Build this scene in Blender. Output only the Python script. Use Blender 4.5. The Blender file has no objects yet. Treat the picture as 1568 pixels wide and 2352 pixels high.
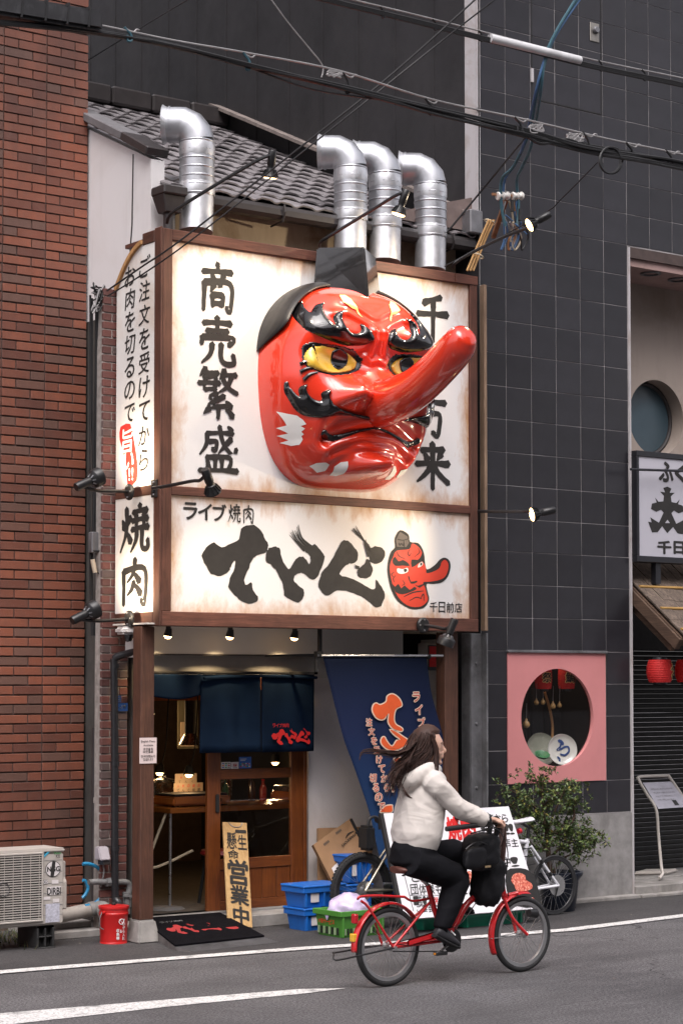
import bpy, bmesh, math, random
from math import sin, cos, pi, radians, sqrt, atan2, tan
from mathutils import Vector, Matrix, geometry
random.seed(7)
S = bpy.context.scene
COL = S.collection
V = Vector

# ------------------------------------------------------------------ camera
YAW, PITCH = radians(36.5), radians(2.8)
CAMZ = 1.9
cam_d = bpy.data.cameras.new('camera'); cam = bpy.data.objects.new('camera', cam_d); COL.objects.link(cam)
cam_d.sensor_fit = 'VERTICAL'; cam_d.sensor_height = 36.0; cam_d.sensor_width = 24.0
cam_d.lens = 36.0 * 4650 / 2352
cam_d.shift_y = (1338 - 1176) / 2352
cam_d.clip_end = 400
FW = V((sin(YAW)*cos(PITCH), cos(YAW)*cos(PITCH), sin(PITCH)))
RT = V((cos(YAW), -sin(YAW), 0)); UP = RT.cross(FW)
cam.matrix_world = Matrix(((RT.x, UP.x, -FW.x, 0), (RT.y, UP.y, -FW.y, 0), (RT.z, UP.z, -FW.z, CAMZ), (0, 0, 0, 1)))
S.camera = cam
# ------------------------------------------------------------------ world, sun, exposure
W = bpy.data.worlds.new('World'); S.world = W; W.use_nodes = True
nt = W.node_tree; bg = nt.nodes['Background']
sky = nt.nodes.new('ShaderNodeTexSky'); sky.sky_type = 'NISHITA'; sky.sun_disc = False
SUN_EL, SUN_ROT = radians(58), radians(215)
sky.sun_elevation = SUN_EL; sky.sun_rotation = SUN_ROT; sky.dust_density = 4; sky.ozone_density = 0.6
hs = nt.nodes.new('ShaderNodeHueSaturation'); hs.inputs['Saturation'].default_value = 0.22
wb = nt.nodes.new('ShaderNodeMix'); wb.data_type = 'RGBA'; wb.blend_type = 'MULTIPLY'; wb.inputs[0].default_value = 1; wb.inputs[7].default_value = (1, .955, .985, 1)
nt.links.new(sky.outputs[0], hs.inputs['Color']); nt.links.new(hs.outputs[0], wb.inputs[6]); nt.links.new(wb.outputs[2], bg.inputs[0])
bg.inputs[1].default_value = 0.15
sd = bpy.data.lights.new('sun', 'SUN'); sd.energy = 1.2; sd.angle = radians(40); sd.color = (1, .97, .94)
sun = bpy.data.objects.new('sun', sd); COL.objects.link(sun)
sdir = V((sin(SUN_ROT)*cos(SUN_EL), cos(SUN_ROT)*cos(SUN_EL), sin(SUN_EL)))
sun.rotation_euler = sdir.to_track_quat('Z', 'Y').to_euler()
vs = S.view_settings; S.display_settings.display_device = 'sRGB'
vs.view_transform = 'Standard'; vs.look = 'None'; vs.gamma = 1; vs.use_curve_mapping = False; vs.exposure = 0.85
S.cycles.max_bounces = 6; S.cycles.diffuse_bounces = 3; S.cycles.glossy_bounces = 3; S.cycles.transmission_bounces = 4; S.cycles.transparent_max_bounces = 8
S.cycles.use_denoising = True; S.cycles.sample_clamp_indirect = 6

# ------------------------------------------------------------------ measuring: a picture point on a real plane
C0 = V((0, 0, CAMZ))
def ray(x, y): return FW + RT*((x-784)/4650) - UP*((y-1338)/4650)
def at(x, y, Y): r = ray(x, y); return C0 + r*(Y/r.y)
def atx(x, y, X): r = ray(x, y); return C0 + r*(X/r.x)
def atz(x, y, z=0.0): r = ray(x, y); return C0 + r*((z-CAMZ)/r.z)

# ------------------------------------------------------------------ materials
MATS = {}
def srgb(h):
    h = h.lstrip('#'); c = [int(h[i:i+2], 16)/255 for i in (0, 2, 4)]
    return tuple(x/12.92 if x <= .04045 else ((x+.055)/1.055)**2.4 for x in c)
class NT:
    """A small wrapper for building node trees."""
    def __init__(s, name):
        s.m = bpy.data.materials.new(name); s.m.use_nodes = True; s.t = s.m.node_tree
        s.b = s.t.nodes['Principled BSDF']; s.co = None
    def n(s, kind, **kw):
        nd = s.t.nodes.new('ShaderNode'+kind)
        for k, v in kw.items():
            if k in nd.inputs: s.put(nd.inputs[k], v)
            else: setattr(nd, k, v)
        return nd
    def put(s, sock, v):
        if isinstance(v, bpy.types.NodeSocket): s.t.links.new(v, sock)
        elif isinstance(v, bpy.types.Node): s.t.links.new(v.outputs[0], sock)
        elif isinstance(v, (tuple, list)) and len(v) == 3 and sock.type == 'RGBA': sock.default_value = (*v, 1)
        else: sock.default_value = v
    def coord(s, scale=(1, 1, 1), kind='Object', rot=(0, 0, 0), loc=(0, 0, 0)):
        tc = s.n('TexCoord'); mp = s.n('Mapping'); s.put(mp.inputs[0], tc.outputs[kind])
        mp.inputs['Scale'].default_value = scale; mp.inputs['Rotation'].default_value = rot; mp.inputs['Location'].default_value = loc
        return mp.outputs[0]
    def pos(s, scale=(1, 1, 1)):
        mp = s.n('Mapping'); s.put(mp.inputs[0], s.n('NewGeometry').outputs['Position']); mp.inputs['Scale'].default_value = scale; return mp.outputs[0]
    def noise(s, scale, co=None, detail=4, rough=.6, dist=0):
        nd = s.n('TexNoise'); nd.inputs['Scale'].default_value = scale; nd.inputs['Detail'].default_value = detail
        nd.inputs['Roughness'].default_value = rough; nd.inputs['Distortion'].default_value = dist
        s.put(nd.inputs['Vector'], co if co is not None else s.coord()); return nd.outputs[0]
    def ramp(s, fac, stops):
        r = s.n('ValToRGB'); s.put(r.inputs[0], fac); e = r.color_ramp.elements
        while len(e) < len(stops): e.new(.5)
        for i, (p, c) in enumerate(stops):
            e[i].position = p; e[i].color = (*c, 1) if isinstance(c, tuple) else (c, c, c, 1)
        return r.outputs[0]
    def mix(s, fac, a, b, mode='MIX'):
        m = s.n('Mix', data_type='RGBA', blend_type=mode)
        s.put(m.inputs[0], fac); s.put(m.inputs[6], a); s.put(m.inputs[7], b); return m.outputs[2]
    def math(s, op, a, b=0.0, clamp=False):
        m = s.n('Math', operation=op, use_clamp=clamp); s.put(m.inputs[0], a); s.put(m.inputs[1], b); return m.outputs[0]
    def bump(s, h, strength=.3, dist=.01):
        b = s.n('Bump'); b.inputs['Strength'].default_value = strength; b.inputs['Distance'].default_value = dist
        s.put(b.inputs['Height'], h); s.put(s.b.inputs['Normal'], b.outputs[0])
    def set(s, **kw):
        for k, v in kw.items(): s.put(s.b.inputs[k.replace('_', ' ')], v)
        return s.m
def mat(name, col, rough=.6, metal=0.0, var=.12, scale=8.0, bump=0.0, bscale=60.0, dirt=None, dirtcol=(.03, .025, .02), coat=0.0, sheen=0.0, spec=None, rand=0.0):
    """Plain painted or plastic surface: base colour, soft mottling, optional fine relief and dirt."""
    if name in MATS: return MATS[name]
    if isinstance(col, str): col = srgb(col)
    k = NT(name); n = k.noise(scale, detail=5)
    c = k.mix(k.ramp(n, [(.3, 0.0), (.7, 1.0)]), tuple(x*(1-var) for x in col), tuple(min(1, x*(1+var)) for x in col))
    if rand:
        oi = k.n('ObjectInfo'); hv = k.n('HueSaturation'); k.put(hv.inputs['Color'], c)
        k.put(hv.inputs['Value'], k.math('ADD', k.math('MULTIPLY', oi.outputs['Random'], 2*rand), 1-rand)); c = hv.outputs[0]
    if dirt:
        d = k.noise(dirt, k.pos((1, 1, .55)), detail=8, rough=.7, dist=.4)
        c = k.mix(k.ramp(d, [(.5, 0.0), (.75, .75)]), c, dirtcol)
    k.set(Base_Color=c, Roughness=k.ramp(k.noise(scale*3, detail=3), [(.2, max(0, rough-.08)), (.8, min(1, rough+.08))]), Metallic=metal)
    if coat: k.set(Coat_Weight=coat, Coat_Roughness=.05)
    if sheen: k.set(Sheen_Weight=sheen)
    if spec is not None: k.set(Specular_IOR_Level=spec)
    if bump: k.bump(k.noise(bscale, detail=3), bump, .004)
    MATS[name] = k.m; return k.m
def emit(name, col, strength):
    if name in MATS: return MATS[name]
    k = NT(name); k.set(Base_Color=col, Emission_Color=col, Emission_Strength=strength); MATS[name] = k.m; return k.m
def wood(name, dark, light, scale=1.0, axis='z', rough=.6, bump=.25, coat=0.0):
    """Boards and beams: long grain along one axis, knots and darker patches."""
    if name in MATS: return MATS[name]
    if isinstance(dark, str): dark = srgb(dark)
    if isinstance(light, str): light = srgb(light)
    k = NT(name); sc = {'x': (.06, 1, 1), 'y': (1, .06, 1), 'z': (1, 1, .06)}[axis]
    oi = k.n('ObjectInfo'); co = k.coord(tuple(x*scale for x in sc))
    ad = k.n('VectorMath', operation='ADD'); k.put(ad.inputs[0], co)
    cb = k.n('CombineXYZ'); r10 = k.math('MULTIPLY', oi.outputs['Random'], 9.0)
    for i in range(3): k.put(cb.inputs[i], r10)
    k.put(ad.inputs[1], cb.outputs[0]); co = ad.outputs[0]
    g = k.noise(38, co, detail=6, rough=.65, dist=1.2); p = k.noise(2.2*scale, k.coord(), detail=3)
    c = k.mix(k.ramp(g, [(.3, 0.0), (.7, 1.0)]), dark, light)
    c = k.mix(k.ramp(p, [(.35, .45), (.65, 0.0)]), c, tuple(x*.55 for x in dark))
    k.set(Base_Color=c, Roughness=rough); k.bump(g, bump, .003)
    if coat: k.set(Coat_Weight=coat, Coat_Roughness=.25)
    MATS[name] = k.m; return k.m

# ------------------------------------------------------------------ things, parts, tags
ORG = {}
def thing(name, label, cat, loc=(0, 0, 0), rz=0.0, group=None, local=False):
    o = bpy.data.objects.new(name, None); COL.objects.link(o); o.empty_display_size = .1
    o.location = loc; o.rotation_euler = (0, 0, rz); o['label'] = label; o['category'] = cat
    if group: o['group'] = group
    ORG[o.name] = V((0, 0, 0)) if local else V(loc)
    return o
def tag(o, label, cat, group=None):
    o['label'] = label; o['category'] = cat
    if group: o['group'] = group
    return o
def org(o):
    return ORG.get(o.name, V((0, 0, 0))) if o else V((0, 0, 0))
def link(name, me, parent=None, loc=(0, 0, 0), rot=(0, 0, 0)):
    """Another object on a shared mesh; loc is in the coordinates the parent was built in."""
    o = bpy.data.objects.new(name, me); COL.objects.link(o)
    o.parent = parent; o.location = V(loc) - org(parent); o.rotation_euler = rot; ORG[o.name] = V(loc)
    return o
def copy_tree(o, parent=None, loc=None, rz=None, label=None):
    c = o.copy(); COL.objects.link(c)
    if parent is not None: c.parent = parent
    if loc is not None: c.location = loc
    if rz is not None: c.rotation_euler = (0, 0, rz)
    if label: c['label'] = label
    for ch in list(o.children): copy_tree(ch, c)
    return c

def catmull(P, n=6, closed=False):
    P = [V(p) for p in P]; out = []; N = len(P)
    if N < 3 and not closed: return P
    for i in range(N if closed else N-1):
        if closed: a, b, c, d = P[i-1], P[i], P[(i+1) % N], P[(i+2) % N]
        else: a, b, c, d = P[max(i-1, 0)], P[i], P[i+1], P[min(i+2, N-1)]
        for k in range(n):
            t = k/n
            out.append(.5*((2*b)+(c-a)*t+(2*a-5*b+4*c-d)*t*t+(3*b-a-3*c+d)*t**3))
    if not closed: out.append(P[-1])
    return out
class MB:
    def __init__(s): s.v = []; s.f = []
    def add(s, vs, fs):
        o = len(s.v); s.v += [V(p) for p in vs]; s.f += [tuple(i+o for i in f) for f in fs]; return s
    def box(s, x0, x1, y0, y1, z0, z1):
        return s.add([(x, y, z) for z in (z0, z1) for y in (y0, y1) for x in (x0, x1)],
                     [(0, 2, 3, 1), (4, 5, 7, 6), (0, 1, 5, 4), (1, 3, 7, 5), (3, 2, 6, 7), (2, 0, 4, 6)])
    def obox(s, c, u, v, w):
        """Box about c with half-axis vectors u, v, w."""
        c, u, v, w = V(c), V(u), V(v), V(w)
        return s.add([c+u*a+v*b+w*d for d in (-1, 1) for b in (-1, 1) for a in (-1, 1)],
                     [(0, 2, 3, 1), (4, 5, 7, 6), (0, 1, 5, 4), (1, 3, 7, 5), (3, 2, 6, 7), (2, 0, 4, 6)])
    def bar(s, a, b, w, h=None, upv=(0, 0, 1)):
        """Square bar from a to b."""
        a, b = V(a), V(b); d = (b-a); L = d.length; d.normalize(); u = d.cross(V(upv))
        if u.length < 1e-4: u = d.cross(V((1, 0, 0)))
        u.normalize(); w2 = u.cross(d)
        return s.obox((a+b)/2, d*L/2, u*w/2, w2*(h or w)/2)
    def tube(s, pts, r, n=8, smooth=0, closed=False, flat=None, caps=True):
        """Round tube along points; r a number or one per point; flat = (axis, factor) squashes the section along an axis."""
        if smooth:
            if not isinstance(r, (int, float)):
                rr = catmull([V((x, 0, 0)) for x in r], smooth, closed); r = [max(1e-4, q.x) for q in rr]
            pts = catmull(pts, smooth, closed)
        P = [V(p) for p in pts]; N = len(P); R = [r]*N if isinstance(r, (int, float)) else list(r)
        T = []
        for i in range(N):
            t = (P[(i+1) % N]-P[i-1]) if closed else (P[min(i+1, N-1)]-P[max(i-1, 0)])
            T.append(t.normalized() if t.length > 1e-9 else V((0, 0, 1)))
        u = T[0].orthogonal().normalized(); o = len(s.v)
        for i in range(N):
            u = (u - T[i]*u.dot(T[i])); u = u.normalized() if u.length > 1e-6 else T[i].orthogonal().normalized()
            w = T[i].cross(u)
            for k in range(n):
                q = (u*cos(2*pi*k/n)+w*sin(2*pi*k/n))*R[i]
                if flat: ax = V(flat[0]); q = q - ax*q.dot(ax)*(1-flat[1])
                s.v.append(P[i]+q)
        for i in range(N if closed else N-1):
            j = (i+1) % N
            for k in range(n):
                s.f.append((o+i*n+k, o+i*n+(k+1) % n, o+j*n+(k+1) % n, o+j*n+k))
        if caps and not closed:
            s.f.append(tuple(o+k for k in reversed(range(n)))); s.f.append(tuple(o+(N-1)*n+k for k in range(n)))
        return s
    def lathe(s, prof, c, ax=(0, 0, 1), n=24, caps=False):
        """Profile [(radius, height)] turned about an axis through c."""
        ax = V(ax).normalized(); u = ax.orthogonal().normalized(); w = ax.cross(u); c = V(c); o = len(s.v); N = len(prof)
        for r, h in prof:
            for k in range(n): s.v.append(c+ax*h+(u*cos(2*pi*k/n)+w*sin(2*pi*k/n))*r)
        for i in range(N-1):
            for k in range(n): s.f.append((o+i*n+k, o+i*n+(k+1) % n, o+(i+1)*n+(k+1) % n, o+(i+1)*n+k))
        if caps:
            s.f.append(tuple(o+k for k in reversed(range(n)))); s.f.append(tuple(o+(N-1)*n+k for k in range(n)))
        return s
    def torus(s, c, ax, R, r, n=36, m=8):
        ax = V(ax).normalized(); u = ax.orthogonal().normalized(); w = ax.cross(u)
        return s.tube([V(c)+(u*cos(2*pi*i/n)+w*sin(2*pi*i/n))*R for i in range(n)], r, m, closed=True)
    def prism(s, poly, o, u, v, w):
        """Polygon in (u, v) through o, extruded by the vector w."""
        o, u, v, w = V(o), V(u), V(v), V(w); n = len(poly); b = len(s.v)
        s.v += [o+u*p[0]+v*p[1] for p in poly] + [o+u*p[0]+v*p[1]+w for p in poly]
        s.f += [tuple(b+i for i in range(n)), tuple(b+n+i for i in reversed(range(n)))]
        s.f += [(b+(i+1) % n, b+i, b+n+i, b+n+(i+1) % n) for i in range(n)]
        return s
    def poly(s, poly, o, u, v):
        """Flat polygon, triangulated."""
        o, u, v = V(o), V(u), V(v); b = len(s.v); s.v += [o+u*p[0]+v*p[1] for p in poly]
        for t in geometry.tessellate_polygon([[V((p[0], p[1], 0)) for p in poly]]): s.f.append(tuple(b+i for i in t))
        return s
    def grid(s, fn, nu, nv, wrap=False):
        b = len(s.v)
        for j in range(nv+1):
            for i in range(nu if wrap else nu+1): s.v.append(V(fn(i/nu, j/nv)))
        m = nu if wrap else nu+1
        for j in range(nv):
            for i in range(nu): s.f.append((b+j*m+i, b+j*m+(i+1) % m, b+(j+1)*m+(i+1) % m, b+(j+1)*m+i))
        return s
    def quad(s, a, b, c, d): return s.add([a, b, c, d], [(0, 1, 2, 3)])
    def xf(s, M, start=0):
        for i in range(start, len(s.v)): s.v[i] = M @ s.v[i]
        return s
    def mesh(s, name, m, off=(0, 0, 0), smooth=False, bevel=0.0, seg=1, fix=True, angle=40):
        off = V(off); me = bpy.data.meshes.new(name)
        me.from_pydata([p-off for p in s.v], [], s.f); me.materials.append(m)
        if bevel or fix:
            bm = bmesh.new(); bm.from_mesh(me)
            if fix: bmesh.ops.recalc_face_normals(bm, faces=bm.faces)
            if bevel:
                ed = [e for e in bm.edges if len(e.link_faces) == 2 and e.calc_face_angle(0) > .6]
                bmesh.ops.bevel(bm, geom=ed, offset=bevel, segments=seg, affect='EDGES', clamp_overlap=True)
            bm.to_mesh(me); bm.free()
        if smooth:
            me.shade_smooth()
            try: me.set_sharp_from_angle(angle=radians(angle))
            except Exception: pass
        return me
    def build(s, name, m, parent=None, smooth=False, bevel=0.0, seg=1, fix=True, angle=40, pivot=None):
        off = V(pivot) if pivot is not None else org(parent)
        me = s.mesh(name, m, off, smooth, bevel, seg, fix, angle)
        o = bpy.data.objects.new(name, me); COL.objects.link(o); ORG[o.name] = off
        if parent: o.parent = parent; o.location = off-org(parent)
        else: o.location = off
        return o
def structure(o): o['kind'] = 'structure'; return o

# ------------------------------------------------------------------ lettering
GLY = {}
def glyph(ch, fat=0.0):
    """Outline of one printed character as (verts, faces) in a unit cell, origin at the cell's lower left."""
    key = (ch, fat)
    if key in GLY: return GLY[key]
    cu = bpy.data.curves.new('lettering', 'FONT'); cu.body = ch; cu.size = 1; cu.offset = fat; cu.resolution_u = 3
    o = bpy.data.objects.new('lettering', cu); COL.objects.link(o)
    bpy.context.view_layer.update()
    dg = bpy.context.evaluated_depsgraph_get(); me = bpy.data.meshes.new_from_object(o.evaluated_get(dg))
    r = ([(v.co.x, v.co.y) for v in me.vertices], [tuple(p.vertices) for p in me.polygons])
    bpy.data.objects.remove(o); bpy.data.curves.remove(cu); bpy.data.meshes.remove(me)
    GLY[key] = r; return r
def put_glyph(mb, ch, box, place, fat=0.0, slant=0.0, dz=0.0, keep=True, rough=0.0):
    """Fit a character into box=(x0, y0, x1, y1) (y up) of a flat frame; place maps (x, y, dz) to 3D. Bold = shifted copies, each a hair higher."""
    vs, fs = glyph(ch, 0.0)
    if not vs: return
    xs = [p[0] for p in vs]; ys = [p[1] for p in vs]; a, b, c, d = min(xs), min(ys), max(xs), max(ys)
    w, h = max(c-a, 1e-3), max(d-b, 1e-3); bw, bh = box[2]-box[0], box[3]-box[1]; sx, sy = bw/w, bh/h
    if keep: sx = sy = min(sx, sy)
    cx, cy = (box[0]+box[2])/2, (box[1]+box[3])/2
    k = fat*1.1; offs = [(0, 0)] if fat < .004 else [(k, 0), (-k, 0), (0, k*.8), (0, -k*.8)] if fat < .04 else [(k*cos(t*pi/4), k*sin(t*pi/4)) for t in range(8)]
    for i, (ox, oy) in enumerate(offs):
        pts = []
        for p in vs:
            X = (p[0]-(a+c)/2+ox)*sx; Y = (p[1]-(b+d)/2+oy)*sy
            pts.append(place(cx+X+Y*slant, cy+Y+X*abs(slant)*.4, dz+i*.00012))
        mb.add(pts, fs)
def text_row(mb, txt, x0, x1, yc, h, place, fat=0.0, slant=0.0, dz=0.0):
    n = len(txt); w = (x1-x0)/n
    for i, ch in enumerate(txt):
        if ch == ' ': continue
        small = .62 if ch in 'っゃゅょッ' else (.32 if ch in '・、。' else 1)
        put_glyph(mb, ch, (x0+w*i+w*.05, yc-h*.5*small, x0+w*(i+1)-w*.05, yc+h*.5*small), place, fat, slant, dz)
def text_col(mb, txt, xc, w, y0, y1, place, fat=0.0, slant=0.0, dz=0.0):
    n = len(txt); h = (y0-y1)/n
    for i, ch in enumerate(txt):
        if ch == ' ': continue
        small = .62 if ch in 'っゃゅょッ' else 1
        put_glyph(mb, ch, (xc-w/2*small, y0-h*(i+1)+h*.06, xc+w/2*small, y0-h*i-h*.06), place, fat, slant, dz)
def latin(mb, txt, x0, yb, h, place, fat=0.0, dz=0.0, width=None):
    """A line of roman letters set as one piece."""
    vs, fs = glyph(txt, 0.0); xs = [p[0] for p in vs]; w = max(xs)-min(xs); s = h/.72; sx = s if width is None else width/w
    for i, (ox, oy) in enumerate([(0, 0)] if fat < .004 else [(fat, 0), (-fat, 0), (0, fat), (0, -fat)]):
        mb.add([place(x0+(p[0]-min(xs)+ox)*sx, yb+(p[1]+oy)*s, dz+i*.00012) for p in vs], fs)
def brush_poly(pts, ws, n=7, seed=0, rag=.05):
    """Outline of a brush stroke through 2D points with a width per point."""
    rnd = random.Random(seed)
    P = catmull([V((p[0], p[1], 0)) for p in pts], n) if len(pts) > 2 else [V((pts[0][0], pts[0][1], 0)).lerp(V((pts[1][0], pts[1][1], 0)), i/8) for i in range(9)]
    Wd = catmull([V((w, 0, 0)) for w in ws], n) if len(ws) > 2 else [V((ws[0]+(ws[1]-ws[0])*i/8, 0, 0)) for i in range(9)]
    N = len(P); L, R = [], []
    for i in range(N):
        t = (P[min(i+1, N-1)]-P[max(i-1, 0)]).normalized(); nn = V((-t.y, t.x, 0))
        j = int(i*(len(Wd)-1)/(N-1)+.5); w = max(.004, Wd[j].x)
        L.append(P[i]+nn*w/2*(1+rnd.uniform(-rag, rag))); R.append(P[i]-nn*w/2*(1+rnd.uniform(-rag, rag)))
    t0 = (P[1]-P[0]).normalized(); t1 = (P[-1]-P[-2]).normalized()
    head = [P[0]-t0*ws[0]*.38]; tail = [P[-1]+t1*ws[-1]*.38]
    return [(p.x, p.y) for p in head+L+tail+R[::-1]]
KANJI = {
'商': [[(50,3),(52,14)],[(12,21),(88,17)],[(34,25),(40,35)],[(67,23),(58,35)],[(16,42),(14,97)],[(16,42),(84,40),(84,93),(74,88)],[(42,44),(32,60)],[(58,44),(59,53),(73,55)],[(36,66),(38,88)],[(36,66),(64,65),(62,86)],[(37,83),(62,82)]],
'売': [[(16,14),(84,11)],[(50,1),(50,30)],[(24,30),(76,28)],[(14,43),(11,57)],[(14,43),(89,40),(79,55)],[(38,55),(33,76),(12,95)],[(60,54),(60,82),(72,93),(92,90),(89,74)]],
'繁': [[(24,1),(11,17)],[(20,10),(52,8)],[(24,17),(19,43)],[(24,18),(46,16),(43,44)],[(8,31),(55,28)],[(22,43),(46,41)],[(67,1),(56,20)],[(62,12),(93,9)],[(83,12),(73,33),(54,46)],[(63,20),(78,37),(96,46)],[(50,49),(34,58),(54,63)],[(66,53),(30,76),(75,72)],[(70,64),(81,75)],[(52,74),(52,99)],[(32,80),(19,92)],[(70,80),(85,93)]],
'盛': [[(22,19),(85,15)],[(24,19),(21,42),(6,62)],[(28,35),(46,34),(43,52),(36,48)],[(53,3),(62,36),(86,60),(94,46)],[(81,27),(50,58)],[(73,3),(82,11)],[(22,67),(27,91)],[(22,67),(78,65),(74,91)],[(42,67),(42,91)],[(58,67),(58,91)],[(4,94),(96,91)]],
'千': [[(75,5),(24,20)],[(6,44),(94,40)],[(52,15),(50,99)]],
'客': [[(50,1),(50,12)],[(14,17),(9,31)],[(14,18),(89,16),(79,29)],[(42,24),(19,47)],[(40,32),(66,30),(10,67)],[(36,38),(60,54),(95,64)],[(32,69),(34,95)],[(32,69),(68,67),(66,93)],[(34,92),(66,91)]],
'万': [[(6,17),(94,13)],[(43,17),(38,56),(10,95)],[(42,45),(77,42),(72,90),(56,84)]],
'来': [[(20,17),(80,13)],[(27,24),(36,37)],[(73,22),(62,37)],[(6,47),(94,43)],[(50,1),(50,99)],[(47,49),(30,68),(8,85)],[(53,49),(70,68),(94,85)]],
'焼': [[(11,30),(18,47)],[(37,25),(29,43)],[(25,6),(25,52),(4,95)],[(26,56),(39,75)],[(70,1),(70,15)],[(47,16),(94,13)],[(58,22),(58,43)],[(83,21),(83,43)],[(45,33),(96,30)],[(43,51),(98,47)],[(60,53),(57,73),(40,96)],[(78,51),(77,84),(86,92),(97,89),(96,73)]],
'肉': [[(15,27),(15,97)],[(15,27),(85,24),(85,94),(73,88)],[(53,2),(48,30),(27,50)],[(48,31),(68,49)],[(50,50),(43,64),(28,77)],[(51,55),(72,75)]],
}
def kanji(mb, ch, box, place, w=9.5, seed=1, dz=0.0):
    """A brushed character: every stroke its own ribbon, heavier where the brush lands."""
    x0, y0, x1, y1 = box; sx = (x1-x0)/100; sy = (y1-y0)/100
    for i, st in enumerate(KANJI[ch]):
        a, b = st[0], st[-1]; dx, dy = b[0]-a[0], b[1]-a[1]
        if len(st) > 2: ws = [w*1.05] + [w*.85]*(len(st)-2) + [w*(.35 if dx < 0 else .9)]
        elif abs(dx) > 2.2*abs(dy): ws = [w*.95, w*.72, w*1.15]
        elif dx < -4: ws = [w*1.3, w*.9, w*.3]
        elif dx > 4: ws = [w*.55, w*.95, w*1.3]
        else: ws = [w*1.15, w*.85, w*.8]
        if len(st) == 2 and len(ws) == 3: st = [a, ((a[0]+b[0])/2+.6, (a[1]+b[1])/2-1.2), b]
        poly = brush_poly(st, ws, 6, seed*31+i, .09)
        mb.poly([(x0+p[0]*sx, y1-p[1]*sy, ) for p in poly], *_flat(place, dz+i*.00025))
def _flat(place, dz):
    o = place(0, 0, dz); return o, place(1, 0, dz)-o, place(0, 1, dz)-o
def shape(mb, pts, place, dz=0.0, smooth=4, rag=0.0, seed=3):
    """A filled outline (closed), smoothed through its points."""
    P = [V((p[0], p[1], 0)) for p in pts]
    if smooth: P = catmull(P, smooth, True)
    if rag:
        rnd = random.Random(seed); P = [p+V((rnd.uniform(-rag, rag), rnd.uniform(-rag, rag), 0)) for p in P]
    mb.poly([(p.x, p.y) for p in P], *_flat(place, dz))
# ================================================================== MATERIALS OF THE PLACE
def asphalt(name, base, light):
    """Worn asphalt: pale aggregate in dark binder, tyre-polished patches, hairline cracks, old stains."""
    k = NT(name); co = k.coord()
    s1 = k.noise(62, co, 4, .7); s2 = k.noise(190, co, 2, .5); big = k.noise(.7, co, 6, .65, .4); mid = k.noise(6, co, 6, .65)
    st = k.noise(1.0, k.coord((.25, 1.6, 1)), 6, .65, .3)
    sp = k.math('ADD', k.math('MULTIPLY', s1, .6), k.math('MULTIPLY', s2, .4))
    c = k.mix(k.ramp(sp, [(.43, 0.0), (.58, 1.0)]), base, light)
    c = k.mix(k.ramp(big, [(.35, .45), (.62, 0.0)]), c, tuple(x*.55 for x in base))
    c = k.mix(k.ramp(st, [(.48, 0.0), (.72, .5)]), c, tuple(x*.5 for x in base))
    c = k.mix(k.ramp(mid, [(.56, 0.0), (.8, .4)]), c, light)
    v = k.n('TexVoronoi', feature='DISTANCE_TO_EDGE'); v.inputs['Scale'].default_value = .55
    wv = k.n('VectorMath', operation='ADD'); k.put(wv.inputs[0], co); nn = k.n('TexNoise'); nn.inputs['Scale'].default_value = 3; nn.inputs['Detail'].default_value = 5; k.put(nn.inputs['Vector'], co)
    sc_ = k.n('VectorMath', operation='SCALE'); k.put(sc_.inputs[0], nn.outputs['Color']); sc_.inputs['Scale'].default_value = .5; k.put(wv.inputs[1], sc_.outputs[0]); k.put(v.inputs['Vector'], wv.outputs[0])
    cr = k.math('MULTIPLY', k.ramp(v.outputs['Distance'], [(.0, 1.0), (.008, 0.0)]), k.ramp(big, [(.5, 0.0), (.6, .8)]))
    c = k.mix(cr, c, (.015, .014, .014))
    k.set(Base_Color=c, Roughness=.82, Specular_IOR_Level=.35); k.bump(sp, .7, .008); return k.m
m_road = asphalt('asphalt', (.040, .038, .041), (.185, .178, .182))
m_strip = asphalt('side_asphalt', (.036, .034, .036), (.085, .08, .08))
def paint_mat(name):
    k = NT(name); w = k.noise(60, detail=6, rough=.7); w2 = k.noise(7, detail=5, rough=.7)
    f = k.math('MULTIPLY', k.ramp(w, [(.34, 0.0), (.50, 1.0)]), k.ramp(w2, [(.30, .1), (.48, 1.0)]))
    c = k.mix(f, (.1, .1, .1), (.62, .61, .6)); k.set(Base_Color=c, Roughness=.7); k.bump(w, .3, .003); return k.m
m_paint = paint_mat('road_paint')
def brick_mat(name, dark, light, alt, smear=.25):
    k = NT(name); oi = k.n('ObjectInfo'); r = oi.outputs['Random']; g = k.n('NewGeometry'); ri = g.outputs['Random Per Island']
    q = k.math('FRACT', k.math('ADD', r, k.math('MULTIPLY', ri, 7.31)))
    co = k.coord(kind='Object'); n = k.noise(14, co, 6, .7, .5); n2 = k.noise(90, co, 3)
    c = k.ramp(q, [(0, dark), (.35, tuple((a+b)/2 for a, b in zip(dark, light))), (.62, light), (.86, light), (.90, alt), (1, tuple(x*.8 for x in alt))])
    c = k.mix(k.ramp(n, [(.45, 0.0), (.8, .45)]), c, alt)
    c = k.mix(k.ramp(n2, [(.55, 0.0), (.8, smear)]), c, (.32, .2, .17))
    d = k.noise(.9, k.pos((1, 1, .45)), 8, .7, .3); c = k.mix(k.ramp(d, [(.46, 0.0), (.72, .6)]), c, (.045, .026, .022)); d2 = k.noise(2.3, k.pos((1, 1, .3)), 7, .7); c = k.mix(k.ramp(d2, [(.62, 0.0), (.8, .3)]), c, (.30, .22, .19))
    k.set(Base_Color=c, Roughness=k.ramp(n, [(.3, .45), (.7, .7)])); k.bump(n2, .35, .003); return k.m
m_brick = brick_mat('red_brick', (.13, .046, .031), (.255, .082, .046), (.155, .08, .06))
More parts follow.
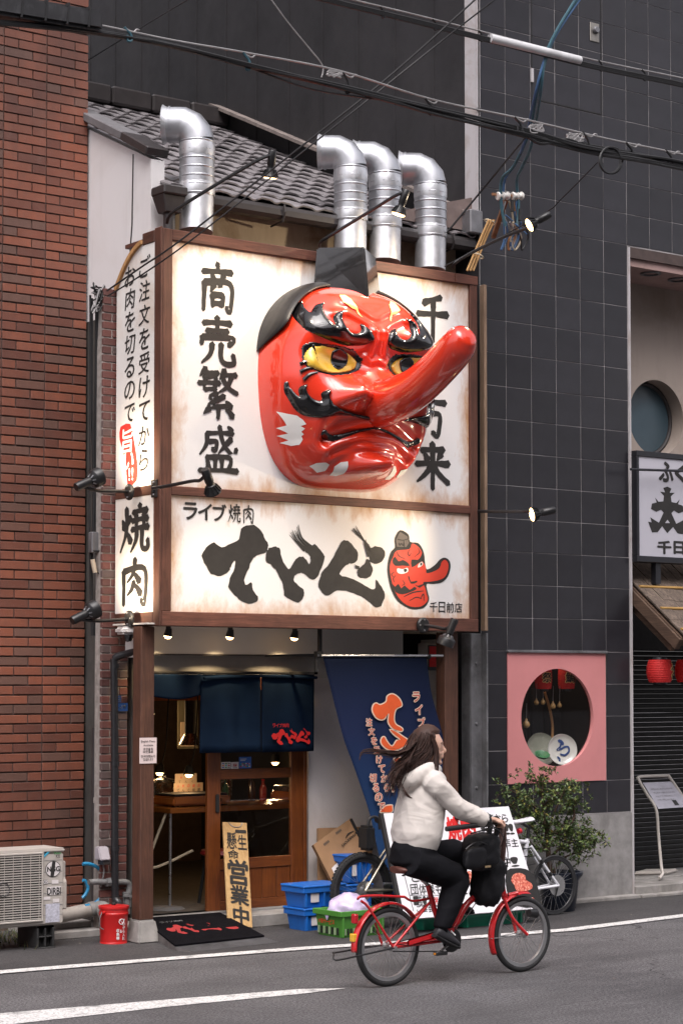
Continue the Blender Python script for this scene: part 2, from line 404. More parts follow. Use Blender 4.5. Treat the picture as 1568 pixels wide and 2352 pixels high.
m_brick2 = brick_mat('pier_brick', (.085, .03, .026), (.15, .05, .04), (.11, .075, .07), .15)
m_mortar = mat('dark_mortar', (.09, .06, .052), .9, var=.3, bump=.3)
m_mortar2 = mat('pale_mortar', (.28, .25, .23), .9, var=.3, scale=20)
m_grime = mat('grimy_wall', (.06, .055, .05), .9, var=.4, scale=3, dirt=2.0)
def plaster(name, col, stain=(.36, .23, .1), amt=.6, scale=1.6, dark=.5, vert=True):
    """Painted plaster with rain streaks and rusty blotches."""
    k = NT(name); co = k.coord((1, 1, .18)) if vert else k.coord()
    s = k.noise(scale*5, co, 7, .65, .4); b = k.noise(scale, k.coord(), 6, .65, .5); f = k.noise(180, detail=3)
    c = k.mix(k.ramp(s, [(.5, 0.0), (.8, dark)]), col, tuple(x*.55 for x in col))
    c = k.mix(k.ramp(b, [(.5, 0.0), (.72, amt)]), c, stain)
    k.set(Base_Color=c, Roughness=.85); k.bump(f, .25, .003); return k.m
m_side = plaster('white_side_plaster', (.66, .64, .64), (.45, .4, .36), .25, 1.1, .25)
m_upper = plaster('stained_plaster', (.40, .33, .25), (.16, .09, .04), .8, 2.2, .6)
m_white = mat('white_wall_paint', (.62, .57, .55), .8, var=.06, scale=2, bump=.3, bscale=120, dirt=1.2, dirtcol=(.4, .34, .3))
m_lintel = mat('lintel_paint', (.6, .57, .53), .8, var=.05, scale=2, bump=.25, bscale=120)
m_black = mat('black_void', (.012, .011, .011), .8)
m_conc = mat('concrete', (.27, .255, .24), .9, var=.25, scale=6, bump=.4, bscale=90, dirt=2.5, dirtcol=(.07, .06, .05))
m_conc2 = mat('plinth_concrete', (.24, .23, .225), .9, var=.22, scale=9, bump=.3, bscale=150, dirt=1.6, dirtcol=(.1, .09, .08))
m_steel = mat('grey_steel', (.2, .2, .21), .5, .6, var=.25, scale=7, dirt=5.0, dirtcol=(.06, .055, .05))
m_flash = plaster('pale_flashing', (.45, .43, .44), (.22, .14, .08), .6, 2.6, .4)
m_dark_side = mat('dark_cladding', (.017, .0155, .0175), .75, var=.3, scale=2.5, bump=.25, bscale=70, dirt=.9, dirtcol=(.034, .031, .032))
m_post = wood('brown_post', '#3f251a', '#64402f', 1.6, 'z', .65, .35)
m_beam = wood('brown_beam', '#49291d', '#75483a', 1.6, 'x', .65, .35)
m_beamz = wood('brown_beam_upright', '#432619', '#6b4234', 1.6, 'z', .65, .35)
m_beamy = wood('brown_beam_side', '#3f2318', '#5f392b', 1.6, 'y', .65, .35)
m_door = wood('door_wood', '#5b2c10', '#864a1e', 1.4, 'z', .45, .15, .2)
m_doorx = wood('door_rail_wood', '#5b2c10', '#864a1e', 1.4, 'x', .45, .15, .2)
m_palewood = wood('pale_wood', '#9c6f43', '#c99c66', 1.5, 'z', .7, .2)
m_roof = mat('roof_tile_clay', (.18, .165, .17), .55, var=.16, scale=7, bump=.25, bscale=70, rand=.16, dirt=4.0, dirtcol=(.05, .043, .042))
m_gut = mat('brown_gutter', (.035, .03, .03), .45, var=.2)
m_tile = mat('black_wall_tile', (.0195, .0185, .0225), .33, var=.22, scale=5, rand=.2, spec=.38, dirt=.8, dirtcol=(.026, .024, .026))
m_grout = mat('pale_grout', (.30, .285, .285), .9, var=.35, scale=3)
m_glass_dark = mat('dark_glass', (.012, .012, .013), .06, spec=.6)
def glass(name, alpha=.12, col=(.9, .9, .9), rough=.02):
    """A thin pane: mostly see-through with a real mirror-like sheen."""
    k = NT(name); t = k.n('BsdfTransparent'); g = k.n('BsdfGlossy'); g.inputs['Roughness'].default_value = rough; g.inputs['Color'].default_value = (*col, 1)
    fr = k.n('LayerWeight'); fr.inputs['Blend'].default_value = .5; mx = k.n('MixShader')
    k.put(mx.inputs[0], k.math('ADD', k.math('MULTIPLY', k.math('POWER', fr.outputs['Facing'], 4.0), .9), alpha, True)); k.put(mx.inputs[1], t.outputs[0]); k.put(mx.inputs[2], g.outputs[0])
    k.t.links.new(mx.outputs[0], k.t.nodes['Material Output'].inputs[0]); return k.m
m_pane = glass('window_pane', .035)

# ================================================================== GROUND
g = MB(); g.quad((-70, -70, 0), (90, -70, 0), (90, 90, 0), (-70, 90, 0)); structure(g.build('road', m_road))
# paved strip between the edge line and the buildings
E0, E1 = [], []
for x, y in [(-600, 2300), (0, 2235), (400, 2203), (700, 2180), (1000, 2161), (1300, 2138), (1568, 2105), (2100, 2035)]:
    p = atz(x, y); E0.append(p)
s = MB()
for a, b in zip(E0, E0[1:]): s.quad((a.x, a.y, .004), (b.x, b.y, .004), (b.x, 16, .004), (a.x, 16, .004))
structure(s.build('pavement', m_strip))
l = MB(); hw = .07
for a, b in zip(E0, E0[1:]): l.quad((a.x, a.y-hw, .008), (b.x, b.y-hw, .008), (b.x, b.y+hw, .008), (a.x, a.y+hw, .008))
l.v = [p for p in l.v]; structure(l.build('edge_line_marking', m_paint))
q = [atz(-260, 2353), atz(-260, 2392), atz(0, 2357), atz(400, 2312), atz(700, 2283), atz(795, 2271), atz(690, 2273), atz(400, 2296), atz(0, 2329)]
l = MB(); l.poly([(p.x, p.y) for p in q], (0, 0, .004), (1, 0, 0), (0, 1, 0)); structure(l.build('lane_line_marking', m_paint))
# kerb stones and low steps at the foot of the walls
k = MB(); k.box(10.95, 12.735, 12.80, 12.90, 0, .035); k.box(12.735, 16, 12.78, 12.90, 0, .03)
structure(k.build('kerb_strip', m_conc, bevel=.006))
k = MB(); k.box(7.6, 9.62, 13.05, 13.32, 0, .10); k.box(9.62, 10.95, 12.92, 13.34, 0, .07); k.box(7.2, 7.62, 13.28, 14.0, 0, .06); k.box(7.25, 7.6, 13.42, 14.0, .06, .11); k.box(7.3, 7.6, 13.6, 14.0, .11, .16)
structure(k.build('entrance_step', m_conc, bevel=.008))

# ================================================================== BRICK BUILDING
bb = thing('brick_building', 'red brick building beside the restaurant with the air conditioner at its foot', 'building', (6.4, 14.0, 0))
MB().box(3.0, 7.84, 14.012, 22, 0, 11).build('wall', m_mortar, bb)
BH, BC, BJ = .062, .074, .011
rows = int((9.2-.1)/BC); rest = MB(); shared = {}; nb = 0
rb = random.Random(5)
def brick_mesh(w, key):
    if key not in shared: shared[key] = MB().box(-w/2, w/2, -.0, .03, -BH/2, BH/2).mesh('brick', m_brick, bevel=.003)
    return shared[key]
for r in range(rows):
    z = .1+r*BC+BH/2; x = 7.85; i = r % 2
    while x > 3.2:
        w = (.238 if i % 2 else .113) if x < 7.849 or r % 2 else .113
        cx = x-w/2; dy = rb.uniform(-.003, .003)
        seen = 6.95 < cx and not (z < 1.05 and cx < 7.62)
        if seen and nb < 300:
            link('brick', brick_mesh(w, (w, rb.randint(0, 2))), bb, (cx, 14.0+dy, z)); nb += 1
        else: rest.box(cx-w/2, cx+w/2, 14.0+dy, 14.03, z-BH/2, z+BH/2)
        x -= w+BJ; i += 1
o = rest.build('brick', m_brick, bb); o['kind'] = 'stuff'

# ================================================================== RESTAURANT
rs = thing('restaurant_building', 'small tiled-roof restaurant behind the white sign with the red mask', 'building', (9.3, 13.2, 0))
# side wall with its front corner
MB().prism([(13.06, 4.75), (22, 4.75), (22, 9.98), (16.9, 7.62), (13.06, 5.86)], (7.87, 0, 0), (0, 1, 0), (0, 0, 1), (.12, 0, 0)).build('side_wall', m_side, rs)
MB().box(7.872, 7.99, 13.31, 22, 0, 4.75).build('side_wall', m_grime, rs)
# coping of the side wall: two lengths
for a, b in (((13.03, 5.86), (13.42, 6.06)), ((13.42, 6.06), (17.2, 7.86))):
    c = MB(); c.bar((7.91, a[0], a[1]+.05), (7.91, b[0], b[1]+.05), .2, .065); c.build('coping', m_gut if a[0] < 13.1 else mat('grey_coping', (.13, .125, .13), .6, var=.2), rs, bevel=.008)
MB().tube([(7.868, 13.32, 5.95), (7.866, 13.33, 5.4), (7.868, 13.36, 5.2)], .006, 5).build('crack_filler', m_gut, rs)
# front wall above the sign and the ledge under it
MB().box(7.99, 10.98, 13.2, 13.34, 5.2, 5.62).build('front_wall', m_upper, rs)
MB().box(8.3, 10.98, 13.12, 13.2, 5.27, 5.34).build('ledge', mat('ledge_paint', (.42, .36, .3), .8, var=.25, dirt=4.0), rs, bevel=.006)
MB().box(7.99, 10.98, 13.205, 13.34, 2.3, 5.2).build('front_wall', m_upper, rs)
MB().box(7.64, 10.7, 12.70, 13.2, 2.318, 2.33).build('soffit', m_lintel, rs)
MB().box(7.86, 10.40, 13.2, 13.34, 2.105, 2.318).build('lintel', m_lintel, rs)
MB().box(7.86, 10.40, 13.196, 13.2, 2.100, 2.112).build('lintel_edge', m_gut, rs)
MB().box(7.86, 10.98, 13.36, 13.48, 1.93, 2.105).build('wall', mat('transom_paint', (.5, .47, .43), .85, var=.08), rs)
MB().box(9.555, 10.46, 13.36, 13.48, .09, 1.93).build('wall', m_white, rs)
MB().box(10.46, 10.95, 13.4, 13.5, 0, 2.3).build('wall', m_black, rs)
# roof: boards, courses of wavy tiles, ridge cap
PT = .463; RZ = lambda Y: 5.64+(Y-12.95)*PT
MB().add([(7.99, 12.98, RZ(12.98)-.06), (11, 12.98, RZ(12.98)-.06), (11, 16.9, RZ(16.9)-.06), (7.99, 16.9, RZ(16.9)-.06),
          (7.99, 13.1, 5.58), (11, 13.1, 5.58), (11, 16.9, 5.58), (7.99, 16.9, 5.58)], [(0, 1, 2, 3), (0, 4, 5, 1), (1, 5, 6, 2), (2, 6, 7, 3), (3, 7, 4, 0)]).build('roof_boards', m_gut, rs)
TW, TL = .20, .27; sl = math.atan(PT)
tm = MB(); nseg = 10
def wave(t): return .011*sin(2*pi*t-.6)+.004*sin(4*pi*t)
for j, (yy, zz) in enumerate(((0, 0), (TL*1.12, 0))):
    for top in (1, 0):
        for i in range(nseg+1):
            t = i/nseg*1.06; tm.v.append(V((t*TW, yy, zz+wave(t)+(.013 if top else 0)+(.015 if yy == 0 else -.008))))
n1 = nseg+1
for i in range(nseg):
    a = i; tm.f += [(a, a+1, 2*n1+a+1, 2*n1+a), (n1+a+1, n1+a, 3*n1+a, 3*n1+a+1), (a+1, a, n1+a, n1+a+1)]
tm.f += [(0, 2*n1, 3*n1, n1), (nseg, n1+nseg, 3*n1+nseg, 2*n1+nseg)]
tile_me = tm.mesh('roof_tile', m_roof, smooth=True, angle=50)
rt_ = random.Random(3)
for r in range(16):
    d = r*TL; Y = 12.93+d*cos(sl); Z = RZ(12.93)+d*sin(sl)
    for c in range(16):
        X = 7.95+c*TW
        if X+TW > 11.03: continue
        link('roof_tile', tile_me, rs, (X+rt_.uniform(-.004, .004), Y+rt_.uniform(-.008, .008), Z+rt_.uniform(-.003, .004)), (sl+rt_.uniform(-.012, .012), rt_.uniform(-.012, .012), 0))
for i in range(4):
    x0 = 9.2+i*.45; MB().box(x0, x0+.44, 16.72, 17.0, 7.44, 7.62).build('ridge_tile', m_gut, rs, bevel=.02)
v = MB(); v.bar((10.93, 12.93, 5.84), (10.93, 16.9, 5.84+3.97*PT), .16, .03); v.build('verge_flashing', mat('verge_mortar', (.2, .165, .15), .85, var=.3, dirt=4.0), rs)
v = MB(); v.prism([(0, 0), (.9, 0), (.9, .30), (0, .04)], (10.1, 12.97, 5.70), (1, 0, 0), (0, 0, 1), (0, .04, 0)); v.build('verge_board', mat('verge_board_paint', (.16, .12, .11), .8, var=.25), rs)
MB().box(10.86, 11.0, 12.86, 13.02, 5.66, 5.86).build('verge_cap', m_steel, rs, bevel=.01)
# gutter, brackets, hopper and stub pipe
gu = MB()
sec = [(0, 0), (-.01, -.03), (-.01, -.075), (.02, -.1), (.09, -.1), (.11, -.06), (.11, -.05), (.10, -.05), (.085, -.09), (.025, -.09), (.0, -.07), (.003, -.03), (.01, 0)]
gu.prism([(a, b) for a, b in sec], (8.02, 12.93, 5.63), (0, 1, 0), (0, 0, 1), (3.0, 0, 0)); gut = gu.build('gutter', m_gut, rs)
for X in (9.0, 9.55, 10.15, 10.72):
    MB().add([], []).tube([(X, 12.915, 5.64), (X, 12.905, 5.58), (X, 12.935, 5.515), (X, 13.1, 5.5)], .009, 6).build('gutter_bracket', m_gut, gut)
h = thing('rain_hopper', 'black square rainwater hopper at the end of the roof gutter', 'drain hopper', at(385, 470, 12.9))
x0, zt = at(358, 432, 12.9).x, at(385, 430, 12.9).z
MB().box(x0+.015, x0+.225, 12.8, 13.0, zt-.07, zt).build('rim', m_gut, h, bevel=.01)
b = MB(); b.add([(x0+.02, 12.82, zt-.07), (x0+.22, 12.82, zt-.07), (x0+.22, 12.99, zt-.07), (x0+.02, 12.99, zt-.07), (x0+.055, 12.84, zt-.2), (x0+.185, 12.84, zt-.2), (x0+.185, 12.96, zt-.2), (x0+.055, 12.96, zt-.2)],
    [(0, 1, 5, 4), (1, 2, 6, 5), (2, 3, 7, 6), (3, 0, 4, 7), (0, 3, 2, 1), (4, 5, 6, 7)]); b.build('funnel', m_gut, h, bevel=.006)
MB().tube([(x0+.12, 12.9, zt-.2), (x0+.12, 12.9, zt-.45)], .045, 14).build('pipe', m_gut, h, smooth=True)
# brick pier left of the doorway
MB().box(7.606, 7.83, 13.308, 13.40, .06, 4.86).build('pier', m_mortar2, rs)
ps = {}
def pier_mesh(w):
    if w not in ps: ps[w] = MB().box(-w/2, w/2, 0, .03, -.0265, .0265).mesh('brick', m_brick2, bevel=.003)
    return ps[w]
r = 0; z = .1
while z < 4.84:
    for (a, b_) in (((0, .145), (.155, .225)) if r % 2 else ((0, .07), (.08, .225))):
        link('brick', pier_mesh(round(b_-a, 3)), rs, (7.605+(a+b_)/2, 13.3+rb.uniform(-.002, .002), z+.0265))
    z += .063; r += 1
# interior room
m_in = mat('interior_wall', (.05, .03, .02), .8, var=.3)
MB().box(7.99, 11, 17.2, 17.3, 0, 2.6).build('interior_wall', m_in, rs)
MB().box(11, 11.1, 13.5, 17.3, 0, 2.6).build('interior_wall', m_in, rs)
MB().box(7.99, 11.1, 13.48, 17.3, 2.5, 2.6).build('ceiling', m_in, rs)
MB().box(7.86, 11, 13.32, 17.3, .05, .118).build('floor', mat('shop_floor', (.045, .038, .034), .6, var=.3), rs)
bw_ = wood('orange_beam', '#7a3a10', '#b0601f', 1.2, 'x')
MB().box(7.99, 9.6, 14.55, 14.70, 1.74, 1.90).build('interior_beam', bw_, rs)
MB().box(8.62, 8.74, 14.9, 15.02, .118, 2.5).build('column', bw_, rs)
MB().box(8.05, 8.15, 14.9, 15.0, .118, 2.5).build('column', wood('dark_wood', '#2a140a', '#46230f', 1.2), rs)

# ================================================================== BLACK TILED BUILDING
tb = thing('black_tiled_building', 'tall black tiled building with the pink window panel beside the restaurant', 'building', (12, 12.9, 0))
FY = 12.9
w = MB(); w.box(10.99, 11.28, FY, 13.1, .75, 12); w.box(11.28, 12.43, FY, 13.1, 2.16, 12); w.box(11.28, 12.43, FY, 13.1, .75, 1.036)
w.box(12.43, 12.725, FY, 13.1, .75, 12); w.box(12.725, 18, FY, 13.1, 5.78, 12)
w.build('wall', m_grout, tb)
MB().box(10.99, 12.725, FY-.004, 13.1, 0, .748).build('plinth', m_conc2, tb)
MB().box(10.985, 10.99, FY+.003, 22, 0, 12).build('side_wall', m_dark_side, tb)
TS = .2865
tl = {}
for kk in range(0, 40):
    z = .758+.28*kk
    for i in range(0, 24):
        X = 10.994+TS*i
        if i >= 6 and z+.28 < 5.8: continue
        if 1 <= i <= 4 and 1 <= kk <= 4: continue
        if i >= 6 and z < 5.78: zz0 = 5.785
        else: zz0 = z
        key = (round(z+.28-zz0, 3),)
        if key not in tl: hh = (z+.28-zz0)/2; tl[key] = MB().box(-TS/2+.0028, TS/2-.0028, -.0035, .004, -hh+.0028, hh-.0028).mesh('wall_tile', m_tile, bevel=.0012)
        vis = z < 7.75 and X < 14.4
        if vis: link('wall_tile', tl[key], tb, (X+TS/2, FY+rb.uniform(-.0006, .0006), (z+.28+zz0)/2), (rb.gauss(0, .0045), 0, rb.gauss(0, .0045)))
        else:
            if 'rest' not in tl: tl['rest'] = MB()
            tl['rest'].box(X+.0028, X+TS-.0028, FY-.0035, FY+.004, zz0+.0028, z+.2772)
o = tl['rest'].build('wall_tile', m_tile, tb); o['kind'] = 'stuff'
# seams of the dark side wall
for i in range(16):
    y = 13.5+i*.55; MB().box(10.977, 10.985, y-.012, y+.012, 5, 12).build('cladding_seam', m_dark_side, tb)
# pale corner flashing and the steel channel beneath it
f = MB(); f.box(10.968, 10.983, 12.885, 13.06, 5.86, 12); f.box(10.96, 10.99, 12.885, 12.897, 5.84, 12); f.build('corner_flashing', m_flash, tb)
MB().box(10.95, 10.99, 12.87, 12.9, 6.72, 6.735).build('flashing_joint', m_gut, tb)
ch = MB(); ch.box(10.86, 10.985, 12.87, 12.885, 0, 2.3); ch.box(10.86, 10.875, 12.885, 13.0, 0, 2.3); ch.box(10.97, 10.985, 12.80, 12.87, 0, 2.3)
sc = ch.build('steel_channel', m_steel, tb, bevel=.003)
for z in (.55, 1.02, 1.55, 2.05): MB().lathe([(.0, .012), (.012, .01), (.016, 0)], (10.915, 12.87, z), (0, -1, 0), 10).build('rivet', m_steel, sc, smooth=True)
MB().box(10.953, 10.985, 12.80, 12.86, 2.32, 5.22).build('corner_batten', wood('grey_batten', '#7d6552', '#a58b74', 1.5, 'z', .8, .2), tb, bevel=.004)
# access panel with lock near the top
ap = MB(); a, b_ = at(1220, 0, FY), at(1380, 262, FY)
for (x0, x1, z0, z1) in ((a.x-.01, a.x, 6.8, 8.3), (b_.x-.01, b_.x, b_.z, 8.3), (a.x, b_.x, b_.z-.01, b_.z)): ap.box(x0, x1, FY-.006, FY-.0036, z0, z1)
pan = ap.build('access_panel_edge', m_black, tb)
p = at(1363, 75, FY); MB().box(p.x-.055, p.x+.055, FY-.012, FY-.0036, p.z-.085, p.z+.085).build('lock_plate', mat('lock_metal', (.3, .28, .25), .4, .8, dirt=8.0), tb, bevel=.004)
MB().lathe([(.0, .03), (.025, .03), (.033, .02), (.035, 0)], (p.x+.005, FY-.012, p.z+.02), (0, -1, 0), 16).build('lock', m_steel, tb, smooth=True)
p = at(1219, 158, FY); MB().box(p.x-.012, p.x+.012, FY-.02, FY-.0036, p.z-.12, p.z+.0).build('hinge', m_flash, tb)

# pink panel with the round show window
PX, PZ, PR = 11.84, 1.592, .418
pw = thing('show_window', 'pink square panel with a round show window in the black tiled wall', 'window', (PX, FY, PZ))
m_pink = mat('pink_paint', (.56, .215, .215), .6, var=.05, scale=3, bump=.15, bscale=150, dirt=.9, dirtcol=(.42, .17, .17))
pp = MB(); N = 64
def sq(a):
    c, s_ = cos(a), sin(a); k_ = 1/max(abs(c), abs(s_)); return c*k_*.566, s_*k_*.552
for i in range(N):
    a = 2*pi*i/N
    for y in (FY-.014, FY+.004): 
        pp.v.append(V((PX+PR*cos(a), y, PZ+PR*sin(a))))
    e = sq(a)
    for y in (FY-.014, FY+.004): pp.v.append(V((PX+e[0], y, PZ+e[1])))
for i in range(N):
    j = (i+1) % N; b0, b1 = 4*i, 4*j
    pp.f += [(b0, b1, b1+2, b0+2), (b0+1, b0, b0, b0+1)[:0] or (b0, b0+1, b1+1, b1), (b0+2, b1+2, b1+3, b0+3)]
pp.build('panel', m_pink, pw, smooth=True, angle=30)
MB().box(PX-.575, PX+.575, FY-.035, FY+.0, PZ+.553, PZ+.575).build('drip_ledge', m_steel, pw, bevel=.003)
rv = MB(); rv.lathe([(PR+.002, 0), (PR+.002, .02)], (PX, FY+.004, PZ), (0, 1, 0), 64); rv.build('reveal', m_pink, pw, smooth=True)
MB().lathe([(0, 0), (PR, 0)], (PX, FY+.012, PZ), (0, 1, 0), 48).build('pane', m_pane, pw)
dk = wood('showcase_wood', '#1b100a', '#2e1c12', 1.2)
sb = MB(); sb.box(PX-.62, PX+.62, FY+.62, FY+.64, PZ-.62, PZ+.62); sb.box(PX-.64, PX-.62, FY+.03, FY+.64, PZ-.62, PZ+.62); sb.box(PX+.62, PX+.64, FY+.03, FY+.64, PZ-.62, PZ+.62)
sb.box(PX-.64, PX+.64, FY+.05, FY+.64, PZ-.46, PZ-.44); sb.box(PX-.64, PX+.64, FY+.03, FY+.64, PZ+.6, PZ+.62)
sb.build('showcase', dk, pw)
for X in (PX+.2, PX+.42): MB().box(X-.004, X+.004, FY+.612, FY+.62, PZ-.44, PZ+.6).build('board_joint', m_black, pw)

# recess at the right: soffit, rear wall with a round window, shutter, floor
RX = 12.73; sY = atz(1445, 650, 5.62).y
MB().box(RX, 18, FY+.02, sY, 5.62, 5.78).build('soffit', mat('soffit_paint', (.36, .24, .22), .8, var=.1, dirt=1.5, dirtcol=(.2, .14, .12)), tb)
for x, y in ((1493, 627), (1556, 641)):
    p = atz(x, y, 5.62); dl = MB().lathe([(.07, 0), (.095, 0), (.095, -.012), (.068, -.014), (.066, .02), (.0, .04)], (p.x, p.y, 5.618), (0, 0, 1), 24).build('downlight', m_steel, tb, smooth=True)
MB().box(RX, 18, FY-.006, FY+.02, 5.69, 5.785).build('lintel_trim', mat('brown_trim', (.06, .04, .035), .6, var=.3), tb)
MB().box(RX-.006, RX+.012, FY-.012, FY+.03, 0, 5.78).build('edge_trim', m_flash, tb)
m_rear = plaster('rear_plaster', (.36, .30, .26), (.2, .15, .11), .5, 1.5, .4)
cw = at(1506, 960, sY); WR = .36
rw = MB(); N = 64
def sq2(a):
    c, s_ = cos(a), sin(a); return (c/max(abs(c), abs(s_))*(4.6 if c > 0 else 2.2), s_/max(abs(c), abs(s_))*1.3)
for i in range(N):
    a = 2*pi*i/N; e = sq2(a); rw.v += [V((cw.x+WR*cos(a), sY, cw.z+WR*sin(a))), V((cw.x+WR*cos(a), sY+.22, cw.z+WR*sin(a))), V((cw.x+e[0], sY, min(5.62, cw.z+e[1])))]
for i in range(N):
    j = (i+1) % N; rw.f += [(3*i, 3*j, 3*j+2, 3*i+2), (3*i, 3*i+1, 3*j+1, 3*j)]
rw.build('rear_wall', m_rear, tb, smooth=True, angle=30)
rwin = MB().lathe([(0, 0), (WR-.02, 0)], (cw.x, sY+.16, cw.z), (0, 1, 0), 48).build('round_window', mat('blue_grey_glass', (.045, .075, .095), .35, var=.1, scale=3), tb)
MB().torus((cw.x, sY+.155, cw.z), (0, 1, 0), WR-.02, .02, 48, 8).build('frame', m_gut, rwin, smooth=True)
MB().box(RX, 18, sY+.03, sY+.1, 2.2, 3.0).build('rear_wall', m_black, tb)
m_shut = mat('dark_shutter', (.007, .0066, .006), .75, .0, var=.3, scale=4)
for i in range(56):
    z = .12+i*.045; MB().prism([(0, 0), (-.012, .012), (-.012, .03), (0, .042), (.01, .042), (.01, 0)], (RX, 13.75, z), (0, 1, 0), (0, 0, 1), (4, 0, 0)).build('shutter_slat', m_shut, tb)
MB().box(RX, 18, 13.7, 13.95, 2.62, 2.72).build('shutter_lintel', mat('dark_trim', (.05, .045, .04), .7), tb)
f = MB(); f.box(RX+.01, 18, 12.86, 13.3, 0, .1); f.box(RX+.01, 18, 13.3, 13.95, 0, .11); f.build('step', m_conc, tb, bevel=.008)
# ================================================================== SHOP SIGN (a box of boards in a brown timber frame)
SX0, SX1, SZ0, SZ1, SY = 7.70, 10.735, 2.305, 5.235, 12.63
YP = 12.655
sg = thing('shop_sign', 'large white weathered restaurant sign box framed in brown timber with black brush lettering', 'shop sign', (9.2, SY, SZ0))
def panel_mat(name, w, h, base=(.76, .745, .735), amt=1.0, seed=0.0):
    """White board, rusted and browned towards its edges and in drips from the top."""
    k = NT(name); tc = k.n('TexCoord'); sp = k.n('SeparateXYZ'); k.put(sp.inputs[0], tc.outputs['Object'])
    ax = k.math('SUBTRACT', w/2, k.math('ABSOLUTE', sp.outputs[0])); az = k.math('SUBTRACT', h/2, k.math('ABSOLUTE', sp.outputs[2]))
    e = k.math('MINIMUM', ax, az)
    co = k.coord((1, 1, .45), loc=(seed, seed, seed)); n = k.noise(3.6, co, 8, .68, .6); n2 = k.noise(16, co, 6, .7, .3); n3 = k.noise(5.5, k.coord((1, 1, .5), loc=(seed+4, 0, 2)), 5, .6, .3)
    f = k.math('SUBTRACT', k.math('ADD', k.math('MULTIPLY', n, .55), k.math('MULTIPLY', n2, .22)), k.math('MULTIPLY', e, 1.15))
    stain = k.ramp(f, [(.25, 0.0), (.34, .4*amt), (.46, .9*amt)])
    blot = k.math('MULTIPLY', k.ramp(n3, [(.665, 0.0), (.74, .6*amt)]), k.ramp(n2, [(.35, .3), (.6, 1.0)]))
    c = k.mix(stain, base, k.mix(n2, (.60, .35, .14), (.36, .14, .045)))
    c = k.mix(blot, c, (.52, .36, .2))
    c = k.mix(k.ramp(k.noise(70, detail=3), [(.5, 0.0), (.8, .12)]), c, (.5, .48, .46))
    k.set(Base_Color=c, Roughness=.6); return k.m
def panel(name, x0, x1, z0, z1, seed, y=YP):
    pv = ((x0+x1)/2, y, (z0+z1)/2)
    return MB().box(x0, x1, y, y+.02, z0, z1).build('panel', panel_mat(name, x1-x0, z1-z0, seed=seed), sg, pivot=pv)
panel('sign_board_upper', 7.80, 10.657, 3.335, 5.155, 0.0)
panel('sign_board_lower', 7.80, 10.657, 2.412, 3.268, 5.0)
bv = dict(bevel=.005)
MB().box(7.80, 10.657, SY, SY+.09, 5.155, SZ1).build('beam', m_beam, sg, **bv)
MB().box(7.72, 10.735, SY-.003, SY+.09, SZ0, 2.412).build('beam', m_beam, sg, **bv)
MB().box(7.80, 10.657, SY+.002, SY+.09, 3.268, 3.335).build('beam', m_beam, sg, **bv)
MB().box(7.718, 7.80, SY-.001, SY+.09, 2.412, SZ1).build('upright', m_beamz, sg, **bv)
MB().box(10.657, 10.735, SY-.001, SY+.09, 2.412, SZ1-.002).build('upright', m_beamz, sg, **bv)
MB().box(10.50, 10.735, SY-.006, SY-.001, 5.160, SZ1-.004).build('patch_board', m_beam, sg)
# left return: frame, boards, arched top
MB().box(7.70, 7.718, SY, SY+.095, SZ0, SZ1+.01).build('corner_board', m_beamz, sg, **bv)
def side(y0, y1, z0, z1, nm, m): return MB().box(7.70, 7.715, y0, y1, z0, z1).build(nm, m, sg, **bv)
side(SY+.10, 13.28, SZ0, 2.41, 'beam', m_beamy); side(SY+.10, 13.28, 3.272, 3.345, 'beam', m_beamy); side(SY+.10, 12.90, 5.145, 5.235, 'beam', m_beamy)
def side_mat(name, w, h, seed):
    m = panel_mat(name, w, h, seed=seed); return m
arch = [(12.73, 3.345), (13.28, 3.345), (13.28, 4.86)]
A0, A1 = (13.28, 4.86), (12.90, 5.16)
arc = []
for i in range(9):
    t = i/8; y = A0[0]+(A1[0]-A0[0])*t; z = A0[1]+(A1[1]-A0[1])*t+.055*sin(pi*t); arc.append((y, z))
pm = MB(); pl = arch[:2]+arc+[(12.73, 5.145)]
m_sidep = plaster('side_board', (.72, .7, .67), (.5, .3, .14), .45, 1.7, .25)
pm.prism(pl, (7.706, 0, 0), (0, 1, 0), (0, 0, 1), (.02, 0, 0)); pm.build('panel', m_sidep, sg)
MB().box(7.706, 7.726, 12.73, 13.28, 2.41, 3.272).build('panel', m_sidep, sg)
tr = MB()
for a, b in zip(arc, arc[1:]):
    tr.bar((7.70, a[0], a[1]+.012), (7.70, b[0], b[1]+.012), .035, .03)
tr.build('arch_trim', m_palewood, sg)
MB().box(7.73, 10.73, 12.73, 13.2, SZ1-.06, SZ1-.03).build('top_board', m_beam, sg)
